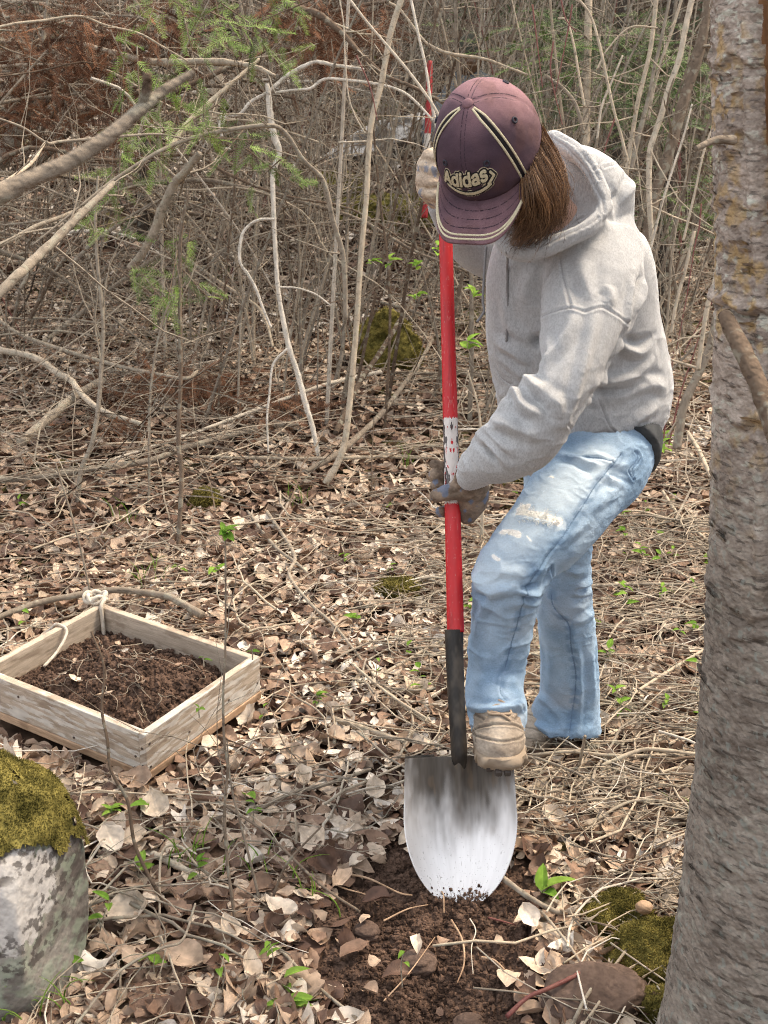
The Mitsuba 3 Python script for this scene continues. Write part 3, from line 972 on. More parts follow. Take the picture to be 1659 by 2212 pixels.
def build_box():
    box = thing('wooden_sieve_box', 'shallow weathered wooden box with worn white paint, full of dark soil, on the leaf litter', 'box')
    e1, e2, l1, l2, up = BX_1, BX_2, BX_L1, BX_L2, BX_N
    P = lambda s, t: BX_F + e1 * s * l1 + e2 * t * l2
    H0, H1, th = .020, .126, .021
    ins = lambda a, d: a + d * .0
    # butt joints: the long boards run between the short ones
    for nm, a, b, inw, m, lab in (('side_board', P(0, 0), P(1, 0), e2, 'm_paintwood', 'right board with grey flaking paint'), ('side_board', P(0, 1), P(1, 1), -e2, 'm_wood', None)):
        bm, uv = board(a, b, H0, H1, th, inw)
        part(box, nm, bm, m, False, uv, lab)
    for nm, s, inw, m, lab in (('end_board', 0, e1, 'm_paintwood', 'long front board with streaky white paint'), ('end_board', 1, -e1, 'm_wood', 'bare brown back board')):
        a, b = P(s, 0) + e2 * (th + .0004), P(s, 1) - e2 * (th + .0004)
        bm, uv = board(a, b, H0, H1 - .002, th, inw)
        part(box, nm, bm, m, False, uv, lab)
    for nm, a, b, inw in (('bottom_lath', P(0, 0), P(1, 0), e2), ('bottom_lath', P(0, 1), P(1, 1), -e2), ('bottom_lath', P(0, 0) + e2 * .045, P(0, 1) - e2 * .045, e1), ('bottom_lath', P(1, 0) + e2 * .045, P(1, 1) - e2 * .045, -e1)):
        bm, uv = board(a - inw * .003, b - inw * .003, -.002, H0 - .0006, .044, inw)
        part(box, nm, bm, 'm_lathwood', False, uv)
    # wire mesh between boards and laths
    wires = [(P(s, .02), P(s, .98)) for s in np.linspace(.04, .96, 40)] + [(P(.02, t), P(.98, t)) for t in np.linspace(.04, .96, 46)]
    W = np.array([[a + up * H0, b + up * H0] for a, b in wires])
    v, f, _, _ = tubes(W, np.full((len(W), 2), .0006), 4)
    part(box, 'wire_mesh', (v, f), 'm_steel')
    # screw heads at the corners
    def head(p, n):
        s = trimesh.creation.cylinder(.0034, .003, sections=10)
        M = trimesh.geometry.align_vectors([0, 0, 1], n)
        return np.asarray(s.vertices) @ M[:3, :3].T + p, np.asarray(s.faces)
    for s, t, n, zz_ in ((0, .020, -e1, .035), (0, .020, -e1, .085), (0, .06, -e1, .055), (.35, 0, -e2, .05), (.7, 0, -e2, .06), (.03, 0, -e2, .03), (.03, 0, -e2, .095), (.97, 0, -e2, .05), (0, .42, -e1, .035), (0, .75, -e1, .09)):
        part(box, 'screw_head', head(P(s, t) + up * zz_, n), 'm_nail', 30)
    # soil heap
    k = thing('heaped_soil', 'dark brown crumbly soil heaped inside the wooden box', 'soil')
    n1, n2 = 150, 190
    S, Tt = np.meshgrid(np.linspace(.045, .955, n1), np.linspace(.035, .965, n2), indexing='ij')
    pts = P(0, 0) + S[..., None] * l1 * e1 + Tt[..., None] * l2 * e2
    d = np.exp(-(((S - .52) / .36) ** 2 + ((Tt - .46) / .36) ** 2) * 1.1)
    q = pts * [1, 1, 0]
    hz = .046 + .074 * d + .035 * (mfbm(q * 14, 3, 31) - .5) + .022 * (mfbm(q * 55, 3, 32) - .5) + .010 * (mfbm(q * 170, 2, 33) - .5)
    top = pts + up * np.clip(hz, .021, .142)[..., None]
    v = top.reshape(-1, 3)
    i, j = np.meshgrid(np.arange(n1 - 1), np.arange(n2 - 1), indexing='ij')
    qd = np.stack([i * n2 + j, (i + 1) * n2 + j, (i + 1) * n2 + j + 1, i * n2 + j + 1], -1).reshape(-1, 4)
    put(k, (v, qd), 'm_soil', True)
    g = np.random.default_rng(8)
    m = 4200
    ii, jj = g.integers(2, n1 - 2, m), g.integers(2, n2 - 2, m)
    r = .0018 + .0065 * g.random(m) ** 4
    part(k, 'crumbs', clods(top[ii, jj] + r[:, None] * [0, 0, .5] + .001 * g.standard_normal((m, 3)), r, 9), 'm_soil', kind='stuff')
    # crumbs lying on the top edges of two boards
    # rootlets and leaf scraps on the soil
    for a in range(26):
        s, t = g.uniform(.15, .85, 2)
        w = g.uniform(0, 6.28); L = g.uniform(.05, .16)
        pp = []
        for u in np.linspace(-.5, .5, 6):
            ss, tt = np.clip(s + u * L / l1 * math.cos(w), .06, .94), np.clip(t + u * L / l2 * math.sin(w) + .02 * g.standard_normal(), .06, .94)
            pp.append(top[int(ss * n1) % n1, int(tt * n2) % n2] + [0, 0, .006 + .012 * g.random()])
        key = thing('rootlet', 'thin pale rootlet lying on the soil in the box', 'root', 'rootlets on the soil in the box')
        v, f = tube(pp, np.r_[.0011, .0012, .001, .001, .0008, .0006], 16, 5)
        put(key, (v, f), 'm_bark', True, np.full((len(v), 2), g.uniform(.35, .7)))
    sp = [(.30, .75, .9), (.25, .62, .8), (.62, .40, .8), (.68, .62, .95), (.55, .55, .55), (.40, .30, .6), (.75, .30, .5), (.22, .40, .7), (.48, .80, .6), (.8, .75, .7)]
    for s, t, tn in sp:
        p = top[int(s * n1), int(t * n2)][None] + [0, 0, .007]
        L = g.uniform(.025, .055, 1)
        lv, lf, lu = leaf_batch(p, unit(np.array([[.3 * g.standard_normal(), .3 * g.standard_normal(), 1]])), g.uniform(0, 6.28, 1), L, L * .5, np.array([.8]), np.array([.5]), g, 6, 4)
        put(thing('leaf_scrap', 'small dry leaf scrap lying on the soil in the box', 'leaf', 'leaf scraps on the soil in the box'), (lv[0], lf), 'm_leaf', True, np.stack([np.full(len(lu), tn), lu], -1))
    # rope: a knot over the far corner, an end down the inside; a thin cord over the left board
    c = P(1, 1) + up * H1
    rr = .0056
    k = thing('knotted_rope', 'thick white rope tied in a knot over the far corner of the wooden box', 'rope')
    th_ = np.linspace(0, 2 * np.pi * 2.6, 90)
    out = unit(np.r_[(e1 + e2)[:2], 0])
    kn = c + out * .004 + np.stack([.027 * np.cos(th_) * (1 + .25 * np.sin(1.5 * th_)) - .014, .024 * np.sin(th_), .014 + .010 * np.sin(2.3 * th_)], 1)
    v, f, row, s_ = tubes(kn[None], np.full((1, 90), rr), 10)
    part(k, 'knot', (v, f), 'm_rope', True, np.stack([s_ * .55, np.tile(np.arange(10) / 10, 90)], -1))
    end = np.array([kn[-1], c + [.012, -.006, .018], c - e1 * .026 - e2 * .026 + [0, 0, .006], c - e1 * .031 - e2 * .031 - [0, 0, .03], c - e1 * .032 - e2 * .033 - [0, 0, .085]])
    D = cr(end, 50)
    v, f, row, s_ = tubes(D[None], np.full((1, 50), rr), 10)
    part(k, 'hanging_end', (v, f), 'm_rope', True, np.stack([s_ * .2, np.tile(np.arange(10) / 10, 50)], -1))
    k = thing('white_rope', 'thin white rope draped over the left board of the wooden box', 'cord')
    a = P(.62, 1) + up * H1
    cord = np.array([a + e2 * .10 - [0, 0, .09], a + e2 * .03 - [0, 0, .02], a + [0, 0, .006], a - e2 * .035 - [0, 0, .006], a - e2 * .05 - e1 * .05 - [0, 0, .035], a - e2 * .055 - e1 * .11 - [0, 0, .055]])
    D = cr(cord, 60)
    v, f, row, s_ = tubes(D[None], np.full((1, 60), .0042), 8)
    put(k, (v, f), 'm_rope', True, np.stack([s_ * .3, np.tile(np.arange(8) / 8, 60)], -1))


build_box()

# ------------------------------------------------------------------ the spade
SH_T, SH_H = PX(999, 1962, 2.575), PX(960, 395, 2.72)
SH_A = unit(SH_H - SH_T); SH_L = np.linalg.norm(SH_H - SH_T)
SH_X = unit(RGT - (RGT @ SH_A) * SH_A); SH_N = np.cross(SH_X, SH_A)       # towards the camera
if SH_N @ FWD > 0: SH_N = -SH_N


def SH(x, l, n):
    x, l, n = (np.asarray(a, float)[..., None] for a in np.broadcast_arrays(x, l, n))
    return SH_T + x * SH_X + l * SH_A + n * SH_N


BLADE_H = .307


def blade_surface(s, t):
    """s -1..1 across, t 0 (step) .. 1 (tip)"""
    l = BLADE_H * (1 - t)
    ty = np.clip((t - .40) / .60, 0, 1)
    w = .1125 + .005 * np.clip(t / .4, 0, 1)
    w = w * np.sqrt(np.clip(1 - ty ** 1.95, 0, 1))
    w = np.maximum(w, .004)
    x = s * w
    dish = .030 * (np.abs(x) / .1125) ** 2.2 * (1 - .25 * t)
    n = -.020 + dish + .030 * np.clip(t - .35, 0, 1) ** 1.6
    frog = .0345 * np.exp(-(x / (.0185 - .008 * np.clip(t, 0, .6))) ** 2) * np.clip(1 - t / .62, 0, 1) ** 1.35
    lobes = -.006 * np.exp(-((np.abs(x) - .042) / .02) ** 2) * np.clip(1 - t / .6, 0, 1)
    return SH(x, l, n + frog + lobes)


def build_spade():
    sp = thing('spade', 'long-handled round-point shovel with a red handle, white band and shiny worn blade', 'shovel')
    ns, nt = 70, 90
    S, Tt = np.meshgrid(np.linspace(-1, 1, ns), np.linspace(0, 1, nt) ** 1.0, indexing='ij')
    front = blade_surface(S, Tt)
    back = front - .0022 * SH_N
    i, j = np.meshgrid(np.arange(ns - 1), np.arange(nt - 1), indexing='ij')
    q = np.stack([i * nt + j, i * nt + j + 1, (i + 1) * nt + j + 1, (i + 1) * nt + j], -1).reshape(-1, 4)
    v = np.vstack([front.reshape(-1, 3), back.reshape(-1, 3)])
    f = np.vstack([q, q[:, ::-1] + ns * nt])
    rim = np.r_[np.arange(nt), np.arange(1, ns) * nt + nt - 1, (ns - 1) * nt + np.arange(nt - 2, -1, -1), np.arange(ns - 2, 0, -1) * nt]
    r2 = np.roll(rim, -1)
    f = np.vstack([f, np.stack([rim, rim + ns * nt, r2 + ns * nt, r2], 1)])
    uv = np.tile(np.stack([S.ravel(), Tt.ravel()], -1), (2, 1))
    part(sp, 'blade', (v, f), 'm_blade', True, uv, 'wide blade, polished bright towards the tip and dark with dirt near the socket')
    for sgn in (-1, 1):       # the rolled steps that the foot stands on
        x = np.linspace(.050, .1115, 14) * sgn
        base = blade_surface(x / .1125, 0 * x)
        prof = [(0, .0), (.0035, -.001), (.0045, -.006), (.0035, -.017), (.001, -.018), (.001, -.0065), (-.001, -.003)]
        R = np.stack([base + a * SH_A + b * SH_N for a, b in prof], 1)
        k = len(prof)
        vv = R.reshape(-1, 3); n = len(x)
        ii, jj = np.meshgrid(np.arange(n - 1), np.arange(k), indexing='ij')
        qq = np.stack([ii * k + jj, ii * k + (jj + 1) % k, (ii + 1) * k + (jj + 1) % k, (ii + 1) * k + jj], -1).reshape(-1, 4)
        caps = np.array([[0, 1, 2, 6], [2, 3, 4, 5], [6, 2, 5, 5]])
        part(sp, 'foot_step', (vv, np.vstack([qq, caps, caps[:, ::-1] + (n - 1) * k])), 'm_socket', 30)
    # socket: from the frog up to the handle
    ls = np.array([.255, .278, .305, .33, .38, .45, .52, .565, .572])
    rad = np.array([.006, .0118, .0164, .0172, .0175, .0182, .0190, .0198, .0198])
    off = np.array([-.034, -.0150, -.002, .003, .006, .004, .001, 0, 0])
    v, f = tube(SH(.0035 * np.sin(ls * 9), ls, off), rad, 60, 24)
    part(sp, 'socket', (v, f), 'm_socket', 40, label='black steel socket, scuffed')
    l = np.linspace(.566, SH_L, 160)
    r = np.interp(l, [.56, .9, 1.25, SH_L], [.0182, .0165, .0150, .0145])
    P = SH(0 * l, l, 0 * l)
    sides = 28
    v, f, row, s = tubes(P[None], r[None], sides)
    a = np.tile(np.arange(sides) / sides, 160)
    part(sp, 'handle', (v, f), 'm_handle', True, np.stack([.566 + s * (SH_L - .566), np.minimum(a, 1 - a) * 2], -1), 'red handle with a chipped white band in the middle')
    s = trimesh.creation.icosphere(2, 1.0)
    part(sp, 'handle_cap', (np.asarray(s.vertices) * [.0152, .0152, .010] @ np.stack([SH_X, SH_N, SH_A]) + SH_H, np.asarray(s.faces)), 'm_black', True)
    # clods sticking to the tip of the blade
    g = np.random.default_rng(14)
    n = 420
    ss, tt = g.uniform(-1, 1, n), 1 - np.abs(g.normal(0, .05, n))
    p = blade_surface(ss, np.clip(tt, 0, 1)) + SH_N * .0015
    part(sp, 'clinging_dirt', clods(p, .0012 + .004 * g.random(n) ** 4, 15), 'm_soil', kind='stuff')


build_spade()

# ------------------------------------------------------------------ stones and moss
def blob(c, r, seed, sub=5, amp=.25, freq=3.0, flat=None, M=None):
    b = trimesh.creation.icosphere(sub, 1.0)
    v = np.asarray(b.vertices)
    d = 1 + amp * 2 * (mfbm(v * freq * .5 + seed, 4, seed) - .5)
    if flat is not None:
        for nrm, h in flat:
            nrm = unit(np.asarray(nrm, float))
            dd = (v * d[:, None]) @ nrm
            d = np.where(dd > h, d * (h + .10 * (dd - h)) / np.maximum(dd, 1e-3), d)
    v = v * d[:, None] * r
    if M is not None: v = v @ M.T
    return v + c, np.asarray(b.faces)


def tufts(v, f, n, g, h=.010, r=.0011, sides=3):
    """moss: short leaning shoots on the surface (v, f)"""
    m = trimesh.Trimesh(v, f, process=False)
    P, fi = trimesh.sample.sample_surface(m, n, seed=int(g.integers(1e6)))
    N = m.face_normals[fi]
    d = unit(N + .55 * g.standard_normal((n, 3)) + [0, 0, .3])
    hh = h * g.uniform(.5, 1.4, n)[:, None]
    Q = np.stack([P - N * .002, P + d * hh * .55, P + unit(d + .5 * g.standard_normal((n, 3))) * hh], 1)
    R = r * np.array([1.3, 1.1, .35])[None] * g.uniform(.7, 1.3, (n, 1))
    V, F, _, _ = tubes(Q, R, sides, caps=False)
    return V, F


def build_stones():
    g = np.random.default_rng(33)
    c = gpt(10, 2150); c[2] += .09
    c = c + np.array([-.045, .06, .06])
    v, f = blob(c, np.array([.192, .20, .305]), 4, 5, .17, 2.4, [((1, -.35, .15), .82), ((.15, -1, .18), .84), ((.6, -.2, .8), .90)])
    q = project(v)
    # a bare pale lichen scar on the face towards the viewer, growing downwards from below the moss
    n = vnormals(v, f)
    scar = np.array([-.640, 0, .235])
    d = np.sqrt(((v[:, 0] - scar[0]) / .048) ** 2 + ((v[:, 2] - scar[2]) / .085) ** 2) + (n[:, 1] > .1) * 2
    u = np.clip(1.0 - d * .5 + .25 * (mfbm(v * 22, 3, 3) - .5), 0, 1)
    k = thing('mossy_boulder', 'grey boulder with a moss cap and a white lichen scar at the lower left', 'boulder')
    put(k, (v, f), 'm_rock', True, np.stack([u, np.clip(1 - np.abs(d - 1.1), 0, 1)], -1))
    top = (v[:, 2] > np.interp(v[:, 0], [-.70, -.655, -.59, -.54, -.50], [.315, .300, .262, .235, .22]) + .14 * (mfbm(v * 26, 4, 8) - .5)) & (d > 1.0)
    top &= mfbm(v * 30 + 4, 3, 12) > .22 - .5 * np.clip(v[:, 2] - .38, 0, .2)
    fm = f[top[f].all(1)]
    vv = v + n * (.004 + .009 * mfbm(v * 30, 3, 9))[:, None]
    part(k, 'moss_mat', (vv, fm), 'm_moss', True, label='olive moss mat')
    part(k, 'moss_shoots', tufts(vv, fm, 11000, g, .0055, .0009), 'm_moss', True, kind='stuff')
    # mud-coated stone at the lower right
    c = gpt(1285, 2175); c[2] += .012
    v, f = blob(c, np.array([.098, .080, .058]), 9, 5, .26, 3.2, [((-.1, -.5, 1), .62), ((.6, -.8, .1), .75)])
    put(thing('muddy_stone', 'flat brown stone coated with mud, half sunk in soil at the foot of the tree', 'stone'), (v, f), 'm_mudstone', True)
    for i, (x, y, r, lab) in enumerate(((905, 2068, .036, 'rounded muddy stone in the middle of the dug soil'), (1015, 2185, .030, 'small dark stone at the bottom edge of the dug soil'), (790, 2005, .028, 'small brown stone at the left edge of the dug soil'))):
        c = gpt(x, y); c[2] = soil_z(c[0], c[1]) + r * .05
        put(thing('muddy_stone', lab, 'stone'), blob(c, np.array([r, r * .9, r * .6]), 12 + i, 4, .25), 'm_mudstone', True)
    c = gpt(1382, 2005); c[2] += .05
    put(thing('round_stone', 'small tan round stone resting in the moss beside the tree foot', 'stone'), blob(c + [0, -.02, .012], np.array([.017, .015, .012]), 19, 4, .15), 'm_lathwood', True, np.zeros((2562, 2)))
    # moss cushions
    for i, (x, y, rx, ry, rz, cnt, lab) in enumerate(((1425, 2090, .096, .085, .078, 10000, 'bright olive moss cushion at the foot of the big tree'), (1335, 2000, .072, .062, .050, 6000, 'smaller olive moss cushion left of the tree foot'),
                                                     (1440, 2200, .05, .05, .05, 4000, 'moss cushion low at the tree foot in the bottom right'))):
        c = gpt(x, y); c[2] += rz * .1
        v, f = blob(c, np.array([rx, ry, rz]), 40 + i, 5, .32, 3.4)
        k = thing('moss_cushion', lab, 'moss')
        put(k, (v, f), 'm_moss', True)
        part(k, 'moss_shoots', tufts(v, f[(v[f].mean(1)[:, 2] > c[2] - .01)], cnt, g, .0065, .0008), 'm_moss', True, kind='stuff')
    for i, (x, y, rx, ry, rz, lab) in enumerate(((835, 800, .20, .14, .24, 'dark golden moss mound over an old stump in the middle distance'), (880, 478, .62, .2, .17, 'long moss-covered log behind the digger'), (1075, 1035, .16, .12, .07, 'mossy hummock behind the lower glove'),
                                                 (720, 420, .28, .2, .13, 'mossy hummock under the thicket'), (860, 1285, .08, .06, .03, 'flat moss patch left of the front knee'), (445, 1095, .05, .05, .05, 'tiny mossy stump between the thin stems'))):
        c = gpt(x, y); c[2] += rz * .25
        v, f = blob(c, np.array([rx, ry, rz]), 60 + i, 5, .38, 3.8)
        k = thing('moss_mound', lab, 'moss')
        put(k, (v, f), 'm_moss', True)
        part(k, 'moss_shoots', tufts(v, f, 2500, g, .018, .0022), 'm_moss', True, kind='stuff')
    c = gpt(825, 350); zr = project(c)[2] / 2700; c[2] += 38 * zr
    ca_, sa_ = math.cos(.30), math.sin(.30)
    v, f = blob(c, np.array([125, 60, 36]) * zr, 71, 5, .30, 2.8, [((-.3, -1, .4), .7)], np.array([[ca_, 0, -sa_], [0, 1, 0], [sa_, 0, ca_]]))
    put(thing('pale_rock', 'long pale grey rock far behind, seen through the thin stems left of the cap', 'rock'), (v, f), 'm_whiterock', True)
    # roots in the dug soil
    roots = [([(690, 1885), (720, 1900), (755, 1905), (800, 1908), (860, 1935), (890, 1935)], .0032, .55, 'm_lathwood', 'orange root crossing the left side of the dug soil'),
             ([(700, 1895), (740, 1925), (790, 1945), (820, 1960)], .002, .5, 'm_lathwood', 'thin orange root below the crossing root at the left of the soil'),
             ([(950, 1925), (958, 1950), (960, 1980)], .002, .6, 'm_lathwood', 'short pale root just under the blade tip'),
             ([(975, 1995), (998, 2045), (1002, 2090), (988, 2130)], .0025, .5, 'm_lathwood', 'curved brown root in the middle of the soil'),
             ([(1015, 1980), (1027, 2015), (1018, 2060), (1022, 2100)], .0015, .8, 'm_rope', 'thin pale root hanging in the soil right of the curved brown root'),
             ([(1055, 1985), (1090, 2005), (1115, 2008)], .0022, .3, 'm_redstem', 'dark red root at the right side of the soil'),
             ([(830, 1995), (880, 1970), (925, 1955)], .002, .4, 'm_lathwood', 'slanting brown root left of the blade tip'),
             ([(1040, 2075), (1070, 2090), (1110, 2130)], .0026, .5, 'm_lathwood', 'thick pale root low at the right of the soil'), ([(830, 2170), (880, 2120), (940, 2030)], .0018, .4, 'm_lathwood', 'long thin root low in the soil')]
    for pts, r, tn, m, lab in roots:
        p = gpt(np.array([a for a, _ in pts]), np.array([b for _, b in pts]))
        p[:, 2] = np.maximum(soil_z(p[:, 0], p[:, 1]), p[:, 2] - .01) + r * 2 + .003
        p[1:-1, 2] += .007
        v, f = tube(p, np.linspace(r, r * .5, len(p)), 30, 6, .002)
        put(thing('root', lab, 'root'), (v, f), m, True, np.stack([np.linspace(0, 1, len(v)), np.zeros(len(v))], -1))


build_stones()
# ------------------------------------------------------------------ the person digging
PERSON = thing('person', 'person in grey hooded sweatshirt, ripped jeans and maroon cap, pressing a foot on the spade', 'person')


def c5(pts): return np.array(pts, float) * .3371 + [989.5, 935.3]
def c4(pts): return np.array(pts, float) * .2880 + [1003.0, 474.4]
def c1(pts): return np.array(pts, float) * .3350 + [881.0, 149.1]


# head frame: x to the right of the picture, y where the face points, z through the crown
HX, HY, HZ = (np.array(a) @ np.stack([RGT, UPV, FWD]) for a in ((.8931, -.1343, -.4293), (-.26, -.9329, -.2491), (-.367, .3341, -.8682)))
HS = 1.08
HC = CAM + .2015 * RGT + .6938 * UPV + 2.38 * FWD


def HD(p):
    p = np.asarray(p, float)
    return HC + HS * (p[..., :1] * HX + p[..., 1:2] * HY + p[..., 2:3] * HZ)


TORSO = [(1120, 990, 1418, 952, 2.95, .138), (1112, 968, 1424, 930, 2.93, .145), (1096, 930, 1436, 895, 2.92, .152), (1080, 870, 1450, 838, 2.90, .16), (1064, 800, 1440, 775, 2.87, .16), (1052, 720, 1426, 715, 2.83, .155), (1050, 650, 1418, 640, 2.79, .15),
         (1052, 595, 1410, 570, 2.75, .145), (1068, 550, 1392, 505, 2.71, .135), (1105, 505, 1360, 450, 2.68, .115), (1150, 462, 1310, 405, 2.65, .09)]
ARM = [(1190, 560, 1385, 525, 2.66, .095), (1172, 630, 1386, 620, 2.59, .098), (1165, 700, 1356, 712, 2.54, .088), (1164, 765, 1318, 785, 2.51, .080), (1150, 812, 1280, 850, 2.49, .077), (1110, 848, 1243, 912, 2.48, .077),
       (1066, 890, 1200, 985, 2.49, .074), (1036, 930, 1135, 1022, 2.51, .064), (1013, 965, 1078, 1038, 2.545, .052), (994, 1006, 1038, 1050, 2.585, .042)]
FARARM = [(1090, 500, 1200, 590, 2.88, .08), (1050, 490, 1110, 600, 2.90, .07), (1008, 470, 1050, 578, 2.88, .062), (975, 430, 1005, 520, 2.82, .052), (948, 400, 972, 460, 2.765, .042)]
LEG1 = [(1020, 1572, 1129, 1580, 2.675, .078), (1012, 1545, 1138, 1542, 2.685, .076), (1006, 1491, 1131, 1491, 2.71, .062), (1010, 1441, 1135, 1441, 2.72, .058), (1017, 1357, 1148, 1365, 2.69, .062), (1021, 1302, 1162, 1300, 2.66, .067),
        (1022, 1240, 1180, 1255, 2.63, .073), (1057, 1181, 1215, 1200, 2.64, .078), (1087, 1145, 1264, 1160, 2.67, .083), (1120, 1097, 1312, 1110, 2.71, .088), (1150, 1048, 1354, 1054, 2.77, .095), (1165, 1012, 1395, 1012, 2.83, .11),
        (1158, 972, 1416, 965, 2.89, .125), (1152, 930, 1422, 925, 2.92, .13)]
LEG2 = [(1146, 1554, 1294, 1598, 3.18, .070), (1148, 1532, 1296, 1558, 3.18, .068), (1166, 1490, 1294, 1500, 3.16, .062), (1168, 1400, 1288, 1400, 3.11, .062), (1160, 1320, 1280, 1315, 3.05, .067), (1165, 1250, 1276, 1245, 3.03, .071),
        (1178, 1180, 1277, 1190, 3.00, .077), (1160, 1120, 1288, 1135, 2.98, .085), (1130, 1060, 1330, 1080, 2.97, .092), (1125, 1010, 1385, 1010, 2.95, .105), (1150, 945, 1412, 940, 2.94, .12)]


def mesh_of(fn, lofts, h, pad=.03, extra=(), it=6):
    pts = np.vstack([np.vstack([PX(np.array(s)[:, i], np.array(s)[:, j], np.array(s)[:, 4]) for i, j in ((0, 1), (2, 3))]) for s in lofts])
    b = max(max(r[5] for r in s) for s in lofts)
    lo, hi = pts.min(0) - [pad, b + pad, pad], pts.max(0) + [pad, b + pad, pad]
    for e in extra: lo, hi = np.minimum(lo, e[0]), np.maximum(hi, e[1])
    g, o, _ = grid(lo, hi, h)
    v, f = nets(fn(g), o, h)
    v = smooth_mesh(v, f, it)
    return v, f


def crumple(S, amp, freq, seed, st=(1, 1, 1), w=.09, where=1.0):
    """narrow crease lines wandering over the cloth"""
    q = S.v * np.array(st) * freq
    a = mfbm(q, 2, seed) - .5
    m = np.clip(mfbm(S.v * freq * .6 + 9, 2, seed + 3) * 3 - 1.1, 0, 1)
    S.disp += amp * where * m * (np.exp(-(np.abs(a) / w) ** 1.3) - .35)


def biggest(v, f):
    m = trimesh.Trimesh(v, f, process=False)
    c = trimesh.graph.connected_component_labels(m.face_adjacency, node_count=len(f))
    k = np.bincount(c).argmax()
    f = f[c == k]
    u, inv = np.unique(f, return_inverse=True)
    return v[u], inv.reshape(-1, 3)


def noisefold(S, amp, freq, seed, stretch=(1, 1, 1), power=1.0, where=1.0):
    q = S.v * np.array(stretch) * freq
    r = 1 - np.abs(2 * mfbm(q, 3, seed) - 1) * 1.6
    S.disp += amp * where * r


# --- body: one continuous figure under the clothes
def build_body():
    t, a, fa, l1, l2 = Loft(TORSO, shrink=.035), Loft(ARM, shrink=.016), Loft(FARARM, shrink=.018), Loft(LEG1, shrink=.017), Loft(LEG2, shrink=.018)
    neck0 = PX(1180, 475, 2.68)

    def fn(g):
        d = smin(smin(l1(g), l2(g), .03), t(g), .05)
        d = smin(smin(d, a(g), .03), fa(g), .03)
        q = np.stack([(g - HC) @ x for x in (HX, HY, HZ)], -1) / HS
        hd = ellipsoid(q, np.array([0, -.008, .0]), np.array([.074, .094, .100]))
        hd = smin(hd, ellipsoid(q, np.array([0, .034, -.070]), np.array([.055, .058, .056])), .03)
        hd = smin(hd, np.linalg.norm(q - [0, .070, -.112], axis=-1) - .018, .025)
        hd = smin(hd, capsule(q, (0, .088, -.016), (0, .108, -.052), .007, .012), .010)
        hd = smin(hd, capsule(q, (-.042, .074, .006), (.042, .074, .006), .011, .011), .012)
        hd = smin(hd, np.minimum(ellipsoid(q, np.array([.077, -.008, -.030]), np.array([.006, .017, .028])), ellipsoid(q, np.array([-.077, -.008, -.030]), np.array([.006, .017, .028]))), .006)
        hd = smax(hd, -np.minimum(np.linalg.norm(q - [.031, .098, -.016], axis=-1), np.linalg.norm(q - [-.031, .098, -.016], axis=-1)) + .015, .006)
        d = smin(d, hd * HS, .02)
        d = smin(d, capsule(g, HD([0, -.03, -.08]), neck0, .052, .062), .03)
        return d
    v, f = mesh_of(fn, [TORSO, ARM, FARARM, LEG1, LEG2], .0075, .02, extra=[(HC - .17, HC + .17)], it=4)
    v, f = biggest(v, f)
    part(PERSON, 'body', (v, f), 'm_skin', True)
    for s in (-1, 1):
        b = trimesh.creation.icosphere(3, .0125)
        part(PERSON, 'eye', (HD(np.asarray(b.vertices) + [.031 * s, .0835, -.016]), np.asarray(b.faces)[:, ::-1]), 'm_eye', True)
        b = trimesh.creation.icosphere(2, .0062)
        part(PERSON, 'iris', (HD(np.asarray(b.vertices) * [1, .4, 1] + [.031 * s, .0955, -.019]), np.asarray(b.faces)[:, ::-1]), 'm_iris', True)
    x = np.linspace(-1, 1, 15)
    P = HD(np.stack([.022 * x, .0935 - .010 * x ** 2, -.082 - .002 * np.abs(x)], -1))
    v, f = tube(P, .0048 * np.sqrt(1.05 - x ** 2), 30, 8)
    part(PERSON, 'mouth', (v, f), 'm_lip', True)


build_body()


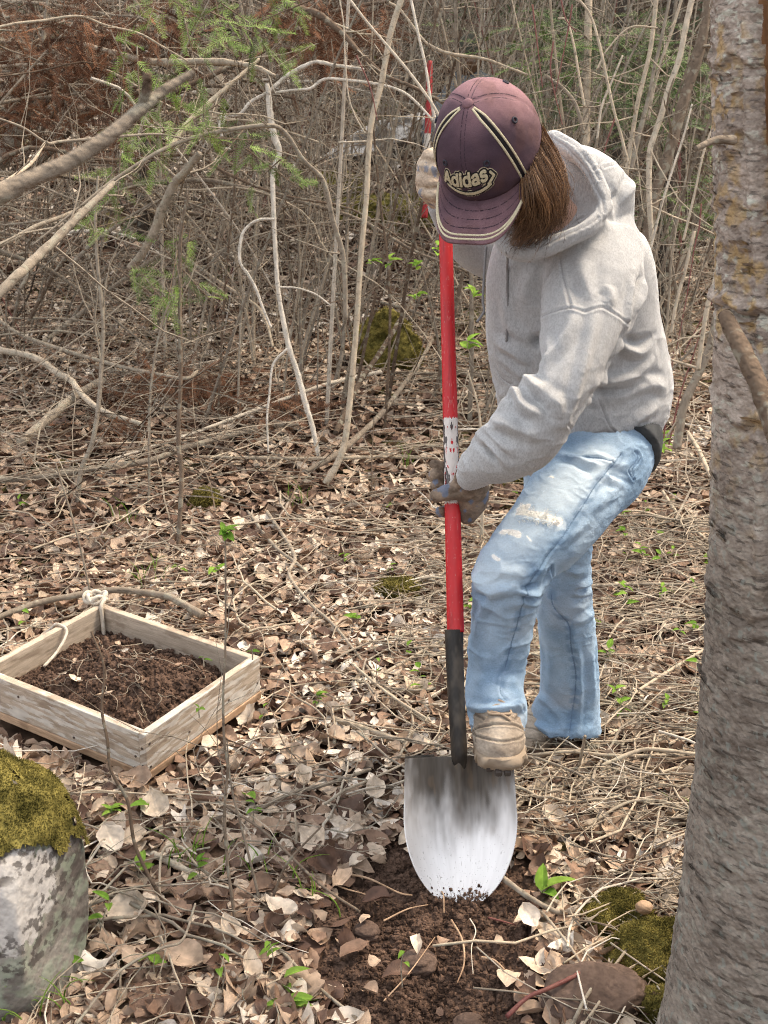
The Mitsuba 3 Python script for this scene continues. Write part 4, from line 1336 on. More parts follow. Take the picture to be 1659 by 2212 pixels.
# --- hooded sweatshirt
def build_hoodie():
    t, a, fa = Loft(TORSO, 110), Loft(ARM, 110), Loft(FARARM, 80)
    CM = np.stack([RGT, UPV, -FWD], 1)
    rim = PX(*np.array([(1196, 300, 2.62), (1240, 327, 2.575), (1276, 370, 2.54), (1297, 420, 2.52), (1303, 456, 2.51), (1276, 488, 2.49), (1224, 515, 2.475), (1165, 540, 2.475), (1118, 543, 2.50), (1085, 515, 2.56), (1080, 455, 2.63), (1105, 385, 2.70),
                        (1150, 325, 2.68), (1196, 300, 2.62)]).T)
    rimc = cr(rim, 120)
    rt = cKDTree(rimc)
    bagc, colc, cav = PX(1262, 412, 2.71), PX(1205, 470, 2.60), PX(1188, 408, 2.51)
    ca, sa = math.cos(-.62), math.sin(-.62)
    BM = CM @ np.array([[ca, -sa, 0], [sa, ca, 0], [0, 0, 1]])

    def fn(g):
        d = smin(t(g), a(g), .018)
        d = smin(d, fa(g), .02)
        bag = ellipsoid(g, bagc, np.array([.118, .080, .125]), BM)
        col = ellipsoid(g, colc, np.array([.112, .082, .125]), CM)
        hood = smin(bag, col, .03)
        ring = rt.query(g.reshape(-1, 3), distance_upper_bound=.2, workers=-1)[0].reshape(g.shape[:-1])
        ring = np.where(np.isfinite(ring), ring, .2) - .0175
        hood = smin(hood, ring, .018)
        c = ellipsoid(g, cav, np.array([.102, .100, .150]), CM)
        hood = smax(hood, -c, .008)
        hood = smin(hood, ring + .004, .006)
        d = smin(smax(d, -c, .02), hood, .020)
        return d
    v, f = mesh_of(fn, [TORSO, ARM, FARARM], .0062, .05, extra=[(bagc - .20, bagc + .20)], it=8)
    v, f = biggest(v, f)
    v, f = loopsub(v, f)
    S = Surf(v, f)
    px = S.q
    # large soft folds drawn from the photograph
    for pts, amp, w in (([(1000, 690), (940, 900), (860, 1200), (760, 1550)], .007, .013), ([(830, 710), (780, 850), (650, 1050), (560, 1150)], .009, .014), ([(455, 1180), (520, 1250), (600, 1290)], .013, .013),
                        ([(320, 1350), (400, 1290), (450, 1400), (560, 1460)], .013, .014), ([(210, 1520), (330, 1540), (480, 1600), (560, 1590)], .011, .015), ([(90, 1590), (130, 1640), (260, 1770), (330, 1850)], .009, .009), ([(130, 1560), (230, 1650), (350, 1760)], .008, .010),
                        ([(600, 1330), (700, 1380), (720, 1500)], .006, .015), ([(1200, 960), (1330, 1000), (1420, 930)], .009, .013), ([(990, 1230), (1150, 1200), (1300, 1165), (1430, 1010)], .014, .016), ([(1100, 1340), (1280, 1270), (1400, 1230), (1500, 1260)], .012, .015),
                        ([(880, 1430), (960, 1380), (1010, 1300)], .008, .013), ([(1180, 1560), (1320, 1480), (1440, 1400)], .008, .014), ([(240, 920), (380, 990), (500, 1110)], .010, .016), ([(230, 1000), (320, 1080), (440, 1170)], .007, .013),
                        ([(1270, 480), (1250, 620), (1220, 780)], .010, .013), ([(1350, 400), (1330, 560), (1280, 700)], .008, .012), ([(880, 300), (900, 450), (960, 620)], .005, .018), ([(1050, 480), (1090, 580), (1060, 650)], .006, .014), ([(300, 560), (330, 760), (420, 900)], .006, .018),
                        ([(560, 330), (480, 480), (440, 640)], .008, .018), ([(170, 1100), (260, 1300), (300, 1420)], .005, .014), ([(620, 900), (640, 1000), (600, 1120)], .006, .012)):
        S.fold(c4(pts), amp * 1.35, w * .9, rel=.4)
    for pts, amp, w in (([(700, 290), (600, 450), (555, 600), (545, 800), (530, 960), (560, 1060)], .020, .011), ([(130, 1680), (200, 1765), (245, 1815)], .010, .007), ([(1190, 890), (1300, 925), (1425, 870)], .013, .011), ([(1000, 1300), (1200, 1285), (1350, 1235), (1470, 1225)], .012, .012),
                        ([(1245, 790), (1265, 600), (1345, 415)], .012, .010), ([(830, 1480), (960, 1340), (1100, 1080), (1215, 800)], .010, .011), ([(470, 1330), (560, 1370), (640, 1480)], .008, .010), ([(380, 1480), (430, 1560), (440, 1680)], .007, .011), ([(1080, 1080), (1200, 1060), (1290, 1100)], .009, .013),
                        ([(460, 1090), (540, 1120), (580, 1050)], .012, .012), ([(760, 500), (830, 520), (880, 600)], .005, .014)):
        S.fold(c4(pts), amp * 1.5, w * .9, True)
    for pts, amp, w, vly in (([(1400, 620), (1412, 690), (1370, 800), (1300, 850)], .011, .011, True), ([(1450, 640), (1440, 760), (1350, 880)], .007, .012, False), ([(1300, 700), (1330, 780), (1310, 900)], .005, .013, False), ([(1000, 640), (1080, 760), (1110, 860)], .006, .012, False), ([(1240, 1000), (1360, 960), (1440, 930)], .008, .010, True),
                             ([(980, 500), (1100, 540), (1250, 560)], .004, .018, False)):
        S.fold(c1(pts), amp * 1.4, w, vly)
    noisefold(S, .0018, 9, 5, (1, 1, .6))
    waist = np.clip((1.15 - S.v[:, 2]) / .25, .25, 1)
    crumple(S, .0055, 9, 11, (1, 1, 1.5), .06, waist)
    crumple(S, .0032, 20, 17, (1, 1, 1.3), .07, waist)
    # seams: they sit in slight grooves
    for pts in (c4([(715, 260), (745, 450), (800, 660)]), c4([(560, 740), (680, 690), (800, 665), (900, 690), (1030, 660), (1130, 710), (1225, 780)]), c4([(975, 1260), (1030, 1400), (1080, 1530), (1145, 1610)]), c4([(770, 1530), (850, 1625)]),
                c4([(230, 1100), (280, 1190), (370, 1235), (460, 1200)]), c1([(930, 440), (1050, 520), (1150, 640), (1200, 740), (1250, 830), (1265, 920)]), c1([(1230, 960), (1150, 1010), (1000, 1080), (850, 1150)]), c1([(1200, 650), (1320, 620), (1400, 590)]),
                c1([(950, 425), (1075, 500), (1180, 620), (1235, 720)]), c1([(1200, 920), (1050, 1000), (900, 1075), (800, 1100)])):
        S.seamline(pts, .0016, .003)
    v, f = S.done()
    uv = np.stack([S.seam, np.zeros(len(v))], -1)
    h = part(PERSON, 'sweatshirt', (v, f), 'm_hoodie', True, uv, 'heather grey hooded sweatshirt with the hood down')
    # draw cords
    C = S.curve(c4([(318, 250), (325, 500), (328, 700), (318, 880), (315, 960)]), 30)
    C = C + unit(CAM - C) * .004
    vv, ff = tube(C[::6], np.full(len(C[::6]), .0027), 60, 8)
    part(h, 'draw_cord', (vv, ff), 'm_cord', True)
    P = PX(*np.array([(1050, 533, 2.655), (1046, 590, 2.645), (1043, 647, 2.64), (1045, 673, 2.64), (1030, 696, 2.64)]).T)
    vv, ff = tube(P, np.full(5, .0027), 50, 8)
    part(h, 'draw_cord', (vv, ff), 'm_cord', True)


build_hoodie()


# --- jeans
def build_jeans():
    l1, l2 = Loft(LEG1, 130, cap=.012), Loft(LEG2, 130, cap=.012)
    fn = lambda g: smin(l1(g), l2(g), .014)
    v, f = mesh_of(fn, [LEG1, LEG2], .0062, .03, it=7)
    v, f = biggest(v, f)
    v, f = loopsub(v, f)
    S = Surf(v, f)
    for pts, amp, w in (([(400, 1012), (470, 1030), (525, 1020)], .010, .008), ([(430, 1085), (480, 1095), (515, 1080)], .008, .008), ([(110, 900), (130, 980), (210, 1020), (310, 1000), (390, 960)], .009, .014), ([(200, 1050), (150, 1160), (110, 1300)], .006, .012),
                        ([(60, 1745), (150, 1775), (300, 1765), (420, 1740)], .012, .010), ([(75, 1855), (200, 1895), (330, 1905), (405, 1890)], .008, .008), ([(760, 985), (810, 975), (850, 950)], .010, .009), ([(730, 1030), (800, 1050), (855, 1030)], .007, .010), ([(690, 1190), (780, 1200), (870, 1150)], .006, .012),
                        ([(520, 1690), (590, 1740), (640, 1850)], .008, .012), ([(460, 1860), (560, 1900), (640, 1990)], .007, .010), ([(640, 140), (760, 175), (900, 215), (980, 205)], .007, .012), ([(800, 540), (900, 450), (1020, 370)], .006, .014), ([(640, 720), (740, 640), (840, 560)], .006, .013), ([(745, 1300), (775, 1450), (782, 1700), (762, 1900), (700, 1985)], .006, .009),
                        ([(880, 260), (980, 300), (1080, 320)], .006, .012), ([(850, 130), (1000, 200), (1100, 210)], .005, .012), ([(230, 1100), (300, 1200), (320, 1330)], .004, .016), ([(130, 1350), (160, 1500), (140, 1640)], .005, .014), ([(580, 1350), (600, 1500), (580, 1640)], .005, .014), ([(850, 1380), (860, 1550), (870, 1700)], .005, .012),
                        ([(240, 1560), (300, 1600), (380, 1590)], .005, .010), ([(700, 870), (780, 900), (840, 880)], .006, .011), ([(250, 880), (330, 900), (430, 880)], .005, .012)):
        S.fold(c5(pts), amp * 1.2, w * .9, rel=.35)
    for pts, amp, w in (([(390, 985), (440, 1000), (520, 965)], .011, .007), ([(420, 1058), (470, 1068), (510, 1052)], .009, .006), ([(100, 1045), (150, 1055), (190, 1040)], .007, .009), ([(70, 1795), (200, 1840), (330, 1850), (412, 1812)], .011, .009), ([(720, 1055), (780, 1062), (850, 1042)], .009, .008),
                        ([(770, 1005), (815, 1005), (850, 985)], .007, .006), ([(580, 1770), (620, 1830), (630, 1900)], .007, .009), ([(960, 255), (1050, 300), (1105, 325)], .007, .010), ([(640, 160), (760, 200), (860, 260)], .006, .010), ([(590, 860), (560, 950), (530, 1010)], .006, .010), ([(640, 1180), (700, 1215), (790, 1150)], .006, .010)):
        S.fold(c5(pts), amp * 1.3, w * .9, True)
    noisefold(S, .0018, 11, 15, (1, 1, 1.6))
    crumple(S, .0040, 11, 31, (1, 1, 1.7), .06)
    crumple(S, .0026, 24, 37, (1, 1, 1.6), .07)
    for pts in ([(1040, 140), (960, 240), (870, 350), (800, 470), (720, 590), (640, 700), (560, 800), (470, 940), (430, 1050), (390, 1180), (350, 1330), (310, 1480), (270, 1610), (265, 1670), (290, 1710), (390, 1740), (430, 1790)],
                [(600, 850), (605, 1090), (650, 1160), (715, 1240), (720, 1350), (750, 1500), (755, 1620), (730, 1800), (705, 1960)], [(720, 158), (850, 155), (980, 192)], [(1130, 120), (1150, 165), (1095, 230), (1105, 270), (1125, 300)], [(1145, 125), (1165, 170), (1112, 232), (1122, 268)],
                [(95, 1895), (200, 1925), (330, 1935), (400, 1915)], [(455, 1890), (520, 1940), (610, 1990), (700, 2010)]):
        S.seamline(c5(pts), .0018, .0032)
    # wear: torn threads, fading on the thigh and knee
    wear = .30 + .25 * (mfbm(S.v * 8, 3, 6) - .5)
    def near(pts, r, val, ragged=.4):
        C = S.curve(c5(pts), 20)
        d, _ = S.dist(C)
        r2 = r * (1 + ragged * 2 * (mfbm(S.v * 90, 3, 4) - .5))
        return val * np.clip(1.35 - d / r2 * 1.0, 0, 1)
    for pts, r, val in (([(900, 200), (700, 330), (520, 480), (350, 680), (200, 850)], .085, .36), ([(120, 900), (200, 900), (330, 880)], .05, .30), ([(680, 1250), (800, 1600), (850, 1850)], .05, .08), ([(800, 900), (800, 700)], .05, .18), ([(120, 1200), (100, 1400)], .03, .12)):
        wear = np.maximum(wear, wear * .5 + near(pts, r, val, .15))
    for pts, r in (([(400, 505), (480, 515), (560, 540), (640, 570)], .020), ([(395, 480), (440, 470)], .014), ([(285, 640), (340, 635), (385, 655)], .013), ([(225, 790), (262, 815)], .007), ([(590, 285), (615, 292)], .004), ([(440, 660), (465, 690)], .003)):
        wear = np.maximum(wear, near(pts, r, 1.0, .55))
    C = S.curve(c5([(400, 555), (480, 560), (560, 575), (640, 572)]), 20)
    d, _ = S.dist(C); S.disp += .0035 * np.exp(-(d / .005) ** 2)
    C = S.curve(c5([(390, 500), (480, 500), (560, 520), (640, 555)]), 20)
    d, _ = S.dist(C); S.disp -= .004 * np.exp(-(d / .011) ** 2)
    v, f = S.done()
    j = part(PERSON, 'jeans', (v, f), 'm_denim', True, np.stack([S.seam, np.clip(wear, 0, 1)], -1), 'light blue ripped jeans')
    # frayed white threads across the tears and at the hems
    g = np.random.default_rng(41)
    Q, R = [], []
    def fray(pts, n, L, lift, spread):
        C = S.curve(c5(pts), 30)
        nn = unit(CAM - C)
        for _ in range(n):
            i = g.integers(len(C))
            d = unit(np.cross(nn[i], C[min(i + 3, len(C) - 1)] - C[max(i - 3, 0)]) + spread * g.standard_normal(3) * .02)
            if g.random() < .5: d = -d
            p = C[i] + nn[i] * lift + .002 * g.standard_normal(3)
            l = L * g.uniform(.4, 1)
            Q.append([p, p + d * l * .5 + nn[i] * .002 + .0015 * g.standard_normal(3), p + d * l + nn[i] * .001 + .002 * g.standard_normal(3)]); R.append([.0005, .0005, .0003])
    fray([(390, 510), (480, 520), (560, 540), (640, 565)], 170, .022, .001, 1); fray([(395, 558), (480, 565), (560, 580), (640, 572)], 120, .010, .003, 1); fray([(290, 640), (385, 655)], 50, .012, .001, 1); fray([(400, 475), (440, 470)], 30, .010, .001, 1)
    fray([(95, 1915), (250, 1940), (400, 1920)], 50, .007, .0, 1); fray([(455, 1920), (600, 1990), (700, 2020), (860, 1990), (905, 1930)], 90, .009, .0, 1)
    V, F, _, _ = tubes(np.array(Q), np.array(R), 4)
    part(j, 'frayed_threads', (V, F), 'm_thread', True, kind='stuff')
    # belt, seen between sweatshirt and jeans at the back
    BL = Loft([(1144, 992, 1424, 962, 2.875, .142), (1146, 965, 1428, 940, 2.895, .145), (1150, 940, 1430, 918, 2.91, .145)], 30, cap=.0)
    v, f = mesh_of(lambda gg: BL(gg), [[(1142, 1000, 1424, 984, 2.875, .145), (1150, 920, 1430, 915, 2.91, .145)]], .006, .03)
    part(PERSON, 'belt', (v, f), 'm_belt', True, label='black belt showing under the back of the sweatshirt')


build_jeans()


# --- gloves
def hand_mesh(fn, lo, hi, h=.0031, it=6):
    g, o, _ = grid(lo, hi, h)
    v, f = nets(fn(g), o, h)
    v, f = biggest(v, f)
    return smooth_mesh(v, f, it), f


def zh(y): return 2.575 + .145 * (1962 - y) / 1567.0


def build_gloves():
    P = lambda x, y, z: PX(x, y, z)
    def low(g):
        z = zh(1065)
        d = chain(g, [P(1014, 1033, z - .050), P(1019, 1050, z - .028), P(1022, 1070, z - .006)], [.031, .030, .030], .02)      # wrist into palm
        d = smin(d, chain(g, [P(1021, 1058, z - .010), P(1018, 1085, z + .004), P(1009, 1112, z + .012)], [.029, .027, .020], .02), .015)
        th = chain(g, [P(1020, 1052, z - .030), P(999, 1063, z - .036), P(966, 1064, z - .036), P(944, 1071, z - .026)], [.0195, .0160, .0150, .0145], .008)
        d = smin(d, th, .009)
        d = smin(d, chain(g, [P(1005, 1030, z - .034), P(990, 1046, z - .033), P(977, 1053, z - .034)], [.012, .011, .009], .008), .008)   # fold of leather above the thumb
        for y0, y1, tx, ty, tz, r in ((1052, 1012, 938, 1003, .010, .0100), (1068, 1034, 939, 1027, .004, .0132), (1086, 1058, 942, 1049, .006, .0122), (1106, 1104, 951, 1106, .008, .0110)):
            fg = chain(g, [P(1016, y0, z + .016), P(996, (y0 + y1) / 2, z + .034), P(966, y1, z + .033), P(tx, ty, z + tz)], [.0145, .0130, .0125, r], .006)
            d = smin(d, fg, .005)
        return d
    c = P(985, 1060, zh(1060))
    v, f = hand_mesh(low, c - [.10, .12, .11], c + [.10, .12, .11])
    v, f = loopsub(v, f)
    S = Surf(v, f)
    c2 = lambda p: np.array(p, float) * .1225 + [908, 867.5]
    S.fold(c2([(430, 1620), (560, 1630), (690, 1570), (760, 1480)]), .0022, .0035, True)
    S.fold(c2([(490, 1440), (495, 1500), (510, 1530)]), .0020, .003, True)
    S.fold(c2([(700, 1640), (860, 1660), (960, 1620)]), .0020, .004, True)
    S.fold(c2([(820, 1760), (900, 1800), (860, 1900)]), .0016, .004, True)
    S.fold(c2([(560, 1410), (640, 1450), (760, 1400)]), .0020, .004, True)
    noisefold(S, .0012, 55, 3)
    v, f = S.done()
    part(PERSON, 'glove', (v, f), 'm_glove', True, np.stack([S.seam, 0 * S.seam], -1), 'dirty brown work glove gripping the white band')

    def up(g):
        z = zh(375)
        d = chain(g, [P(950, 425, z + .040), P(937, 400, z + .020), P(931, 360, z + .014)], [.030, .033, .030], .02)
        d = smin(d, ellipsoid(g, P(935, 378, z + .006), np.array([.030, .034, .048])), .012)
        for y, r, x0, sag in ((338, .0140, 926, 4), (364, .0152, 919, 8), (391, .0155, 914, 10), (414, .0135, 918, 12)):
            fg = chain(g, [P(x0 + 8, y - 4, z + .010), P(x0 + 1, y, z - .014), P(x0 + 20, y + sag * .5, z - .036), P(x0 + 48, y + sag, z - .034), P(x0 + 62, y + sag + 2, z - .016)], [r, r, r * .95, r * .9, r * .8], .006)
            d = smin(d, fg, .004)
        d = smin(d, chain(g, [P(940, 424, z + .012), P(953, 436, z - .016), P(972, 437, z - .030)], [.016, .0145, .012], .006), .006)    # thumb below
        return d
    c = P(940, 385, zh(380))
    v, f = hand_mesh(up, c - [.10, .12, .11], c + [.10, .12, .11])
    v, f = loopsub(v, f)
    S = Surf(v, f)
    noisefold(S, .0018, 50, 9)
    for pts in ([(922, 380), (935, 383), (952, 392)], [(915, 405), (930, 408), (950, 404)], [(925, 352), (945, 352)]):
        S.fold(np.array(pts, float), .003, .004, True)
    v, f = S.done()
    part(PERSON, 'glove', (v, f), 'm_glove', True, np.stack([S.seam, 0 * S.seam], -1), 'paler work glove on top of the handle, partly behind the cap')


build_gloves()


# --- shoes
def shoe(toe, fwd, name_label):
    fwd = unit(np.asarray(fwd, float)); up = np.array([0, 0, 1.0]); up = unit(up - up @ fwd * fwd); lat = np.cross(fwd, up)
    W = lambda p: toe + np.asarray(p)[..., :1] * lat + (np.asarray(p)[..., 1:2] - .285) * fwd + np.asarray(p)[..., 2:3] * up
    k = part  # local frame: x lateral, y heel 0 .. toe .285, z up
    def fn(g):
        d = ellipsoid(g, np.array([0, .052, .058]), np.array([.038, .055, .058]))
        d = smin(d, ellipsoid(g, np.array([0, .14, .045]), np.array([.046, .095, .045])), .03)
        d = smin(d, ellipsoid(g, np.array([.002, .215, .036]), np.array([.053, .066, .040])), .03)
        d = smin(d, ellipsoid(g, np.array([0, .062, .105]), np.array([.038, .052, .055])), .03)
        d = smin(d, capsule(g, (0, .10, .080), (0, .198, .054), .030, .026), .03)
        return smax(smax(d, .020 - g[..., 2], .004), g[..., 2] - .118, .006)
    g, o, _ = grid((-.07, -.02, .0), (.07, .30, .17), .0036)
    v, f = nets(fn(g), o, .0036)
    v = smooth_mesh(v, f, 6)
    v, f = loopsub(v, f)
    n = vnormals(v, f)
    seam = np.full(len(v), .1)
    disp = np.zeros(len(v))
    def line(fnxyz, depth=.0016, w=.0022, wrinkle=False):
        C = fnxyz
        m = cKDTree(v)
        P = v[m.query(C)[1]]
        d, _ = cKDTree(cr(P, 160)).query(v)
        nonlocal seam, disp
        disp -= depth * np.exp(-(d / w) ** 2)
        disp += depth * .7 * np.exp(-((d - 2.2 * w) / w) ** 2)
        if not wrinkle: seam = np.minimum(seam, d)
    a = np.linspace(-1, 1, 25)
    line(np.stack([.060 * a, .222 - .030 * a ** 2, .075 - .035 * a ** 2], -1), .0025, .0026)                 # toe cap
    line(np.stack([.056 * a, .254 - .06 * a ** 2, .055 - .012 * a ** 2], -1), .0018, .0024)
    for s in (-1, 1):
        b = np.linspace(0, 1, 20)
        line(np.stack([s * (.030 + .018 * b), .20 - .13 * b, .075 + .0 * b - .02 * np.sin(3 * b)], -1), .002, .0024)
        line(np.stack([s * (.050 + 0 * b), .23 - .20 * b, .045 + .012 * np.sin(5 * b)], -1), .002, .0024)
        line(np.stack([s * (.046 + 0 * b), .16 - .05 * b, .05 + .05 * b], -1), .002, .0024)
        line(np.stack([s * (.024 + 0 * b), .185 - .10 * b, .09 + .05 * b], -1), .0024, .0024)
    disp += .0014 * (mfbm(v * 60, 3, 4) - .5) * 2
    part_u = part(PERSON, 'shoe', (W(v + n * disp[:, None]), f), 'm_shoe', True, np.stack([seam, 0 * seam], -1), name_label)
    # sole
    ys = np.linspace(0, 1, 60)
    hw = lambda t: np.interp(t, [0, .03, .10, .25, .45, .62, .76, .88, .96, 1], [.004, .020, .035, .038, .036, .046, .053, .050, .034, .004])
    L = .298
    out = np.vstack([np.stack([hw(ys), ys * L - .006], 1), np.stack([-hw(ys[::-1]), ys[::-1] * L - .006], 1)[1:-1]])
    k = len(out)
    cen = np.array([0, .14])
    rings = []
    scal = 1 + .03 * np.sign(np.sin(np.arange(k) * 1.05))
    for zz, sc in ((-.003, .90), (-.0005, .97), (.004, 1.0), (.012, 1.04), (.020, 1.035), (.028, 1.0), (.030, .95)):
        s2 = (out - cen) * sc * (scal[:, None] if .002 < zz < .022 else 1) + cen
        rise = .012 * np.clip((s2[:, 1] - .235) / .05, 0, 1) ** 2
        rings.append(np.c_[s2, zz + rise])
    V = np.vstack(rings + [[[0, .14, -.003]], [[0, .14, .030]]])
    m = len(rings)
    i, j = np.meshgrid(np.arange(m - 1), np.arange(k), indexing='ij')
    q = np.stack([i * k + j, i * k + (j + 1) % k, (i + 1) * k + (j + 1) % k, (i + 1) * k + j], -1).reshape(-1, 4)
    jj = np.arange(k)
    F = np.vstack([q[:, [0, 1, 2]], q[:, [0, 2, 3]], np.stack([(jj + 1) % k, jj, 0 * jj + m * k], 1), np.stack([(m - 1) * k + jj, (m - 1) * k + (jj + 1) % k, 0 * jj + m * k + 1], 1)])
    part(part_u, 'sole', (W(V), F), 'm_sole', 40)
    for x in (-.009, .009, .026):
        b, bf = box_mesh(.014, .016, .013, .003)
        part(part_u, 'tread_lug', (W(b + [x, .288 - 2.5 * x * x / .1, .008]), bf), 'm_rubber', 40)
    # tongue, laces and eyelets
    m = trimesh.Trimesh(v, f, process=False)
    top = lambda x, y: np.array([x, y, v[cKDTree(v[:, :2]).query([x, y], k=12)[1]][:, 2].max()])
    ys_ = np.array([.164, .184, .204])
    w_ = np.array([.022, .024, .021])
    for q_, (y, w) in enumerate(zip(ys_, w_)):
        pts = []
        for t in np.linspace(-1, 1, 9):
            yy = y + (.012 * t if q_ % 2 else -.012 * t)
            p = top(w * t, yy); p[2] += .0035 * (1 - .3 * t * t); pts.append(p)
        vv, ff = tube(W(np.array(pts)), np.full(9, .0026), 30, 8)
        part(part_u, 'lace', (vv, ff), 'm_lace', True)
    pts = []
    for t in np.linspace(0, 1, 24):
        an = t * 2 * np.pi
        p = top(.024 * np.sin(an), .192 + .013 * np.cos(an)); p[2] += .004; pts.append(p)
    vv, ff = tube(W(np.array(pts)), np.full(24, .0026), 70, 8)
    part(part_u, 'lace', (vv, ff), 'm_lace', True)
    for s in (-1, 1):
        for y in (.176, .200):
            p = top(s * .027, y)
            b = trimesh.creation.icosphere(1, .004)
            part(part_u, 'lace_hook', (W(np.asarray(b.vertices) * [1, 1, .6] + p), np.asarray(b.faces)), 'm_sole', True)


shoe(PX(1086, 1674, 2.56), (.03, -1, -.13), 'dusty tan hiking shoe on the spade step')
shoe(gpt(1119, 1640) + [0, 0, .006], (-.60, -.75, .0), 'dusty tan hiking shoe standing on the ground')


# --- hair
def build_hair():
    g = np.random.default_rng(51)
    G = np.array([[(1168, 268, 2.47), (1196, 318, 2.49), (1220, 375, 2.48), (1222, 425, 2.46), (1216, 455, 2.45)],
                  [(1166, 300, 2.44), (1194, 350, 2.44), (1214, 405, 2.43), (1213, 450, 2.42), (1200, 488, 2.42)],
                  [(1160, 335, 2.41), (1183, 385, 2.40), (1200, 432, 2.39), (1196, 472, 2.39), (1178, 500, 2.40)],
                  [(1150, 365, 2.39), (1166, 412, 2.37), (1180, 455, 2.37), (1170, 490, 2.38), (1146, 512, 2.40)],
                  [(1140, 380, 2.385), (1148, 425, 2.37), (1152, 465, 2.37), (1142, 495, 2.38), (1118, 520, 2.41)],
                  [(1128, 390, 2.40), (1130, 430, 2.40), (1130, 470, 2.40), (1118, 500, 2.41), (1102, 525, 2.43)]])
    G[..., 2] -= np.array([.085, .07, .045, .02, .0])
    Gp = PX(G[..., 0], G[..., 1], G[..., 2])
    n = 2600
    t = np.sort(g.random(n)) * (len(G) - 1.001)
    i = t.astype(int); w = (t - i)[:, None, None]
    Q = Gp[i] * (1 - w) + Gp[i + 1] * w
    lay = g.random(n)[:, None]
    fw = np.linspace(.35, 1, 5)[None, :, None]
    clump = np.sin(np.outer(t * 9, np.ones(5)) + np.linspace(0, 2, 5))[..., None]
    Q = Q + FWD * (.085 * lay)[..., None] + RGT * (.012 * lay)[..., None] * fw + (.006 * g.standard_normal((n, 1, 3)) * (1 + 2.2 * (g.random((n, 1, 1)) < .06)) + .0055 * clump * RGT) * fw + .0045 * g.standard_normal((n, 5, 3)) * fw
    ln = g.uniform(.50, 1.04, n)
    P = np.stack([cr(q, 18) for q in Q])
    P = P[:, :1] + (P - P[:, :1]) * (1 - (1 - ln[:, None, None]) * np.linspace(0, 1, 18)[None, :, None])
    P += .0018 * np.sin(np.linspace(0, 9, 18)[None, :, None] + g.uniform(0, 6, (n, 1, 3))) * np.linspace(0, 1, 18)[None, :, None]
    R = g.uniform(.0004, .0009, (n, 1)) * np.linspace(1.1, .35, 18)[None]
    v, f, row, s = tubes(P, R, 3)
    tone = np.clip(.45 + .16 * np.sin(t * 11) + .2 * g.standard_normal(n) - .55 * (lay[:, 0] - .35), 0, 1)
    ms, us = [(v, f)], [np.stack([tone[row], s], -1)]
    # the other side and the nape, mostly hidden
    n = 700
    ph = g.uniform(math.radians(95), math.radians(285), n)
    root = HD(np.stack([.080 * np.sin(ph), .098 * np.cos(ph), -.012 + 0 * ph], -1))
    mid = HD(np.stack([.090 * np.sin(ph), .100 * np.cos(ph), -.07 + .01 * g.standard_normal(n)], -1))
    end = HD(np.stack([.085 * np.sin(ph), .085 * np.cos(ph) + .01, -.135 + .02 * g.standard_normal(n)], -1)) - [0, 0, .02]
    P = np.stack([cr(q, 10) for q in np.stack([root, mid, end], 1) + .004 * g.standard_normal((n, 3, 3))])
    v, f, row, s = tubes(P, np.broadcast_to(.0013 * np.linspace(1.2, .5, 10), (n, 10)), 4)
    ms.append((v, f)); us.append(np.stack([np.clip(.4 + .2 * g.standard_normal(n), 0, 1)[row], s], -1))
    # wisps at the temple
    part(PERSON, 'hair', join(ms), 'm_hair', True, np.vstack(us), 'shoulder-length brown hair hanging out from under the cap')


build_hair()


# --- cap
CA, CB, CH = .092, .108, .125


def dome(phi, th, off=0.0):
    """crown of the cap: azimuth phi from the front (towards the right of the picture), height angle th"""
    r = np.cos(th) ** .86
    seam = .0
    p = np.stack([CA * np.sin(phi) * r, CB * np.cos(phi) * r, CH * np.sin(th) ** .95], -1)
    n = unit(p / np.array([CA, CB, CH]) ** 2)
    return p + np.asarray(off)[..., None] * n


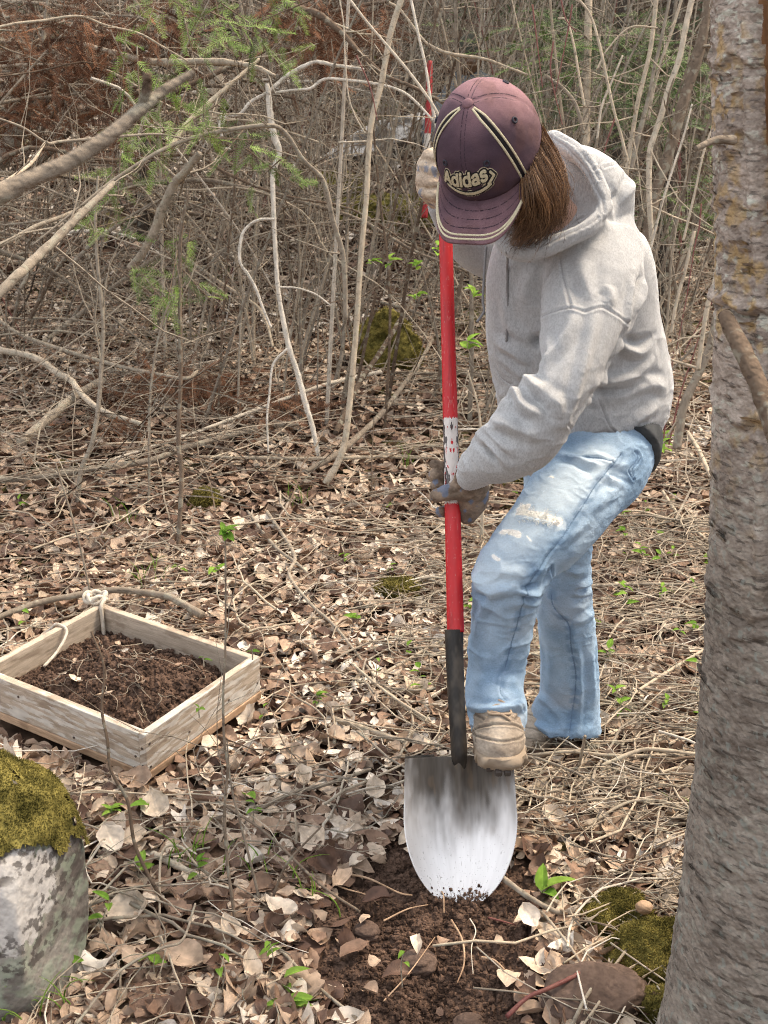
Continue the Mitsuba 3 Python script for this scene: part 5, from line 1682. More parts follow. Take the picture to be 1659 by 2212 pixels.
def build_cap():
    nphi, nth = 240, 70
    ph, th = np.linspace(-np.pi, np.pi, nphi, endpoint=False), np.linspace(0, np.pi / 2 * .999, nth)
    Ph, Th = np.meshgrid(ph, th, indexing='ij')
    P = dome(Ph, Th)
    # six panels: slightly puffed between the seams, with dents
    lines = np.radians([0, 58, 118, 180, 242, 302])
    dl = np.min([np.abs((Ph - a + np.pi) % (2 * np.pi) - np.pi) for a in lines], 0) * np.maximum(np.hypot(P[..., 0], P[..., 1]), .004)
    dent = .0030 * (mfbm(P * 14 + 3, 3, 5) - .5) * 2 - .0012 * np.exp(-(dl / .004) ** 2)
    n = unit(P / np.array([CA, CB, CH]) ** 2)
    P = P + n * dent[..., None]
    j0 = np.arange(nphi)
    i, j = np.meshgrid(np.arange(nphi), np.arange(nth - 1), indexing='ij')
    q = np.stack([i * nth + j, i * nth + j + 1, ((i + 1) % nphi) * nth + j + 1, ((i + 1) % nphi) * nth + j], -1).reshape(-1, 4)
    outer = P.reshape(-1, 3); inner = (P - n * .0025).reshape(-1, 3)
    N = len(outer)
    rim = np.stack([j0 * nth, ((j0 + 1) % nphi) * nth, ((j0 + 1) % nphi) * nth + N, j0 * nth + N], 1)
    v = HD(np.vstack([outer, inner])); f = np.vstack([q, q[:, ::-1] + N, rim])
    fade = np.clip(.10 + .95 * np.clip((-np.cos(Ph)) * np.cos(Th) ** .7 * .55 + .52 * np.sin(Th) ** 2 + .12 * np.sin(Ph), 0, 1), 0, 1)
    stitch = np.abs(dl - .0042)
    cross = np.abs((Ph - np.pi / 2 * np.sign(Ph)))
    uv = np.stack([fade.ravel(), stitch.ravel()], -1)
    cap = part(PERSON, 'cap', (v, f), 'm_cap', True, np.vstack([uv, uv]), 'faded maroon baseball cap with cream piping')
    # brim
    ns, nt = 90, 26
    a = np.linspace(-1, 1, ns); t = np.linspace(0, 1, nt)
    A, Tt = np.meshgrid(a, t, indexing='ij')
    def brim(A, Tt, off=0.0):
        w0 = np.radians(62) * A
        x0, y0 = (CA - .001) * np.sin(w0), (CB - .001) * np.cos(w0)
        x1 = .0865 * np.sign(A) * np.abs(A) ** .80; y1 = CB * .45 + (.138) * (1 - np.abs(A) ** 3.0) ** .62 * 1.0
        y1 = np.maximum(y1, y0 + .0005)
        x, y = x0 + (x1 - x0) * Tt, y0 + (y1 - y0) * Tt
        z = -.002 - .17 * np.clip(y - y0, 0, 1) - 2.1 * x ** 2 * np.clip(Tt * 1.6, 0, 1) * .75 + .004 * Tt
        return np.stack([x, y, z + off], -1)
    top, bot = brim(A, Tt, .0016), brim(A, Tt, -.0016)
    i, j = np.meshgrid(np.arange(ns - 1), np.arange(nt - 1), indexing='ij')
    q = np.stack([i * nt + j, i * nt + j + 1, (i + 1) * nt + j + 1, (i + 1) * nt + j], -1).reshape(-1, 4)
    N = ns * nt
    rim = np.r_[np.arange(ns) * nt + nt - 1]
    f = np.vstack([q[:, ::-1], q + N, np.stack([rim[:-1], rim[1:], rim[1:] + N, rim[:-1] + N], 1)])
    v = HD(np.vstack([top.reshape(-1, 3), bot.reshape(-1, 3)]))
    edge = (1 - Tt)
    rows = np.min([np.abs(Tt - r) for r in (.14, .24, .34, .44, .54, .64)], 0) * .075
    rows = np.where(np.abs(A) < .9, rows, .02)
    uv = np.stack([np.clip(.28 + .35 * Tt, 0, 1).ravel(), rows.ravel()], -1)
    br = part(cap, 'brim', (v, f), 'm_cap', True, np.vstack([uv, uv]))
    # piping: two cream lines along each front seam, and two round the brim
    def strip(P, w, hgt, nrm):
        """a low rounded cord: P (n,3) local, nrm its outward normal"""
        t_ = unit(np.gradient(P, axis=0)); s_ = unit(np.cross(t_, nrm))
        prof = [(-1, 0), (-.7, .8), (0, 1), (.7, .8), (1, 0), (0, -.3)]
        V = np.stack([P + s_ * w * x + nrm * hgt * y for x, y in prof], 1)
        k, n_ = len(prof), len(P)
        i, j = np.meshgrid(np.arange(n_ - 1), np.arange(k), indexing='ij')
        q = np.stack([i * k + j, i * k + (j + 1) % k, (i + 1) * k + (j + 1) % k, (i + 1) * k + j], -1).reshape(-1, 4)
        return HD(V.reshape(-1, 3)), q
    for sgn in (-1, 1):
        for o in (-.0052, .0052):
            th_ = np.linspace(.02, np.pi / 2 * .93, 60)
            r = np.maximum(np.hypot(*dome(np.radians(58) * sgn + 0 * th_, th_)[:, :2].T), .010)
            p0 = np.radians(58) * sgn + o / r * np.clip((np.pi / 2 - th_) / .35, .25, 1)
            P_ = dome(p0, th_, .0006)
            part(cap, 'piping', strip(P_, .0021, .0014, unit(P_ / np.array([CA, CB, CH]) ** 2)), 'm_cream', True)
        th_ = np.linspace(.02, np.pi / 2 * .93, 60)
        P_ = dome(np.radians(58) * sgn + 0 * th_, th_, .0002)
        part(cap, 'seam_tape', strip(P_, .0026, .0006, unit(P_ / np.array([CA, CB, CH]) ** 2)), 'm_black', True)
    for o in (.80, .895):
        a_ = np.concatenate([np.linspace(-.985, .985, 120)])
        Tl = np.interp(np.abs(a_), [0, .8, 1], [o, o, o])
        P_ = brim(a_, Tl, .0018)
        e = brim(a_, Tl + .02, .0018) - P_
        nn = unit(np.cross(np.gradient(P_, axis=0), e)); nn = np.where(nn[:, 2:] < 0, -nn, nn)
        part(cap, 'brim_piping', strip(P_, .0019, .0012, nn), 'm_cream', True)
    # button, eyelets
    s = trimesh.creation.icosphere(3, 1.0)
    part(cap, 'button', (HD(np.asarray(s.vertices) * [.0098, .0098, .0058] + [0, 0, CH + .001]), np.asarray(s.faces)[:, ::-1]), 'm_cap', True, np.tile([.62, .02], (len(s.vertices), 1)))
    for a_, t_ in ((-29, .60), (29, .60), (-88, .72), (88, .72), (149, .72), (-149, .72)):
        c, c2 = dome(np.radians(a_), t_, .0008), dome(np.radians(a_), t_, .0018)
        nn = unit(c2 - c); u1 = unit(np.cross(nn, [0, 0, 1.0])); u2 = np.cross(nn, u1)
        an = np.linspace(0, 2 * np.pi, 25)
        ring = c + .0044 * (np.cos(an)[:, None] * u1 + np.sin(an)[:, None] * u2)
        vv, ff, _, _ = tubes(HD(ring)[None], np.full((1, 25), .0019), 8)
        part(cap, 'eyelet', (vv, ff), 'm_eyelet', True)
    # the raised script on the front, its black outline and cream outer edge, and the swash below
    from shapely import union_all, affinity
    from shapely.geometry import Polygon, LineString
    m = meshkit.text_mesh('Adidas', .026, .001, True)
    tri = m.triangles[np.abs(m.face_normals[:, 2]) > .9]
    tri = tri[tri[:, :, 2].max(1) < 1e-6]
    word = union_all([Polygon(t3[:, :2]) for t3 in tri]).buffer(.0004)
    x0, y0, x1, y1 = word.bounds
    word = affinity.translate(word, -(x0 + x1) / 2, 0)
    word = affinity.scale(word, .098 / (x1 - x0), 1.0, origin=(0, 0))
    word = affinity.skew(word, xs=16, origin=(0, 0))
    word = affinity.rotate(word, 9, origin=(0, 0))
    xs = np.linspace(-.040, .050, 30)
    sw = [(x, -.0095 + .16 * x - .010 * (1 - ((x - .012) / .045) ** 2)) for x in xs]
    swash = Polygon([(x, y + .0042) for x, y in sw] + [(x, y) for x, y in sw[::-1]]).buffer(.0006).union(LineString([(.046, -.001), (.060, .010), (.056, .019)]).buffer(.0022))
    layers = [('badge_edge', union_all([word, swash]).buffer(.0052).buffer(-.001), .0006, 'm_cream'), ('badge_outline', union_all([word, swash]).buffer(.0031), .0012, 'm_black'), ('lettering', word.buffer(.0002), .0022, 'm_cream'), ('swash', swash, .0020, 'm_cream')]
    def wrap(x, y, z):
        # flat coordinates (m) onto the front of the crown
        ph_ = np.radians(-5) + x / .094
        th0 = .300 + y / .118
        return dome(ph_, np.clip(th0, .01, 1.4), z)
    for nm, poly, top_z, m_ in layers:
        ms = []
        for pg in getattr(poly, 'geoms', [poly]):
            pg = pg.segmentize(.004).simplify(.00008)
            if pg.area < 2e-7: continue
            e = trimesh.creation.extrude_polygon(pg, top_z + .002, engine='earcut')
            e = e.subdivide_to_size(.006)
            ms.append((np.asarray(e.vertices), np.asarray(e.faces)))
        vv, ff = join(ms)
        part(cap, nm, (HD(wrap(vv[:, 0], vv[:, 1], vv[:, 2] - .002)), ff[:, ::-1]), m_, 30, label='cream script word on the front of the cap' if nm == 'lettering' else None)


build_cap()
# ------------------------------------------------------------------ the big trunk at the right
def build_big_tree():
    t = thing('big_tree', 'large grey trunk with cracked lichen-spotted bark along the right edge', 'tree')
    # left silhouette of the trunk in the photograph, at 2 m
    y = np.array([-500, -100, 0, 300, 560, 800, 1100, 1300, 1500, 1700, 1800, 2000, 2212, 2330, 2420])
    xl = np.array([1530, 1542, 1546, 1551, 1556, 1553, 1547, 1540, 1527, 1512, 1500, 1478, 1445, 1415, 1380.])
    rad = np.interp(y, [-500, 0, 1100, 1700, 2212, 2420], [.138, .142, .152, .165, .190, .225])
    E = PX(xl, y, 2.02 + 0 * y)
    D = cr(np.hstack([E + RGT * rad[:, None] + np.array([0, .02, 0]), rad[:, None]]), 420)
    c, r = D[:, :3], D[:, 3]
    sides = 260
    an = np.arange(sides) / sides * 2 * np.pi
    dirs = np.stack([np.cos(an), np.sin(an), 0 * an], -1)
    P = c[:, None] + dirs[None] * r[:, None, None]
    q = P * np.array([1, 1, 1.0])
    plates = mfbm(q * np.array([26, 26, 46]), 4, 3) - .5
    fine = mfbm(q * np.array([80, 80, 140]), 3, 4) - .5
    h = .008 * plates + .008 * fine
    low = np.clip((1.0 - P[..., 2]) / .6, 0, 1)
    h = h * (1 + .35 * low)
    # peeling horizontal cracks
    for zc, w in ((1.615, .5), (1.245, 1.0), (1.395, .4), (1.08, .6), (.80, .5), (1.50, .35)):
        line = zc + .030 * (mfbm(np.stack([an * 3, 0 * an + zc * 9, 0 * an], -1), 3, 5) - .5) * 2
        d = P[..., 2] - line[None]
        gate = np.clip(mfbm(np.stack([an * 1.3 + zc * 5, 0 * an, 0 * an], -1), 2, 6) * 3 - 1.0, 0, 1)[None]
        h += w * gate * (.010 * np.exp(-((d - .010) / .009) ** 2) - .014 * np.exp(-((d + .003) / .005) ** 2))
    # a long split facing the viewer on the right-hand side
    phi0 = math.radians(-125) + .03 * np.sin(c[:, 2] * 7) - .10 * (c[:, 2] - 1.2)
    da = (an[None] - phi0[:, None] + np.pi) % (2 * np.pi) - np.pi
    gate = np.clip((c[:, 2] - .72) / .2, 0, 1)[:, None]
    split = gate * np.exp(-(da * r[:, None] / (.020 + .004 * np.sin(c[:, 2:3] * 19))) ** 4)
    h -= .034 * split
    h += gate * .010 * np.exp(-(((np.abs(da) * r[:, None]) - .031) / .009) ** 2)
    P = P + dirs[None] * h[..., None]
    n = len(c)
    i, j = np.meshgrid(np.arange(n - 1), np.arange(sides), indexing='ij')
    f = np.stack([i * sides + j, (i + 1) * sides + j, (i + 1) * sides + (j + 1) % sides, i * sides + (j + 1) % sides], -1).reshape(-1, 4)
    inside = (split.reshape(-1) > .55)
    fi = inside[f].all(1)
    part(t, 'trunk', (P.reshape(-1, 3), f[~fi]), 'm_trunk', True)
    part(t, 'split', (P.reshape(-1, 3), f[fi]), 'm_innerwood', True, label='orange-brown bare wood inside the long split')
    # dead branch stubs
    def stub(p0, p1, r0, r1, m='m_bark', tone=.38, nm='branch_stub'):
        v, f = tube([p0, (np.array(p0) + p1) / 2 + [0, 0, .006], p1], [r0, (r0 + r1) / 2, r1], 60, 16, .002, 3, .18)
        part(t, nm, (v, f), m, True, np.full((len(v), 2), tone))
    stub(PX(1585, 303, 1.90), PX(1503, 322, 1.86), .0075, .0042, 'm_knotbark')
    stub(PX(1566, 680, 1.93), PX(1690, 960, 1.76), .0125, .016, 'm_knotbark', .28, 'dead_branch')
    g = np.random.default_rng(61)
    # loose bark flakes
    fl = []
    for _ in range(240):
        a = math.radians(g.uniform(-190, 10)); k = int(g.integers(30, n - 60))
        if abs(((a - phi0[k] + np.pi) % (2 * np.pi)) - np.pi) < .25: continue
        d = np.array([math.cos(a), math.sin(a), 0]); jx = int((a % (2 * np.pi)) / (2 * np.pi) * sides) % sides
        p = P[k, jx] + d * .002
        tan = np.array([-d[1], d[0], 0]); w, hh = g.uniform(.006, .022), g.uniform(.004, .012)
        up = unit(np.array([0, 0, 1]) + d * g.uniform(.1, .9))
        V = []
        for u in np.linspace(-1, 1, 5):
            V += [p + tan * u * w - up * hh * .5 * (.6 + .4 * g.random()), p + tan * u * w + up * hh * (.5 + .4 * g.random()) * (1 - .5 * abs(u)) + d * .003]
        V = np.array(V); F = [[2 * q_, 2 * q_ + 2, 2 * q_ + 3] for q_ in range(4)] + [[2 * q_, 2 * q_ + 3, 2 * q_ + 1] for q_ in range(4)]
        V2 = V - d * .0016
        F = np.array(F); fl.append((np.vstack([V, V2]), np.vstack([F, F[:, ::-1] + len(V)])))
    part(t, 'bark_flake', join(fl), 'm_trunk', False, kind='stuff')


build_big_tree()

# ------------------------------------------------------------------ branches traced one by one
PXW = lambda w, z: w * .5 * z / FOC


def traced(name, cat, label, pts, w, z, tone, mat_='m_bark', n=60, sides=8, wob=.0, knots=.25, seed=0, group=None, dz=0.0):
    """a stem or branch through photo points; w: widths in photo pixels, z: distance or list of distances"""
    pts = np.array(pts, float)
    z = np.interp(np.linspace(0, 1, len(pts)), np.linspace(0, 1, len(np.atleast_1d(z))), np.atleast_1d(z))
    w = np.interp(np.linspace(0, 1, len(pts)), np.linspace(0, 1, len(np.atleast_1d(w))), np.atleast_1d(w))
    P = PX(pts[:, 0], pts[:, 1], z)
    v, f = tube(P, PXW(w, z), n, sides, wob, seed + 1, knots)
    key = thing(name, label, cat, group)
    put(key, (v, f), mat_, True, np.stack([np.full(len(v), tone), np.zeros(len(v))], -1))
    return key, P, PXW(w, z)


def lying(name, cat, label, pts, w, tone, h=.02, mat_='m_bark', n=60, sides=8, seed=0, knots=.25, arch=0.0):
    """a branch lying on the ground along photo points"""
    pts = np.array(pts, float)
    P = gpt(pts[:, 0], pts[:, 1])
    z = project(P)[:, 2]
    w = np.interp(np.linspace(0, 1, len(pts)), np.linspace(0, 1, len(np.atleast_1d(w))), np.atleast_1d(w))
    r = PXW(w, z)
    hh = h + arch * np.sin(np.linspace(0, np.pi, len(P)))
    # raised points slide towards the viewer so that the branch keeps its place
    q = project(P)
    P = P.copy()
    for _ in range(3):
        lift = (r + hh)
        d = unit(P - CAM)
        P = gpt(pts[:, 0], pts[:, 1]) - d * (lift / np.maximum(-d[:, 2], .08))[:, None]
    v, f = tube(P, r, n, sides, .0, seed + 1, knots)
    key = thing(name, label, cat)
    put(key, (v, f), mat_, True, np.stack([np.full(len(v), tone), np.zeros(len(v))], -1))
    return key


def twigs_on(key, P, r, count, g, L=(.15, .6), tone=.5, mat_='m_bark', t0=.25, up=.5, rr=.45, k=6, sub=True):
    """side twigs of a stem, as a part of it"""
    D = cr(np.hstack([P, np.asarray(r)[:, None]]), 60)
    i = g.integers(int(60 * t0), 58, count)
    p, r0, t = D[i, :3], D[i, 3], unit(D[np.minimum(i + 1, 59), :3] - D[i, :3])
    d = unit(t * .7 + g.standard_normal((count, 3)) * .8 + np.array([0, 0, up]))
    L_ = g.uniform(*L, count)
    s = np.linspace(0, 1, k)
    w = np.cumsum(g.standard_normal((count, k, 3)) * .055, 1) * s[None, :, None]
    Q = p[:, None] + (d[:, None] * s[None, :, None] + w + np.array([0, 0, .16]) * (s ** 2)[None, :, None]) * L_[:, None, None]
    R = np.maximum(r0 * rr, .0012)[:, None] * np.linspace(1, .35, k)[None]
    m, uv = stems(Q, R, np.full(count, tone), 4)
    if sub:
        jj = np.repeat(np.arange(count), 2)
        b = Q[jj, g.integers(2, k - 1, len(jj))]
        dd = unit(d[jj] + .9 * g.standard_normal((len(jj), 3)))
        l2 = L_[jj] * g.uniform(.2, .5, len(jj))
        s3 = np.linspace(0, 1, 4)
        Q2 = b[:, None] + dd[:, None] * (s3[None, :, None] * l2[:, None, None]) + .02 * g.standard_normal((len(jj), 4, 3)) * s3[None, :, None] * l2[:, None, None] * 4
        m2, uv2 = stems(Q2, np.maximum(R[jj, 2] * .6, .0009)[:, None] * np.linspace(1, .4, 4)[None], np.full(len(jj), tone), 3)
        m, uv = join([m, m2]), np.vstack([uv, uv2])
    part(key, 'twigs', m, mat_, True, uv, kind='stuff')


def build_traced():
    g = np.random.default_rng(71)
    # the near branch, out of focus
    k, P, r = traced('near_branch', 'branch', 'thick forked bare branch close to the viewer at the upper left, out of focus', [(-60, 445), (0, 418), (60, 390), (150, 350), (230, 298), (300, 240), (350, 198), (417, 157)], [44, 42, 38, 35, 31, 28, 22, 15], [.86, .92], .42, 'm_knotbark', n=200, sides=24, knots=.10, seed=4)
    v, f = tube(PX(np.array([303, 316, 319]), np.array([240, 195, 158]), np.array([.905, .90, .895])), PXW(np.array([24, 22, 17]), .9), 40, 14, 0, 5, .2)
    part(k, 'fork_stub', (v, f), 'm_knotbark', True, np.full((len(v), 2), .22))
    T_ = traced
    A = lambda *a, **kw: T_(*a, **kw)
    S = 'sapling'
    out = []
    out.append(A('dead_tree', 'tree', 'grey leaning dead trunk at the top left behind the rusty needles', [(-60, 430), (20, 315), (54, 248), (100, 178), (144, 117), (174, 67), (201, 20), (240, -60)], [42, 40, 36, 34], 6.6, .45, n=80, sides=14, knots=.3))
    out.append(A('lichen_branch', 'branch', 'horizontal lichen-crusted dead branch high at the left', [(184, 97), (235, 111), (295, 127), (335, 134), (402, 134), (486, 134), (553, 146), (594, 164)], [10, 14, 15, 13, 9], [5.6, 5.2], .66, knots=.45, seed=2))
    out.append(A('leaning_pole', 'tree', 'slanting pale dead pole from the top middle down to the left', [(560, 128), (507, 174), (450, 224), (407, 265), (368, 318)], [7, 10, 13, 14], [5.0, 4.8], .70, knots=.2))
    out.append(A('crooked_tree', 'tree', 'crooked beige trunk leaning down to the left below the green sprigs', [(432, 330), (402, 369), (378, 396), (352, 449), (335, 496), (308, 547), (280, 580)], [15, 18, 20, 22, 18, 17], [4.9, 5.2], .6, knots=.3, seed=5))
    out.append(A('leaning_pole', 'tree', 'thick grey-beige leaning pole at the left edge', [(-40, 672), (33, 600), (67, 567), (117, 520), (167, 470), (215, 425), (245, 395)], [22, 21, 19, 16, 11], [3.5, 3.9], .55, n=90, sides=12, knots=.22))
    out.append(A('arching_stem', S, 'long stem arching over the left half from the thicket', [(747, 690), (742, 560), (720, 480), (698, 392), (654, 345), (614, 285), (574, 271), (469, 285), (395, 305), (335, 332), (245, 389), (180, 440), (70, 530)], [10, 11, 11, 11, 11, 10, 10, 10, 9, 8, 7, 5, 4], [4.9, 4.2], .55, n=110, knots=.15))
    out.append(A('bent_branch', 'branch', 'thin grey branch crossing low from the left edge at the upper left', [(-20, 250), (48, 275), (100, 308), (130, 306), (200, 300), (280, 293), (345, 290), (400, 300)], [4, 6, 7, 6, 5, 4], [4.0, 4.4], .55, knots=.15))
    out.append(A('bent_branch', 'branch', 'pale bent branch entering at the left edge below the near branch', [(-10, 405), (30, 380), (70, 350), (97, 308)], [9, 8, 7, 5], [3.6, 4.1], .66, knots=.15))
    out.append(A('bent_branch', 'branch', 'thin pale branch along the top left above the rusty needles', [(-10, 60), (40, 50), (90, 45), (170, 35), (230, 55), (300, 72), (350, 100), (405, 132)], [6, 6, 5, 4, 4], [5.0, 5.2], .7, knots=.15))
    out.append(A('dead_birch_sapling', S, 'white-barked dead sapling with hooked side branches left of the middle', [(577, 181), (581, 214), (586, 261), (594, 301), (604, 328), (594, 362), (589, 385), (592, 480), (600, 618), (612, 693), (625, 753), (645, 813), (660, 873), (675, 923), (688, 985)], [9, 13, 14, 15, 13, 12, 11, 10, 10, 11, 12, 12, 12, 11, 10], [5.3, 5.4], .92, n=120, sides=10, knots=.3, seed=9))
    kb = out[-1][0]
    for pts, w in (([(594, 200), (640, 194), (671, 191), (701, 171), (748, 173), (822, 183), (869, 198), (902, 224), (935, 260)], [6, 7, 7, 6, 5]), ([(480, 270), (490, 250), (517, 248), (541, 221), (580, 198), (614, 168), (655, 144), (685, 134), (725, 142), (768, 147), (786, 151)], [6, 7, 8, 9, 9, 8]), ([(480, 250), (474, 270), (480, 295)], [6, 6]),
                   ([(593, 473), (556, 476), (529, 496), (519, 526), (519, 567), (536, 593), (553, 624), (568, 665), (586, 708)], [6, 7, 7, 7, 5]), ([(620, 753), (590, 788), (582, 853), (577, 903), (580, 978)], [6, 5, 5, 4]), ([(604, 620), (640, 622), (680, 635), (715, 660)], [4, 4, 3])):
        pts = np.array(pts, float); zz = np.full(len(pts), 5.32)
        w = np.interp(np.linspace(0, 1, len(pts)), np.linspace(0, 1, len(w)), w)
        v, f = tube(PX(pts[:, 0], pts[:, 1], zz), PXW(w, zz), 50, 7, 0, 3, .35)
        part(kb, 'side_branch', (v, f), 'm_bark', True, np.tile([.92, 0], (len(v), 1)))
    out.append(A('beige_stem', S, 'tall smooth beige stem left of the spade, bent at its foot', [(872, -30), (866, 0), (845, 67), (832, 134), (822, 188), (805, 251), (797, 318), (792, 419), (780, 553), (770, 703), (757, 853), (745, 953), (727, 1005), (703, 1045)], [15, 14, 13, 13, 13, 12, 12, 12, 12, 13, 14, 15, 15], [4.9, 4.95], .74, n=110, sides=10, knots=.12))
    out.append(A('pale_sapling', S, 'slim whitish stem left of the cap, leaning right', [(884, -20), (902, 67), (919, 141), (929, 208), (939, 255), (948, 310), (955, 400)], [6, 6, 6, 7, 7], [4.6], .9, knots=.15))
    out.append(A('pale_sapling', S, 'slim pale stem slanting from the top middle towards the cap', [(745, -15), (792, 47), (832, 94), (882, 154), (929, 218), (960, 270)], [6, 6, 7, 6], [4.5], .84, knots=.15))
    out.append(A('thin_vine', S, 'very thin hanging pale shoot in the top middle', [(730, -20), (742, 50), (745, 117), (752, 201), (765, 245), (788, 288)], [3, 3, 3], [4.4], .8))
    out.append(A('dark_branch', 'branch', 'dark crooked branch under rusty needles at the top middle', [(620, 10), (655, 22), (691, 33), (742, 74), (768, 104), (792, 127), (835, 164), (892, 188), (962, 224)], [18, 17, 15, 12, 10, 8, 7, 6], [5.4, 5.0], .25, knots=.35))
    out.append(A('lichen_branch', 'branch', 'yellowish lichen-spotted branch in front of the far digger', [(840, 5), (866, 23), (913, 85), (944, 106), (969, 115), (1003, 121), (1048, 128), (1093, 144), (1140, 162)], [5, 6, 7, 7, 6, 5], [5.2], .66, knots=.3))
    out.append(A('lichen_branch', 'branch', 'thin lichen-spotted twig crossing beside the far red pole', [(800, 140), (850, 172), (900, 190), (960, 225)], [4, 5, 6], [5.1], .6, knots=.3))
    for i, (pts, w, z, t, lab) in enumerate((([(1272, -20), (1270, 92), (1268, 183), (1266, 300), (1262, 420)], [17, 17, 17, 18], 5.8, .76, 'straight smooth beige stem above the hood'), ([(1308, -20), (1296, 61), (1286, 153), (1282, 260)], [9, 8, 7], 6.4, .6, 'grey stem just right of the straight beige stem'),
                                     ([(1235, -20), (1274, 31), (1293, 89), (1311, 171), (1326, 238), (1341, 290), (1356, 350)], [5, 6, 6, 7], 4.4, .72, 'lichen-grey slim stem slanting behind the hood'), ([(1500, -25), (1482, 55), (1467, 128), (1445, 190), (1427, 254), (1409, 306), (1403, 336), (1402, 420), (1408, 520)], [13, 13, 13, 13, 12], 4.9, .80, 'pale smooth stem leaning right, left of the big trunk'),
                                     ([(1420, -20), (1406, 101), (1390, 171), (1378, 220), (1366, 290), (1352, 380)], [10, 10, 10, 11], 5.2, .72, 'beige stem second from the hood at the top right'), ([(1450, -20), (1427, 92), (1412, 153), (1406, 190), (1394, 240), (1378, 300), (1362, 372)], [7, 8, 9, 11, 12], 5.4, .5, 'grey-brown stem with a thicker darker foot at the top right'),
                                     ([(1478, -20), (1451, 67), (1427, 137), (1412, 196), (1400, 260)], [7, 7, 6], 5.6, .7, 'thin pale stem between the leaning stems at the top right'), ([(1532, -20), (1519, 76), (1503, 138), (1482, 199), (1461, 275), (1445, 330), (1427, 382), (1412, 440), (1396, 520), (1385, 620)], [20, 24, 26, 25, 24, 24], 5.0, .33, 'dark leaning trunk with peeling pale bark beside the big trunk'),
                                     ([(1495, 225), (1478, 290), (1455, 360), (1430, 440), (1405, 540)], [4, 5, 6], 4.6, .85, 'thin whitish shoot in front of the dark leaning trunk'), ([(1545, 260), (1520, 330), (1500, 420), (1476, 520)], [5, 5, 6], 4.3, .78, 'thin pale shoot rising beside the big trunk'),
                                     ([(1570, 520), (1562, 545), (1543, 612), (1528, 664), (1515, 745), (1508, 800)], [9, 11, 11, 10], 4.2, .74, 'short beige stem close to the big trunk at mid height'), ([(1575, 590), (1564, 632), (1551, 675), (1528, 763), (1500, 825), (1476, 881), (1462, 970)], [14, 16, 18, 19, 20], 4.4, .42, 'grey-brown stem standing between the back of the sweatshirt and the big trunk'),
                                     ([(1500, 500), (1489, 546), (1476, 600), (1461, 653), (1450, 720)], [8, 8, 8], 5.5, .78, 'cream stem behind the shoulder'), ([(1345, 120), (1320, 180), (1300, 230), (1290, 300)], [4, 5, 5], 4.8, .82, 'thin forked white twig above the hood'),
                                     ([(1205, 40), (1225, 46), (1240, 100), (1250, 160), (1262, 230)], [4, 5, 6], 5.0, .75, 'slim pale stem with reddish tip above the cap'), ([(1180, 165), (1220, 195), (1245, 230), (1262, 290)], [8, 9, 9], 5.2, .45, 'dark mossy branch leaning behind the hair'),
                                     ([(1420, 60), (1360, 60), (1310, 110), (1290, 150)], [4, 4, 4], 5.0, .72, 'thin pale twig reaching left at the top right'))):
        out.append(A('slim_stem' if w[0] < 9 else 'thick_sapling', S, lab, pts, w, z, t, knots=.15, seed=i))
    for i, (pts, lab) in enumerate((([(1515, 440), (1510, 492), (1500, 535), (1483, 642), (1461, 755)], 'red shoot beside the back of the sweatshirt'), ([(1562, 620), (1540, 650), (1510, 700), (1478, 762)], 'red shoot slanting away from the big trunk'), ([(1210, -10), (1222, 40), (1245, 70)], 'red twig at the top edge above the cap'),
                                    ([(1330, 250), (1310, 310), (1300, 350)], 'red twig just above the hood'), ([(1195, 90), (1190, 160), (1215, 270)], 'red shoot right of the cap'), ([(1150, 10), (1160, 90), (1172, 190)], 'red shoot rising above the cap'), ([(1236, 10), (1228, 60), (1200, 200)], 'red shoot leaning above the cap'),
                                    ([(1430, 980), (1442, 870), (1455, 760)], 'red shoot behind the lower back'), ([(770, 120), (800, 190), (815, 260)], 'red twig left of the tall beige stem'), ([(1445, 960), (1470, 850), (1500, 760), (1520, 690)], 'red shoot rising between the back and the big trunk'))):
        out.append(A('red_shoot', 'shoot', lab, pts, [4, 3, 2], [4.7], .5, 'm_redstem', knots=.1))
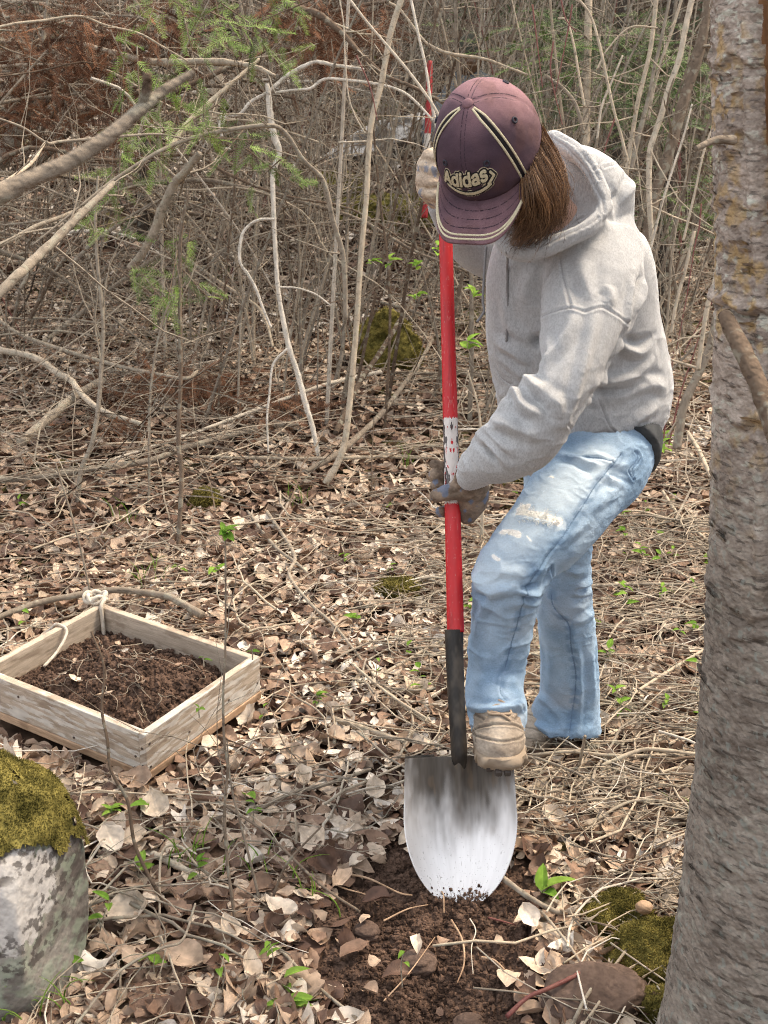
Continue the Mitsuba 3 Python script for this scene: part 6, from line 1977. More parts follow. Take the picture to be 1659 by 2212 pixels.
    # standing saplings at the left, rooted in the litter
    for i, (pts, w, t, lab, tw) in enumerate((([(385, 1183), (392, 1028), (385, 953), (390, 828), (389, 703), (388, 553), (395, 473), (407, 423)], [11, 10, 9, 9, 8, 7], .32, 'dark upright sapling standing in the middle of the left half', 8),
                                          ([(168, 1095), (175, 1018), (200, 953), (215, 853), (221, 753), (223, 708), (218, 640), (211, 574), (206, 480), (212, 380)], [11, 10, 9, 8, 7, 5], .56, 'grey sapling with a bowed foot at the left', 8),
                                          ([(320, 1102), (322, 1053), (325, 853), (345, 718), (370, 640), (385, 560)], [6, 6, 5, 4], .42, 'thin brown sapling left of the dark upright sapling', 6), ([(517, 930), (515, 853), (520, 703), (530, 600)], [5, 5, 3], .55, 'short thin grey sapling by the fallen branches', 4),
                                          ([(548, 795), (548, 653), (556, 420), (575, 250), (588, 100)], [9, 8, 7, 5], .58, 'straight grey sapling left of the white dead sapling', 6), ([(648, 732), (665, 650), (700, 553), (735, 400), (760, 250)], [10, 10, 9, 7], .45, 'brown sapling leaning right in the thicket', 6),
                                          ([(645, 905), (640, 853), (655, 753), (700, 600), (730, 470), (745, 330)], [7, 7, 7, 5], .56, 'grey-brown sapling crossing the thicket', 6), ([(713, 858), (740, 753), (748, 553), (752, 400)], [10, 9, 8, 6], .5, 'upright brown sapling near the moss mound', 6),
                                          ([(375, 1986), (320, 1889), (290, 1819), (275, 1729), (240, 1665), (232, 1600), (220, 1531), (225, 1441), (197, 1364)], [8, 8, 7, 7, 6, 5], .27, 'bare brown stem rising in front of the wooden box', 0), ([(507, 2006), (505, 1969), (492, 1869), (485, 1759), (492, 1659), (485, 1606), (482, 1506), (487, 1381), (487, 1156)], [8, 7, 6, 6, 5, 4], .34, 'very tall thin stem with green leaves at its tip, right of the wooden box', 5),
                                          ([(565, 1962), (550, 1899), (525, 1799), (500, 1700), (490, 1600)], [7, 6, 5, 3], .40, 'thin slanting stem of the clump below the box', 0), ([(583, 1962), (600, 1909), (625, 1859), (695, 1784)], [6, 6, 4], .34, 'thin stem of the clump leaning right', 0), ([(575, 1962), (578, 1910), (582, 1858)], [13, 12, 12], .45, 'short cut stump of the stem clump', 0),
                                          ([(640, 1860), (640, 1800), (637, 1752)], [5, 5, 4], .7, 'short pale snapped stalk in the litter', 0), ([(1040, 1180), (1042, 1060), (1036, 900), (1010, 800)], [8, 7, 5, 4], .72, 'straight beige stalk standing behind the lower glove', 3), ([(1250, 1659), (1264, 1590)], [7, 7], .6, 'short stalk stub behind the blade', 0),
                                          ([(205, 1345), (195, 1280), (165, 1150), (120, 1000)], [5, 5, 4], .4, 'thin brown stalk behind the left end of the box', 3), ([(805, 1100), (803, 1010), (808, 900)], [3, 3, 2], .3, 'thin dark stalk in the open litter', 0))):
        base = gpt(np.array([pts[0][0]]), np.array([pts[0][1]]), 0)[0]
        zb = project(base)[2]
        tilt = .0 if i in (8, 9) else g.uniform(-.25, .25)
        k, P, r = A('sapling' if tw else 'bare_stalk', S if tw else 'stalk', lab, [(pts[0][0] - 1, pts[0][1] + 8)] + pts, [w[0]] + w, [zb, zb + tilt], t, knots=.14, seed=20 + i, n=90)
        if tw: twigs_on(k, P, r, tw, g, (.12, .5), t + .08)
    # branches lying about
    L = lying
    for i, (pts, w, t, h, lab) in enumerate((
            ([(-20, 1040), (100, 1028), (200, 1013), (320, 998), (400, 968), (500, 943), (575, 923), (645, 918)], [15, 15, 14, 13, 11, 9], .45, .02, 'long lichen-flecked dark branch lying across the left half'), ([(230, 998), (400, 943), (550, 893), (700, 843), (822, 808)], [6, 7, 8, 9], .86, .05, 'straight whitish rod lying above the dark branch'),
            ([(425, 988), (550, 990), (690, 993), (830, 988), (940, 992)], [8, 8, 8, 6], .74, .01, 'pale horizontal branch on the litter left of the spade'), ([(-10, 762), (75, 783), (125, 808), (155, 833), (180, 868), (225, 893), (305, 918)], [14, 13, 13, 12, 11, 10], .80, .10, 'broken birch log piece at the left edge'),
            ([(45, 956), (125, 893), (165, 863), (225, 828)], [20, 19, 18, 16], .58, .06, 'thick grey cut log at the left'), ([(-10, 690), (50, 728), (150, 768), (250, 793), (325, 808), (400, 828), (426, 806)], [7, 8, 8, 8, 7], .62, .10, 'long grey branch with a hooked end at the left'),
            ([(-10, 726), (120, 724), (225, 732)], [4, 4, 4], .62, .14, 'upper thin grey rod at the left edge'), ([(25, 690), (140, 697), (250, 710)], [4, 4, 4], .6, .14, 'second thin grey rod at the left edge'), ([(660, 1020), (725, 983), (780, 938), (830, 888), (900, 800), (935, 745)], [12, 13, 12, 11, 9, 7], .40, .05, 'curved dark branch bending up beside the red handle'),
            ([(390, 553), (475, 618), (550, 663), (575, 703), (590, 760)], [6, 7, 6, 5], .66, .18, 'pale fallen branch behind the dark sapling'), ([(725, 936), (750, 893), (780, 833), (830, 758), (900, 640), (950, 548)], [12, 11, 10, 10, 9, 8], .12, .16, 'black charred-looking branch leaning towards the spade handle'),
            ([(-20, 1345), (75, 1306), (165, 1288), (250, 1278), (350, 1286), (390, 1306), (437, 1333)], [13, 14, 14, 15, 17, 18], .42, .03, 'dark grey branch lying behind the wooden box'), ([(535, 1106), (590, 1181), (640, 1216), (668, 1245)], [7, 7, 6], .5, .01, 'short brown stick in the litter right of the dark sapling'),
            ([(575, 1106), (635, 1196), (625, 1246), (670, 1306), (725, 1356), (810, 1463)], [8, 8, 7, 7, 6], .55, .015, 'winding brown root-like stick in the open litter'), ([(718, 1555), (790, 1576), (875, 1606)], [13, 14, 13], .62, .015, 'cut brown stick behind the blade'), ([(125, 1669), (165, 1714), (200, 1782)], [13, 11, 10], .35, .01, 'dark crooked stick behind the mossy boulder'),
            ([(165, 2215), (240, 2124), (280, 2089), (350, 2059), (395, 2039), (422, 1955)], [6, 6, 6, 5], .48, .05, 'bent thin twig low at the left'), ([(-5, 2165), (100, 2069), (180, 1984), (275, 1874)], [6, 6, 5], .52, .06, 'long straight twig in front of the boulder'), ([(605, 2054), (675, 2124), (770, 2215)], [8, 8, 7], .6, .015, 'straight tan stick at the lower left of the dug soil'),
            ([(475, 1739), (575, 1809), (690, 1909), (778, 1981)], [6, 6, 5], .34, .03, 'thin dark stick reaching into the dug soil'), ([(345, 1990), (350, 1850), (390, 1834), (425, 1874), (472, 1916)], [5, 6, 6, 5], .68, .02, 'bent tan twig by the thin brown stem'), ([(330, 1852), (380, 1872), (436, 1898)], [15, 15, 13], .82, .01, 'short lichen-white stick below the box'),
            ([(540, 1762), (625, 1719), (700, 1699), (800, 1664)], [9, 9, 8], .42, .01, 'dark brown stick lying left of the blade'), ([(1080, 1897), (1140, 1939), (1200, 1969), (1237, 1975)], [13, 11, 9], .56, .01, 'thick tapering stick right of the blade tip'), ([(1168, 1975), (1210, 2029), (1245, 2074), (1277, 2127)], [7, 6, 5], .6, .02, 'straight thin stick pointing at the muddy stone'),
            ([(1108, 1762), (1155, 1709), (1215, 1655)], [9, 9, 8], .62, .02, 'tan stick right of the shoe'), ([(1270, 1791), (1355, 1734), (1430, 1731), (1492, 1765)], [6, 7, 6], .62, .03, 'bowed brown twig beside the big trunk'), ([(1355, 1809), (1415, 1789), (1500, 1783)], [8, 8, 7], .56, .01, 'second brown twig beside the big trunk'), ([(1140, 1734), (1190, 1731), (1242, 1728)], [11, 12, 11], .68, .01, 'broken pale wood piece right of the blade'),
            ([(1135, 1638), (1230, 1626), (1330, 1632), (1512, 1637)], [7, 8, 7], .66, .025, 'long straw-coloured stem lying behind the shoes'), ([(1300, 1656), (1380, 1628), (1430, 1626), (1512, 1637)], [9, 9, 8], .72, .04, 'bowed straw-coloured stem near the rear shoe'), ([(1275, 1266), (1400, 1263), (1540, 1268)], [7, 7, 6], .6, .03, 'grey stem lying level right of the rear knee'),
            ([(1290, 1521), (1400, 1519), (1516, 1516)], [5, 5, 5], .66, .03, 'thin straw stem lying level right of the rear leg'), ([(1360, 1506), (1440, 1455), (1530, 1400)], [7, 7, 6], .72, .04, 'pale stem slanting up to the big trunk'), ([(830, 1458), (900, 1415), (962, 1380)], [7, 7, 6], .62, .03, 'pale twig slanting behind the red handle'), ([(828, 1490), (900, 1492), (966, 1490)], [6, 7, 6], .6, .03, 'level twig behind the black socket'),
            ([(828, 1491), (890, 1540), (958, 1583)], [7, 7, 6], .66, .03, 'slanting twig behind the black socket'), ([(760, 1440), (840, 1500), (930, 1560)], [5, 6, 5], .7, .04, 'straw-coloured twig left of the black socket'), ([(700, 640), (830, 660), (960, 700)], [6, 7, 6], .5, .05, 'brown branch on the ground behind the spade handle'), ([(840, 815), (900, 816), (1060, 812)], [8, 8, 7], .42, .03, 'dark level branch behind the spade handle'),
            ([(1430, 1060), (1470, 1120), (1540, 1180)], [7, 7, 6], .76, .03, 'cream stem lying by the green shoots'), ([(1485, 935), (1510, 975), (1535, 1030)], [8, 9, 8], .78, .06, 'short pale stem at the foot of the stems by the big trunk'))):
        L('fallen_branch', 'branch', lab, pts, w, t, h, seed=i, n=70, arch=.02 if len(pts) > 3 else 0)
    kk = lying('red_stick', 'stick', 'reddish broken stick bent over the muddy stone at the bottom', [(1095, 2212), (1140, 2169), (1190, 2139), (1254, 2111), (1253, 2082)], [10, 9, 9, 9, 8], .25, .05, 'm_redstem')
    for k, P, r in out:
        n = labels[k]['category']
        if n in ('sapling', 'tree', 'branch') and not k.startswith(('thin_vine', 'dead_birch', 'beige_stem')):
            twigs_on(k, P, r, int(g.integers(4, 9)), g, (.12, .55), .5 + .2 * g.random(), rr=.35, t0=.1, up=.3)


build_traced()

# ------------------------------------------------------------------ the brush behind: countable saplings, then the thicket
def deadfall(g):
    # dead branches hanging and leaning among the brush on the left, each its own thing
    n = 150
    for i in range(n):
        x, y = g.uniform(-60, 640), g.uniform(-20, 560)
        z = g.uniform(5.6, 8.5)
        c = PX(x, y, z)
        c[2] = max(c[2], ground(c[0], c[1]) + .1)
        a = g.normal(.35, .55) if g.random() < .6 else g.normal(-.5, .6)
        d = np.array([math.cos(a), g.normal(0, .4), math.sin(a)])
        L = g.uniform(.5, 2.4)
        t = np.linspace(-.5, .5, 8)
        P = c + d * (t * L)[:, None] + np.cumsum(g.standard_normal((8, 3)) * .022, 0) * L + np.array([0, 0, -.12 * L]) * ((2 * t) ** 2)[:, None]
        r0 = .004 + .013 * g.random() ** 2
        r = r0 * np.linspace(1.1, .4, 8)
        tone = float(np.clip(g.normal(.48, .2), .06, .95))
        D = cr(np.hstack([P, r[:, None]]), 24)
        v, f, row, s = tubes(D[None, :, :3], D[None, :, 3], 7)
        ds = 'level' if abs(a) < .3 else 'rising to the right' if a > 0 else 'falling to the right'
        zx = 'at the top left edge' if x < 180 and y < 250 else 'at the left edge' if x < 180 else 'beside the near branch' if x < 420 and y < 260 else 'below the near branch' if x < 420 else 'at the top beside the white dead sapling' if y < 260 else 'left of the white dead sapling'
        lab = f"{'stout' if r0 > .009 else 'thin'} {'dark' if tone < .42 else 'pale'} dead branch {ds} {zx}"
        k = thing('dead_branch', lab, 'branch', lab.replace('branch ', 'branches '))
        c_ = int(g.integers(3, 8)); ii = g.integers(1, 8, c_)
        dd = unit(d + g.standard_normal((c_, 3)) * .8); l = g.uniform(.15, .7, c_)
        s5 = np.linspace(0, 1, 5)
        Q = P[ii][:, None] + dd[:, None] * s5[None, :, None] * l[:, None, None] + np.cumsum(g.standard_normal((c_, 5, 3)) * .025, 1)
        m2, uv2 = stems(Q, np.maximum(r[ii] * .45, .0012)[:, None] * np.linspace(1, .4, 5)[None], np.full(c_, tone), 4)
        put(k, join([(v, f), m2]), 'm_bark', True, np.vstack([np.stack([np.full(len(v), tone), 0 * s], -1), uv2]))


def build_brush():
    g = np.random.default_rng(81)
    n = 250
    for i in range(n):
        z = 5.6 + 8.5 * g.random() ** 1.2
        x = g.uniform(600, 1540)
        if g.random() < .20: x, z = g.uniform(-60, 620), g.uniform(6.5, 14)
        if x < 860 and g.random() < .5: z = g.uniform(5.6, 7.5)
        X = (x - CXP) / FOC * z; Y = (z - .8 * math.sin(PITCH)) / math.cos(PITCH)
        b = np.array([X, Y, ground(X, Y) - .03])
        px = project(b)
        H = g.uniform(1.6, 4.2); lean = g.normal(.10, .26), g.normal(0, .1)
        t = np.linspace(0, 1, 7)
        w = np.cumsum(g.standard_normal((7, 3)) * [.05, .05, 0], 0) * t[:, None]
        P = b + t[:, None] * H * np.array([lean[0], lean[1], 1.0]) + w + np.array([lean[0] * .5, 0, 0]) * (t ** 2)[:, None] * H * .4
        r = (.0034 + .0085 * g.random() ** 1.6) * np.linspace(1.1, .35, 7)
        tone = float(np.clip(g.normal(.52, .17), .15, .9))
        red = g.random() < .04
        ln = 'upright' if abs(lean[0]) < .06 else 'right-leaning' if lean[0] > 0 else 'left-leaning'
        th = 'thick' if r[0] > .0085 else 'slender'
        lab = f'{th} {ln} bare ' + ('red shoot ' if red else 'dark brown sapling ' if tone < .42 else 'grey-brown sapling ' if tone < .62 else 'pale sapling ') + hzone(b + [0, 0, 1.0])
        grp = lab.replace('sapling ', 'saplings ').replace('shoot ', 'shoots ')
        k = thing('brush_sapling', lab, 'sapling', grp)
        m, uv = stems(cr(np.hstack([P, r[:, None]]), 12)[None, :, :3], cr(np.hstack([P, r[:, None]]), 12)[None, :, 3], [tone], 6)
        # twigs joined to the stem: too thin to tell apart at this distance
        c = int(g.integers(5, 11)); ii = g.integers(2, 7, c)
        d = unit(g.standard_normal((c, 3)) * [.6, .6, .3] + [0, 0, .55]); l = g.uniform(.2, .8, c)
        s = np.linspace(0, 1, 5)
        Q = P[ii][:, None] + d[:, None] * s[None, :, None] * l[:, None, None] + np.cumsum(g.standard_normal((c, 5, 3)) * .02, 1)
        m2, uv2 = stems(Q, r[ii][:, None] * .45 * np.linspace(1, .4, 5)[None], np.full(c, tone), 4)
        put(k, join([m, m2]), 'm_redstem' if red else 'm_bark', True, np.vstack([uv, uv2]))
    # thicket: a mass of thin upright and tangled twigs over the slope
    ms, us = [], []
    for n, z0, z1, h0, h1, r0, r1, lx in ((1000, 6.0, 11, .4, 1.8, .0014, .0036, .40), (4000, 9, 17, .8, 3.0, .002, .006, .38), (4600, 14, 28, 1.5, 4.5, .004, .011, .32)):
        P = scatter_ground(n, z0, z1, g, .9, 250)
        q = project(P)
        keep = (g.random(n) < np.where(q[:, 0] > 560, .85, .22 if z1 < 20 else .5)) & ~((np.abs(P[:, 0] - .60) < .5) & (np.abs(P[:, 1] - 8.6) < .6))
        keep &= ~((q[:, 0] > 680) & (q[:, 0] < 1060) & (q[:, 2] < 12.5) & (g.random(n) < .7))
        P = P[keep]; n = len(P)
        t = np.linspace(0, 1, 6)
        d = np.stack([g.normal(.06, lx, n), g.normal(0, lx, n), np.ones(n)], -1)
        H = g.uniform(h0, h1, n)
        w = np.cumsum(g.standard_normal((n, 6, 3)) * [.03, .03, .0], 1) * H[:, None, None] * .7
        Q = P[:, None] + (d[:, None] * t[None, :, None]) * H[:, None, None] + w
        R = g.uniform(r0, r1, n)[:, None] * np.linspace(1, .3, 6)[None]
        tone = np.clip(g.normal(.52, .18, n), .08, .95)
        m, uv = stems(Q, R, tone, 3)
        ms.append(m); us.append(uv)
        c = n
        ii = g.integers(0, n, c); kx = g.integers(1, 5, c)
        dd = unit(g.standard_normal((c, 3)) * [1, 1, .5] + [0, 0, .2]); l = H[ii] * g.uniform(.15, .5, c)
        s = np.linspace(0, 1, 4)
        Q2 = Q[ii, kx][:, None] + dd[:, None] * s[None, :, None] * l[:, None, None] + .06 * np.cumsum(g.standard_normal((c, 4, 3)), 1) * l[:, None, None]
        m, uv = stems(Q2, R[ii, 2][:, None] * .6 * np.linspace(1, .4, 4)[None], tone[ii], 3)
        ms.append(m); us.append(uv)
    deadfall(g)
    # low deadfall tangle at the left
    n = 1100
    P = scatter_ground(n, 4.8, 9, g, .9)
    q = project(P)
    P = P[(q[:, 0] < 560) | (g.random(n) < .25)]; n = len(P)
    d = unit(np.stack([g.standard_normal(n), g.standard_normal(n), np.abs(g.normal(.25, .35, n))], -1)); H = g.uniform(.3, 1.3, n)
    t = np.linspace(-.3, .7, 6)
    Q = P[:, None] + [0, 0, .12] + d[:, None] * t[None, :, None] * H[:, None, None] + np.cumsum(g.standard_normal((n, 6, 3)) * .03, 1) * H[:, None, None]
    m, uv = stems(Q, g.uniform(.0014, .0045, n)[:, None] * np.linspace(1, .4, 6)[None], np.clip(g.normal(.42, .18, n), .05, .95), 3)
    ms.append(m); us.append(uv)
    put(thing('brush_thicket', 'dense thicket of thin bare grey-brown twigs covering the slope behind', 'brush', kind='stuff'), join(ms), 'm_bark', False, np.vstack(us))


build_brush()


# ------------------------------------------------------------------ conifer sprigs
def sprig_batch(P, D, N, L, g, rows=26, nl=.022, droop=.1, wd=.0013):
    """flat fir sprigs: an axis along D with needles to both sides in the plane of normal N. (v, f, uv)"""
    n = len(P)
    D = unit(D); B = unit(np.cross(N, D)); N = np.cross(D, B)
    t = np.repeat(np.linspace(.06, 1, rows), 2)
    sg = np.tile([1.0, -1.0], rows)
    m = len(t)
    base = P[:, None] + D[:, None] * (t[None, :, None] * L[:, None, None]) - N[:, None] * (droop * t[None, :, None] ** 2 * L[:, None, None])
    ln = nl * (1.15 - .55 * t)[None, :] * g.uniform(.75, 1.25, (n, m)) * (L / .16)[:, None] ** .5
    d = unit(B[:, None] * sg[None, :, None] + D[:, None] * .75 + N[:, None] * g.normal(.1, .28, (n, m, 1)))
    tip = base + d * ln[..., None]
    w = D[:, None] * wd * (L / .16)[:, None, None] + N[:, None] * .0004
    V = np.stack([base - w, base + w, tip], 2).reshape(-1, 3)
    F = np.arange(len(V)).reshape(-1, 3)
    return V, F


def build_conifers():
    g = np.random.default_rng(91)
    spots = [(268, 130), (300, 185), (330, 20), (375, 45), (395, 15), (430, 40), (500, 30), (525, 60), (540, 125), (572, 100), (630, 125), (358, 215), (385, 240), (255, 420), (272, 380), (225, 445), (485, 330), (505, 300), (545, 330), (562, 385), (600, 372), (400, 570), (372, 600), (330, 620), (290, 570),
             (440, 240), (335, 330), (392, 275), (410, 90), (265, 160), (470, 20), (300, 250), (345, 260), (250, 480), (420, 610), (360, 640), (455, 20), (600, 30), (640, 20), (555, 60)]
    cl = np.array_split(np.arange(len(spots)), 10)
    where = ['at the top left corner of the green', 'hanging at the top beside the pale log', 'beside the horizontal lichen branch', 'under the near branch', 'at the left below the near branch', 'behind the white dead sapling', 'low in the middle left by the dark sapling', 'low left over the litter', 'left of the white dead sapling at mid height', 'at the top middle']
    for ci, ids in enumerate(cl):
        k = thing('fir_bough', f'fresh green fir bough {where[ci]}', 'fir branch')
        P, D, N, L = [], [], [], []
        ax = []
        for i in ids:
            x, y = spots[i]
            z = g.uniform(4.3, 5.2)
            c = PX(x, y, z)
            d0 = unit(np.array([g.normal(.1, .5), g.normal(-.2, .4), g.normal(-.65, .3)]))
            ax.append([c - d0 * .16, c, c + d0 * .12])
            for q in range(5):
                t = g.uniform(-.18, .12)
                dd = unit(d0 + .75 * g.standard_normal(3) * [1, .7, 1])
                P.append(c + d0 * t + .012 * g.standard_normal(3)); D.append(dd); N.append(unit(np.array([0, -.85, .5]) + .3 * g.standard_normal(3))); L.append(g.uniform(.08, .16))
        P, D, N, L = map(np.array, (P, D, N, L))
        V, F = sprig_batch(P, D, N, L, g, 18, .028, .1, .0024)
        tone = np.repeat(np.clip(g.normal(.70, .24, len(P)), 0, 1), len(V) // len(P))
        part(k, 'needles', (V, F), 'm_needle', False, np.stack([tone, 0 * tone], -1), kind='stuff')
        S_ = np.stack([P, P + D * L[:, None] * .98], 1)
        m, uv = stems(S_, np.tile([.0012, .0006], (len(P), 1)), np.full(len(P), .3), 3)
        m2, uv2 = stems(np.array(ax), np.tile([.003, .0022, .0012], (len(ax), 1)), np.full(len(ax), .3), 4)
        part(k, 'twigs', join([m, m2]), 'm_bark', False, np.vstack([uv, uv2]), kind='stuff')
    # darker living boughs higher up at the right, on dark trunks
    for ci, (pts, wh) in enumerate((([(1165, 60), (1195, 80), (1225, 95), (1240, 70), (1180, 110), (1260, 190), (1245, 215)], 'above the cap at the top right of the middle'), ([(1305, 60), (1340, 90), (1380, 110), (1420, 120), (1400, 60), (1360, 130), (1450, 140)], 'between the beige stems at the top right'), ([(1420, 180), (1390, 210), (1340, 215), (1460, 220), (1490, 190), (1330, 160)], 'behind the dark leaning trunk'), ([(1495, 160), (1510, 235), (1480, 250), (1500, 440), (1515, 480)], 'close beside the big trunk'))):
        k = thing('fir_bough', f'dark green fir bough {wh}', 'fir branch')
        P, D, N, L = [], [], [], []
        for x, y in pts:
            c = PX(x, y, g.uniform(5.6, 6.8))
            for q in range(18):
                d = unit(np.array([g.normal(0, .9), g.normal(-.2, .5), g.normal(-.15, .3)]))
                P.append(c + .13 * g.standard_normal(3) * [1.3, 1, .5]); D.append(d); N.append(unit(np.array([0, -.6, .8]) + .3 * g.standard_normal(3))); L.append(g.uniform(.10, .20))
        P, D, N, L = map(np.array, (P, D, N, L))
        V, F = sprig_batch(P, D, N, L, g, 20, .026, .1, .0026)
        tone = np.repeat(np.clip(g.normal(.22, .14, len(P)), 0, 1), len(V) // len(P))
        part(k, 'needles', (V, F), 'm_needle', False, np.stack([tone, 0 * tone], -1), kind='stuff')
        m, uv = stems(np.stack([P, P + D * L[:, None] * .98], 1), np.tile([.0018, .0007], (len(P), 1)), np.full(len(P), .12), 3)
        part(k, 'twigs', m, 'm_bark', False, uv, kind='stuff')
    for lab, pts, w in (('dark fir trunk behind the hood', [(1352, -30), (1345, 200), (1338, 420), (1330, 640)], 36), ('dark fir trunk left of the dark leaning trunk', [(1462, -30), (1452, 250), (1440, 460), (1430, 700)], 30), ('dark fir trunk at the top left behind the boughs', [(330, -30), (325, 160), (318, 330), (312, 520)], 30), ('silvery dead snag behind the lichen branch', [(470, 130), (466, 180), (458, 230), (450, 300)], 26)):
        pts = np.array(pts, float); z = 7.4
        v, f = tube(PX(pts[:, 0], pts[:, 1], z + 0 * pts[:, 0]), w * .5 * z / FOC * np.array([.9, 1, 1.05, 1.15]), 70, 14, 0, 3, .2)
        k = thing('dead_snag' if 'snag' in lab else 'fir_tree', lab, 'tree')
        put(k, (v, f), 'm_bark', True, np.tile([.62 if 'snag' in lab else .06, 0], (len(v), 1)))
    # dead rusty boughs
    groups = [('rusty dead fir bough high at the left edge', [(40, 60), (90, 120), (30, 170), (120, 70), (150, 130), (70, 210), (10, 110), (200, 40), (110, 30)]), ('rusty dead fir bough above the near branch at the left', [(30, 250), (60, 280), (15, 300), (170, 170), (190, 120), (140, 220)]),
              ('rusty dead fir bough hanging at the top middle', [(650, 20), (680, 50), (710, 60), (740, 50), (770, 40), (700, 90), (735, 95), (650, 60), (790, 60)]), ('rusty dead needles near the ground left of the white dead sapling', [(275, 960), (290, 900), (410, 880), (430, 900), (460, 880), (580, 910), (600, 940), (260, 880)]),
              ('rusty needles behind the green sprigs', [(250, 60), (300, 80), (380, 60), (270, 230), (215, 260), (330, 60)])]
    for lab, pts in groups:
        k = thing('dead_fir_bough', lab, 'fir branch')
        P, D, N, L = [], [], [], []
        for x, y in pts:
            low = y > 800
            c = gpt(x, y, .10) if low else PX(x, y, g.uniform(5.3, 6.6))
            for q in range(34):
                dd = unit(np.array([g.normal(.2, .7), g.normal(0, .5), g.normal(-.4, .5)]))
                P.append(c + .11 * g.standard_normal(3) * [1, 1, .8 if not low else .3]); D.append(dd); N.append(unit(g.standard_normal(3))); L.append(g.uniform(.08, .20))
        P, D, N, L = map(np.array, (P, D, N, L))
        V, F = sprig_batch(P, D, N, L, g, 20, .026, .1, .0028)
        tone = np.repeat(np.clip(g.normal(.5, .25, len(P)), 0, 1), len(V) // len(P))
        part(k, 'needles', (V, F), 'm_deadneedle', False, np.stack([tone, 0 * tone], -1), kind='stuff')
        S_ = np.stack([P, P + D * L[:, None] * .98], 1)
        m, uv = stems(S_, np.tile([.0017, .0007], (len(P), 1)), np.full(len(P), .25), 3)
        part(k, 'twigs', m, 'm_bark', False, uv, kind='stuff')
    # dark spruces far behind at the right
    for i, (x, z, H, lab) in enumerate(((1330, 11.5, 9, 'dark spruce behind the beige stems'), (1190, 13.5, 10, 'dark spruce above the cap'), (1440, 10.5, 9, 'dark spruce left of the big trunk'), (1400, 15, 11, 'farthest dark spruce at the top right'), (1520, 9.2, 8, 'dark spruce right behind the big trunk'), (1250, 17, 11, 'distant spruce between the beige stems'), (90, 13, 9, 'dark spruce far back at the top left'), (380, 15, 10, 'dark spruce far back left of the middle'))):
        X = (x - CXP) / FOC * z; Y = z / math.cos(PITCH)
        b = np.array([X, Y, ground(X, Y) - .1])
        k = thing('spruce_tree', lab, 'tree')
        t = np.linspace(0, 1, 12)
        P = b + np.stack([.1 * np.sin(t * 5 + i), 0 * t, t * H], -1)
        v, f = tube(P, np.linspace(.15, .02, 12), 60, 10, 0, i, .2)
        part(k, 'trunk', (v, f), 'm_bark', True, np.tile([.16, 0], (len(v), 1)))
        nb = 130
        hb = g.uniform(.05, .95, nb) ** .9 * H; L = (1.5 * (1 - hb / H) + .25) * g.uniform(.6, 1.1, nb); an = g.uniform(0, 6.28, nb)
        s = np.linspace(0, 1, 6)
        d = np.stack([np.cos(an), np.sin(an), 0 * an], -1)
        Q = b + np.stack([0 * hb, 0 * hb, hb], -1)[:, None] + d[:, None] * (s[None, :, None] * L[:, None, None]) + np.array([0, 0, 1]) * (-.32 * s ** 1.5)[None, :, None] * L[:, None, None]
        m, uv = stems(Q, .014 * np.linspace(1, .25, 6)[None] * np.ones((nb, 1)), np.full(nb, .15), 4)
        part(k, 'limbs', m, 'm_bark', False, uv, kind='stuff')
        PP, DD, LL = [], [], []
        for j in range(nb):
            live = g.random() < .62 or hb[j] > 3.2
            for q in range(16 if live else 2):
                u = g.uniform(.25, 1)
                p = Q[j, 0] + (Q[j, -1] - Q[j, 0]) * u
                PP.append(p + .05 * g.standard_normal(3)); DD.append(unit(d[j] + .9 * g.standard_normal(3) * [1, 1, .4] + [0, 0, -.25])); LL.append(g.uniform(.20, .42))
        PP, DD, LL = map(np.array, (PP, DD, LL))
        V, F = sprig_batch(PP, DD, np.tile([0, 0, 1.0], (len(PP), 1)) + .3 * g.standard_normal((len(PP), 3)), LL, g, 8, .055, .1, .0035)
        tone = np.repeat(np.clip(g.normal(.10, .12, len(PP)), 0, .5), len(V) // len(PP))
        part(k, 'needles', (V, F), 'm_needle', False, np.stack([tone, 0 * tone], -1), kind='stuff')


build_conifers()


# ------------------------------------------------------------------ green seedlings and grass
def green_leaves(P, D, N, L, W, g, nu=5, nv=4):
    n = len(P)
    D = unit(D); B = unit(np.cross(N, D)); N = np.cross(D, B)
    t = np.linspace(0, 1, nu + 1); s = np.linspace(-1, 1, nv + 1)
    Tt, Ss = np.meshgrid(t, s, indexing='ij')
    w = np.sin(np.pi * Tt ** .75) ** .8
    x = Ss * w; z = np.abs(Ss) * .25 * w
    v = P[:, None] + B[:, None] * (x.ravel()[None, :, None] * W[:, None, None] * .5) + D[:, None] * (Tt.ravel()[None, :, None] * L[:, None, None]) + N[:, None] * ((z.ravel()[None, :, None] * W[:, None, None]) - (Tt.ravel() ** 2)[None, :, None] * .35 * L[:, None, None])
    i, j = np.meshgrid(np.arange(nu), np.arange(nv), indexing='ij')
    q = np.stack([i * (nv + 1) + j, (i + 1) * (nv + 1) + j, (i + 1) * (nv + 1) + j + 1, i * (nv + 1) + j + 1], -1).reshape(-1, 4)
    f = np.vstack([q[:, [0, 1, 2]], q[:, [0, 2, 3]]])
    F = (f[None] + (np.arange(n) * v.shape[1])[:, None, None]).reshape(-1, 3)
    return v.reshape(-1, 3), F, np.tile(Ss.ravel(), n)


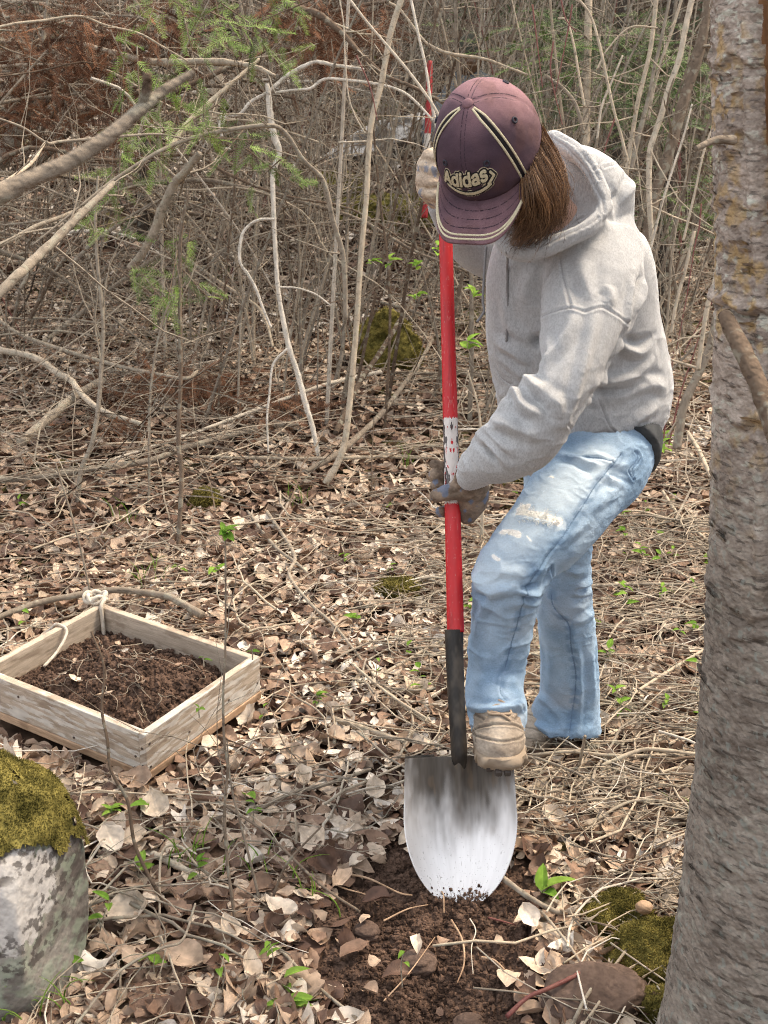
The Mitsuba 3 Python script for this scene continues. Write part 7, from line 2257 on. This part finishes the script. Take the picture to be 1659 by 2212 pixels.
def seedling(x, y, n, L, H, lab, g, group=None, tone=.55, upright=.5, at=None):
    b = gpt(x, y) if at is None else at
    k = thing('seedling', lab, 'seedling', group)
    top = b + np.array([.15 * H * g.standard_normal(), .1 * H * g.standard_normal(), H])
    v, f = tube([b - [0, 0, .01], (b + top) / 2 + .08 * H * g.standard_normal(3), top], [.0016, .0013, .0009], 14, 5)
    part(k, 'stem', (v, f), 'm_bark', True, np.tile([.62, 0], (len(v), 1)))
    u = g.uniform(.45, 1, n); P = b + (top - b) * u[:, None]; P[0] = top
    a = g.uniform(0, 6.28, n)
    D = np.stack([np.cos(a), np.sin(a) - .2, upright + .3 * g.standard_normal(n)], -1)
    N = np.cross(np.cross(D, [0, 0, 1.0]), D) + .3 * g.standard_normal((n, 3))
    LL = L * g.uniform(.65, 1.2, n)
    V, F, s = green_leaves(P, D, N, LL, LL * g.uniform(.4, .6, n), g)
    m = len(V) // n
    for i in range(n):
        part(k, 'leaf', (V[i * m:(i + 1) * m], F[:len(F) // n]), 'm_green', True, np.stack([np.full(m, np.clip(tone + .2 * g.standard_normal(), 0, 1)), s[:m]], -1))
    return k


def build_greens():
    g = np.random.default_rng(101)
    for x, y, n, L, H, lab in ((533, 1740, 1, .055, .03, 'single upright bright green leaf below the box corner'), (1172, 1945, 3, .065, .02, 'bright green broad-leaved seedling right of the blade'), (690, 1535, 6, .032, .04, 'ferny green seedling between the box and the spade'), (245, 1780, 6, .030, .03, 'pale green star-shaped seedling below the box'),
                               (305, 1905, 4, .034, .03, 'small bright green seedling right of the boulder'), (320, 1780, 2, .05, .04, 'green blade-like seedling below the box'), (620, 2145, 2, .05, .03, 'green heart-leaved seedling low at the left of the soil'), (620, 2195, 3, .045, .02, 'green seedling at the bottom edge left of the soil'),
                               (470, 1255, 3, .05, .05, 'green shoot behind the right end of the box'), (1425, 1010, 7, .06, .14, 'bright green leafy shoot beside the big trunk'), (1250, 1515, 2, .04, .05, 'green leaves peeking between the legs'), (1345, 1145, 4, .035, .06, 'green seedling right of the thigh')):
        seedling(x, y, n, L, H, lab, g, tone=.7)
    # leaves at the tip of the tall thin stem
    tip = PX(487, 1160, project(gpt(507, 2006))[2])
    seedling(0, 0, 7, .034, .012, 'cluster of young green leaves at the tip of the tall thin stem', g, at=tip, tone=.45)
    zc = project(gpt(507, 2006))[2]
    for x, y, q in ((440, 1430, 'upper left'), (545, 1415, 'upper right'), (430, 1540, 'lower left')):
        seedling(0, 0, 3, .016, .01, f'tiny green leaves on a side twig of the tall thin stem, {q}', g, at=PX(x, y, zc), tone=.6)
    for i in range(80):
        x, y = g.uniform(1000, 1540), g.uniform(1020, 1620)
        if i > 52: x, y = g.uniform(30, 960), g.uniform(1100, 2180)
        seedling(x, y, int(g.integers(2, 5)), g.uniform(.022, .038), g.uniform(.03, .09), ('small green seedling sprouting in the litter on the right', 'small green seedling sprouting in the litter on the left')[i > 52], g, ('green seedlings right of the spade', 'green seedlings left of the spade')[i > 52], .6)
    # green leaves on shoots behind the digger
    for x, y, z in ((945, 565, 4.0), (800, 590, 5.2), (895, 665, 4.6), (1020, 660, 4.2), (1018, 770, 4.0), (900, 600, 4.4), (845, 585, 5.0), (1425, 990, 3.9)):
        seedling(0, 0, 5, .05, .05, 'sprig of fresh yellow-green leaves on a shoot behind the spade handle', g, 'leafy shoots behind the handle', .85, at=PX(x, y, z))
    # grass blades
    Q, R = [], []
    for x, y, m in ((20, 2150, 12), (90, 2130, 14), (60, 2200, 10), (130, 2190, 10), (390, 1880, 12), (565, 1900, 6), (330, 1260, 8), (630, 1090, 9), (870, 1010, 6), (1460, 1780, 5), (690, 1960, 4), (260, 1130, 8)):
        b = gpt(x, y)
        for _ in range(m):
            p = b + .03 * g.standard_normal(3) * [1, 1, 0]; a = g.uniform(0, 6.28); h = g.uniform(.06, .16)
            d = np.array([math.cos(a), math.sin(a), 0]) * h * g.uniform(.2, .7)
            s = np.linspace(0, 1, 7)[:, None]
            Q.append(p + d * s ** 2 + np.array([0, 0, h]) * s * (1 - .35 * s)); R.append(.0014 * np.array([1, 1.1, 1.05, .9, .7, .45, .12]))
    v, f, row, s = tubes(np.array(Q), np.array(R), 4)
    put(thing('grass_blades', 'sparse fresh green grass blades among the dead leaves', 'grass', kind='stuff'), (v, f), 'm_green', True, np.stack([g.uniform(.5, 1, len(Q))[row], 1 + 0 * s], -1))


build_greens()


# ------------------------------------------------------------------ the other digger far behind, and the red pole
def build_far_person():
    k = thing('person', 'distant person in a grey jacket and dark cap, half hidden by brush', 'person')
    z = 8.6
    w = lambda rows: [(a, b, c, d, z + e, f * 1.2) for a, b, c, d, e, f in rows]
    tor = w([(955, 375, 1075, 372, 0, .12), (948, 300, 1075, 300, 0, .13), (950, 240, 1080, 240, 0, .13), (962, 190, 1078, 190, -.04, .12), (978, 165, 1060, 165, -.06, .09), (1000, 152, 1040, 152, -.07, .06)])
    arm = w([(975, 175, 1010, 200, -.05, .06), (950, 205, 990, 225, -.12, .06), (925, 240, 960, 262, -.22, .055), (912, 285, 945, 290, -.30, .05), (915, 318, 938, 318, -.33, .04)])
    arm2 = w([(1050, 175, 1085, 190, .02, .06), (1070, 230, 1105, 240, .05, .055), (1060, 290, 1095, 300, -.1, .05), (1010, 310, 1030, 330, -.28, .04)])
    legs = [w([(1012, 640, 1048, 640, 0, .06), (1006, 560, 1052, 560, -.03, .065), (985, 460, 1045, 460, 0, .08), (962, 375, 1035, 375, 0, .1)]), w([(1062, 635, 1100, 635, .15, .06), (1055, 560, 1102, 560, .1, .065), (1030, 460, 1092, 460, .05, .08), (1000, 375, 1078, 375, 0, .1)])]
    gz = PX(1000, 720, z)
    lf = [Loft(s, 50) for s in (tor, arm, arm2)]
    v, f = mesh_of(lambda g: smin(smin(lf[0](g), lf[1](g), .03), lf[2](g), .03), [tor, arm, arm2], .014, .05)
    v, f = loopsub(v, f); S = Surf(v, f); noisefold(S, .006, 7, 5)
    part(k, 'jacket', S.done(), 'm_jacket', True, label='grey jacket')
    lg = [Loft(s, 50) for s in legs]
    v, f = mesh_of(lambda g: smin(lg[0](g), lg[1](g), .02), legs, .016, .05)
    part(k, 'trousers', (v, f), 'm_darkpants', True)
    hc = PX(1012, 122, z - .14)
    def head(g):
        d = ellipsoid(g, hc, np.array([.075, .095, .11]))
        d = smin(d, ellipsoid(g, hc + [-.01, .045, -.06], np.array([.05, .055, .05])), .02)
        d = smin(d, capsule(g, hc + [0, .09, -.015], hc + [0, .11, -.045], .008, .012), .012)
        return smin(d, capsule(g, hc + [0, .01, -.08], PX(1020, 165, z - .05), .05, .055), .02)
    g, o, _ = grid(hc - .25, hc + .2, .008)
    v, f = nets(head(g), o, .008)
    part(k, 'head', (smooth_mesh(v, f, 4), f), 'm_skin', True)
    v, f = blob(hc + [0, -.018, -.035], np.array([.086, .088, .10]), 3, 4, .12, 6)
    part(k, 'hair', (v, f), 'm_hair', True, np.full((len(v), 2), .25))
    for cx, cy, dz in ((926, 322, -.34), (1018, 322, -.30)):
        c = PX(cx, cy, z + dz)
        def hand(g):
            d = ellipsoid(g, c, np.array([.035, .032, .045]))
            for q in range(4): d = smin(d, chain(g, [c + [-.02, -.005, .03 - .02 * q], c + [-.03, -.035, .028 - .02 * q], c + [.0, -.045, .026 - .02 * q]], [.010, .010, .008]), .004)
            return smin(d, chain(g, [c + [.02, -.01, .03], c + [.01, -.04, .045]], [.011, .009]), .005)
        g, o, _ = grid(c - .09, c + .09, .006)
        v, f = nets(hand(g), o, .006)
        part(k, 'glove', (smooth_mesh(v, f, 3), f), 'm_glove', True, np.full((len(v), 2), .1))
    # cap
    s = trimesh.creation.icosphere(3, 1.0); vv = np.asarray(s.vertices).copy()
    vv[:, 2] = np.maximum(vv[:, 2], -.12)
    vv = vv * [.088, .11, .12] + hc + [0, .0, .025]
    kc = part(k, 'cap', (vv, np.asarray(s.faces)), 'm_darkcap', True)
    a = np.linspace(-1, 1, 17)
    br = np.concatenate([np.stack([.07 * a, -(-.085 - .03 * (1 - a ** 2)), .018 - .02 * a ** 2 + 0 * a], -1), np.stack([.072 * a, -(-.10 - .075 * (1 - np.abs(a) ** 2.5)), .008 - .03 * a ** 2], -1)]) + hc
    q = np.stack([np.arange(16), np.arange(1, 17), np.arange(18, 34), np.arange(17, 33)], 1)
    part(kc, 'brim', (np.vstack([br, br - [0, 0, .006]]), np.vstack([q, q[:, ::-1] + 34])), 'm_darkcap', 40)
    p = thing('red_pole', 'far red tool handle with a white band, left of the near cap', 'pole')
    pts = PX(np.array([928, 926, 922, 917]), np.array([133, 230, 330, 470]), np.array([6.6, 6.6, 6.6, 6.6]))
    v, f = tube(pts, np.full(4, .017), 60, 12)
    put(p, (v, f), 'm_redpole', True, np.stack([np.zeros(len(v)), np.repeat(np.linspace(0, 1, 60), 12)], -1))


build_far_person()
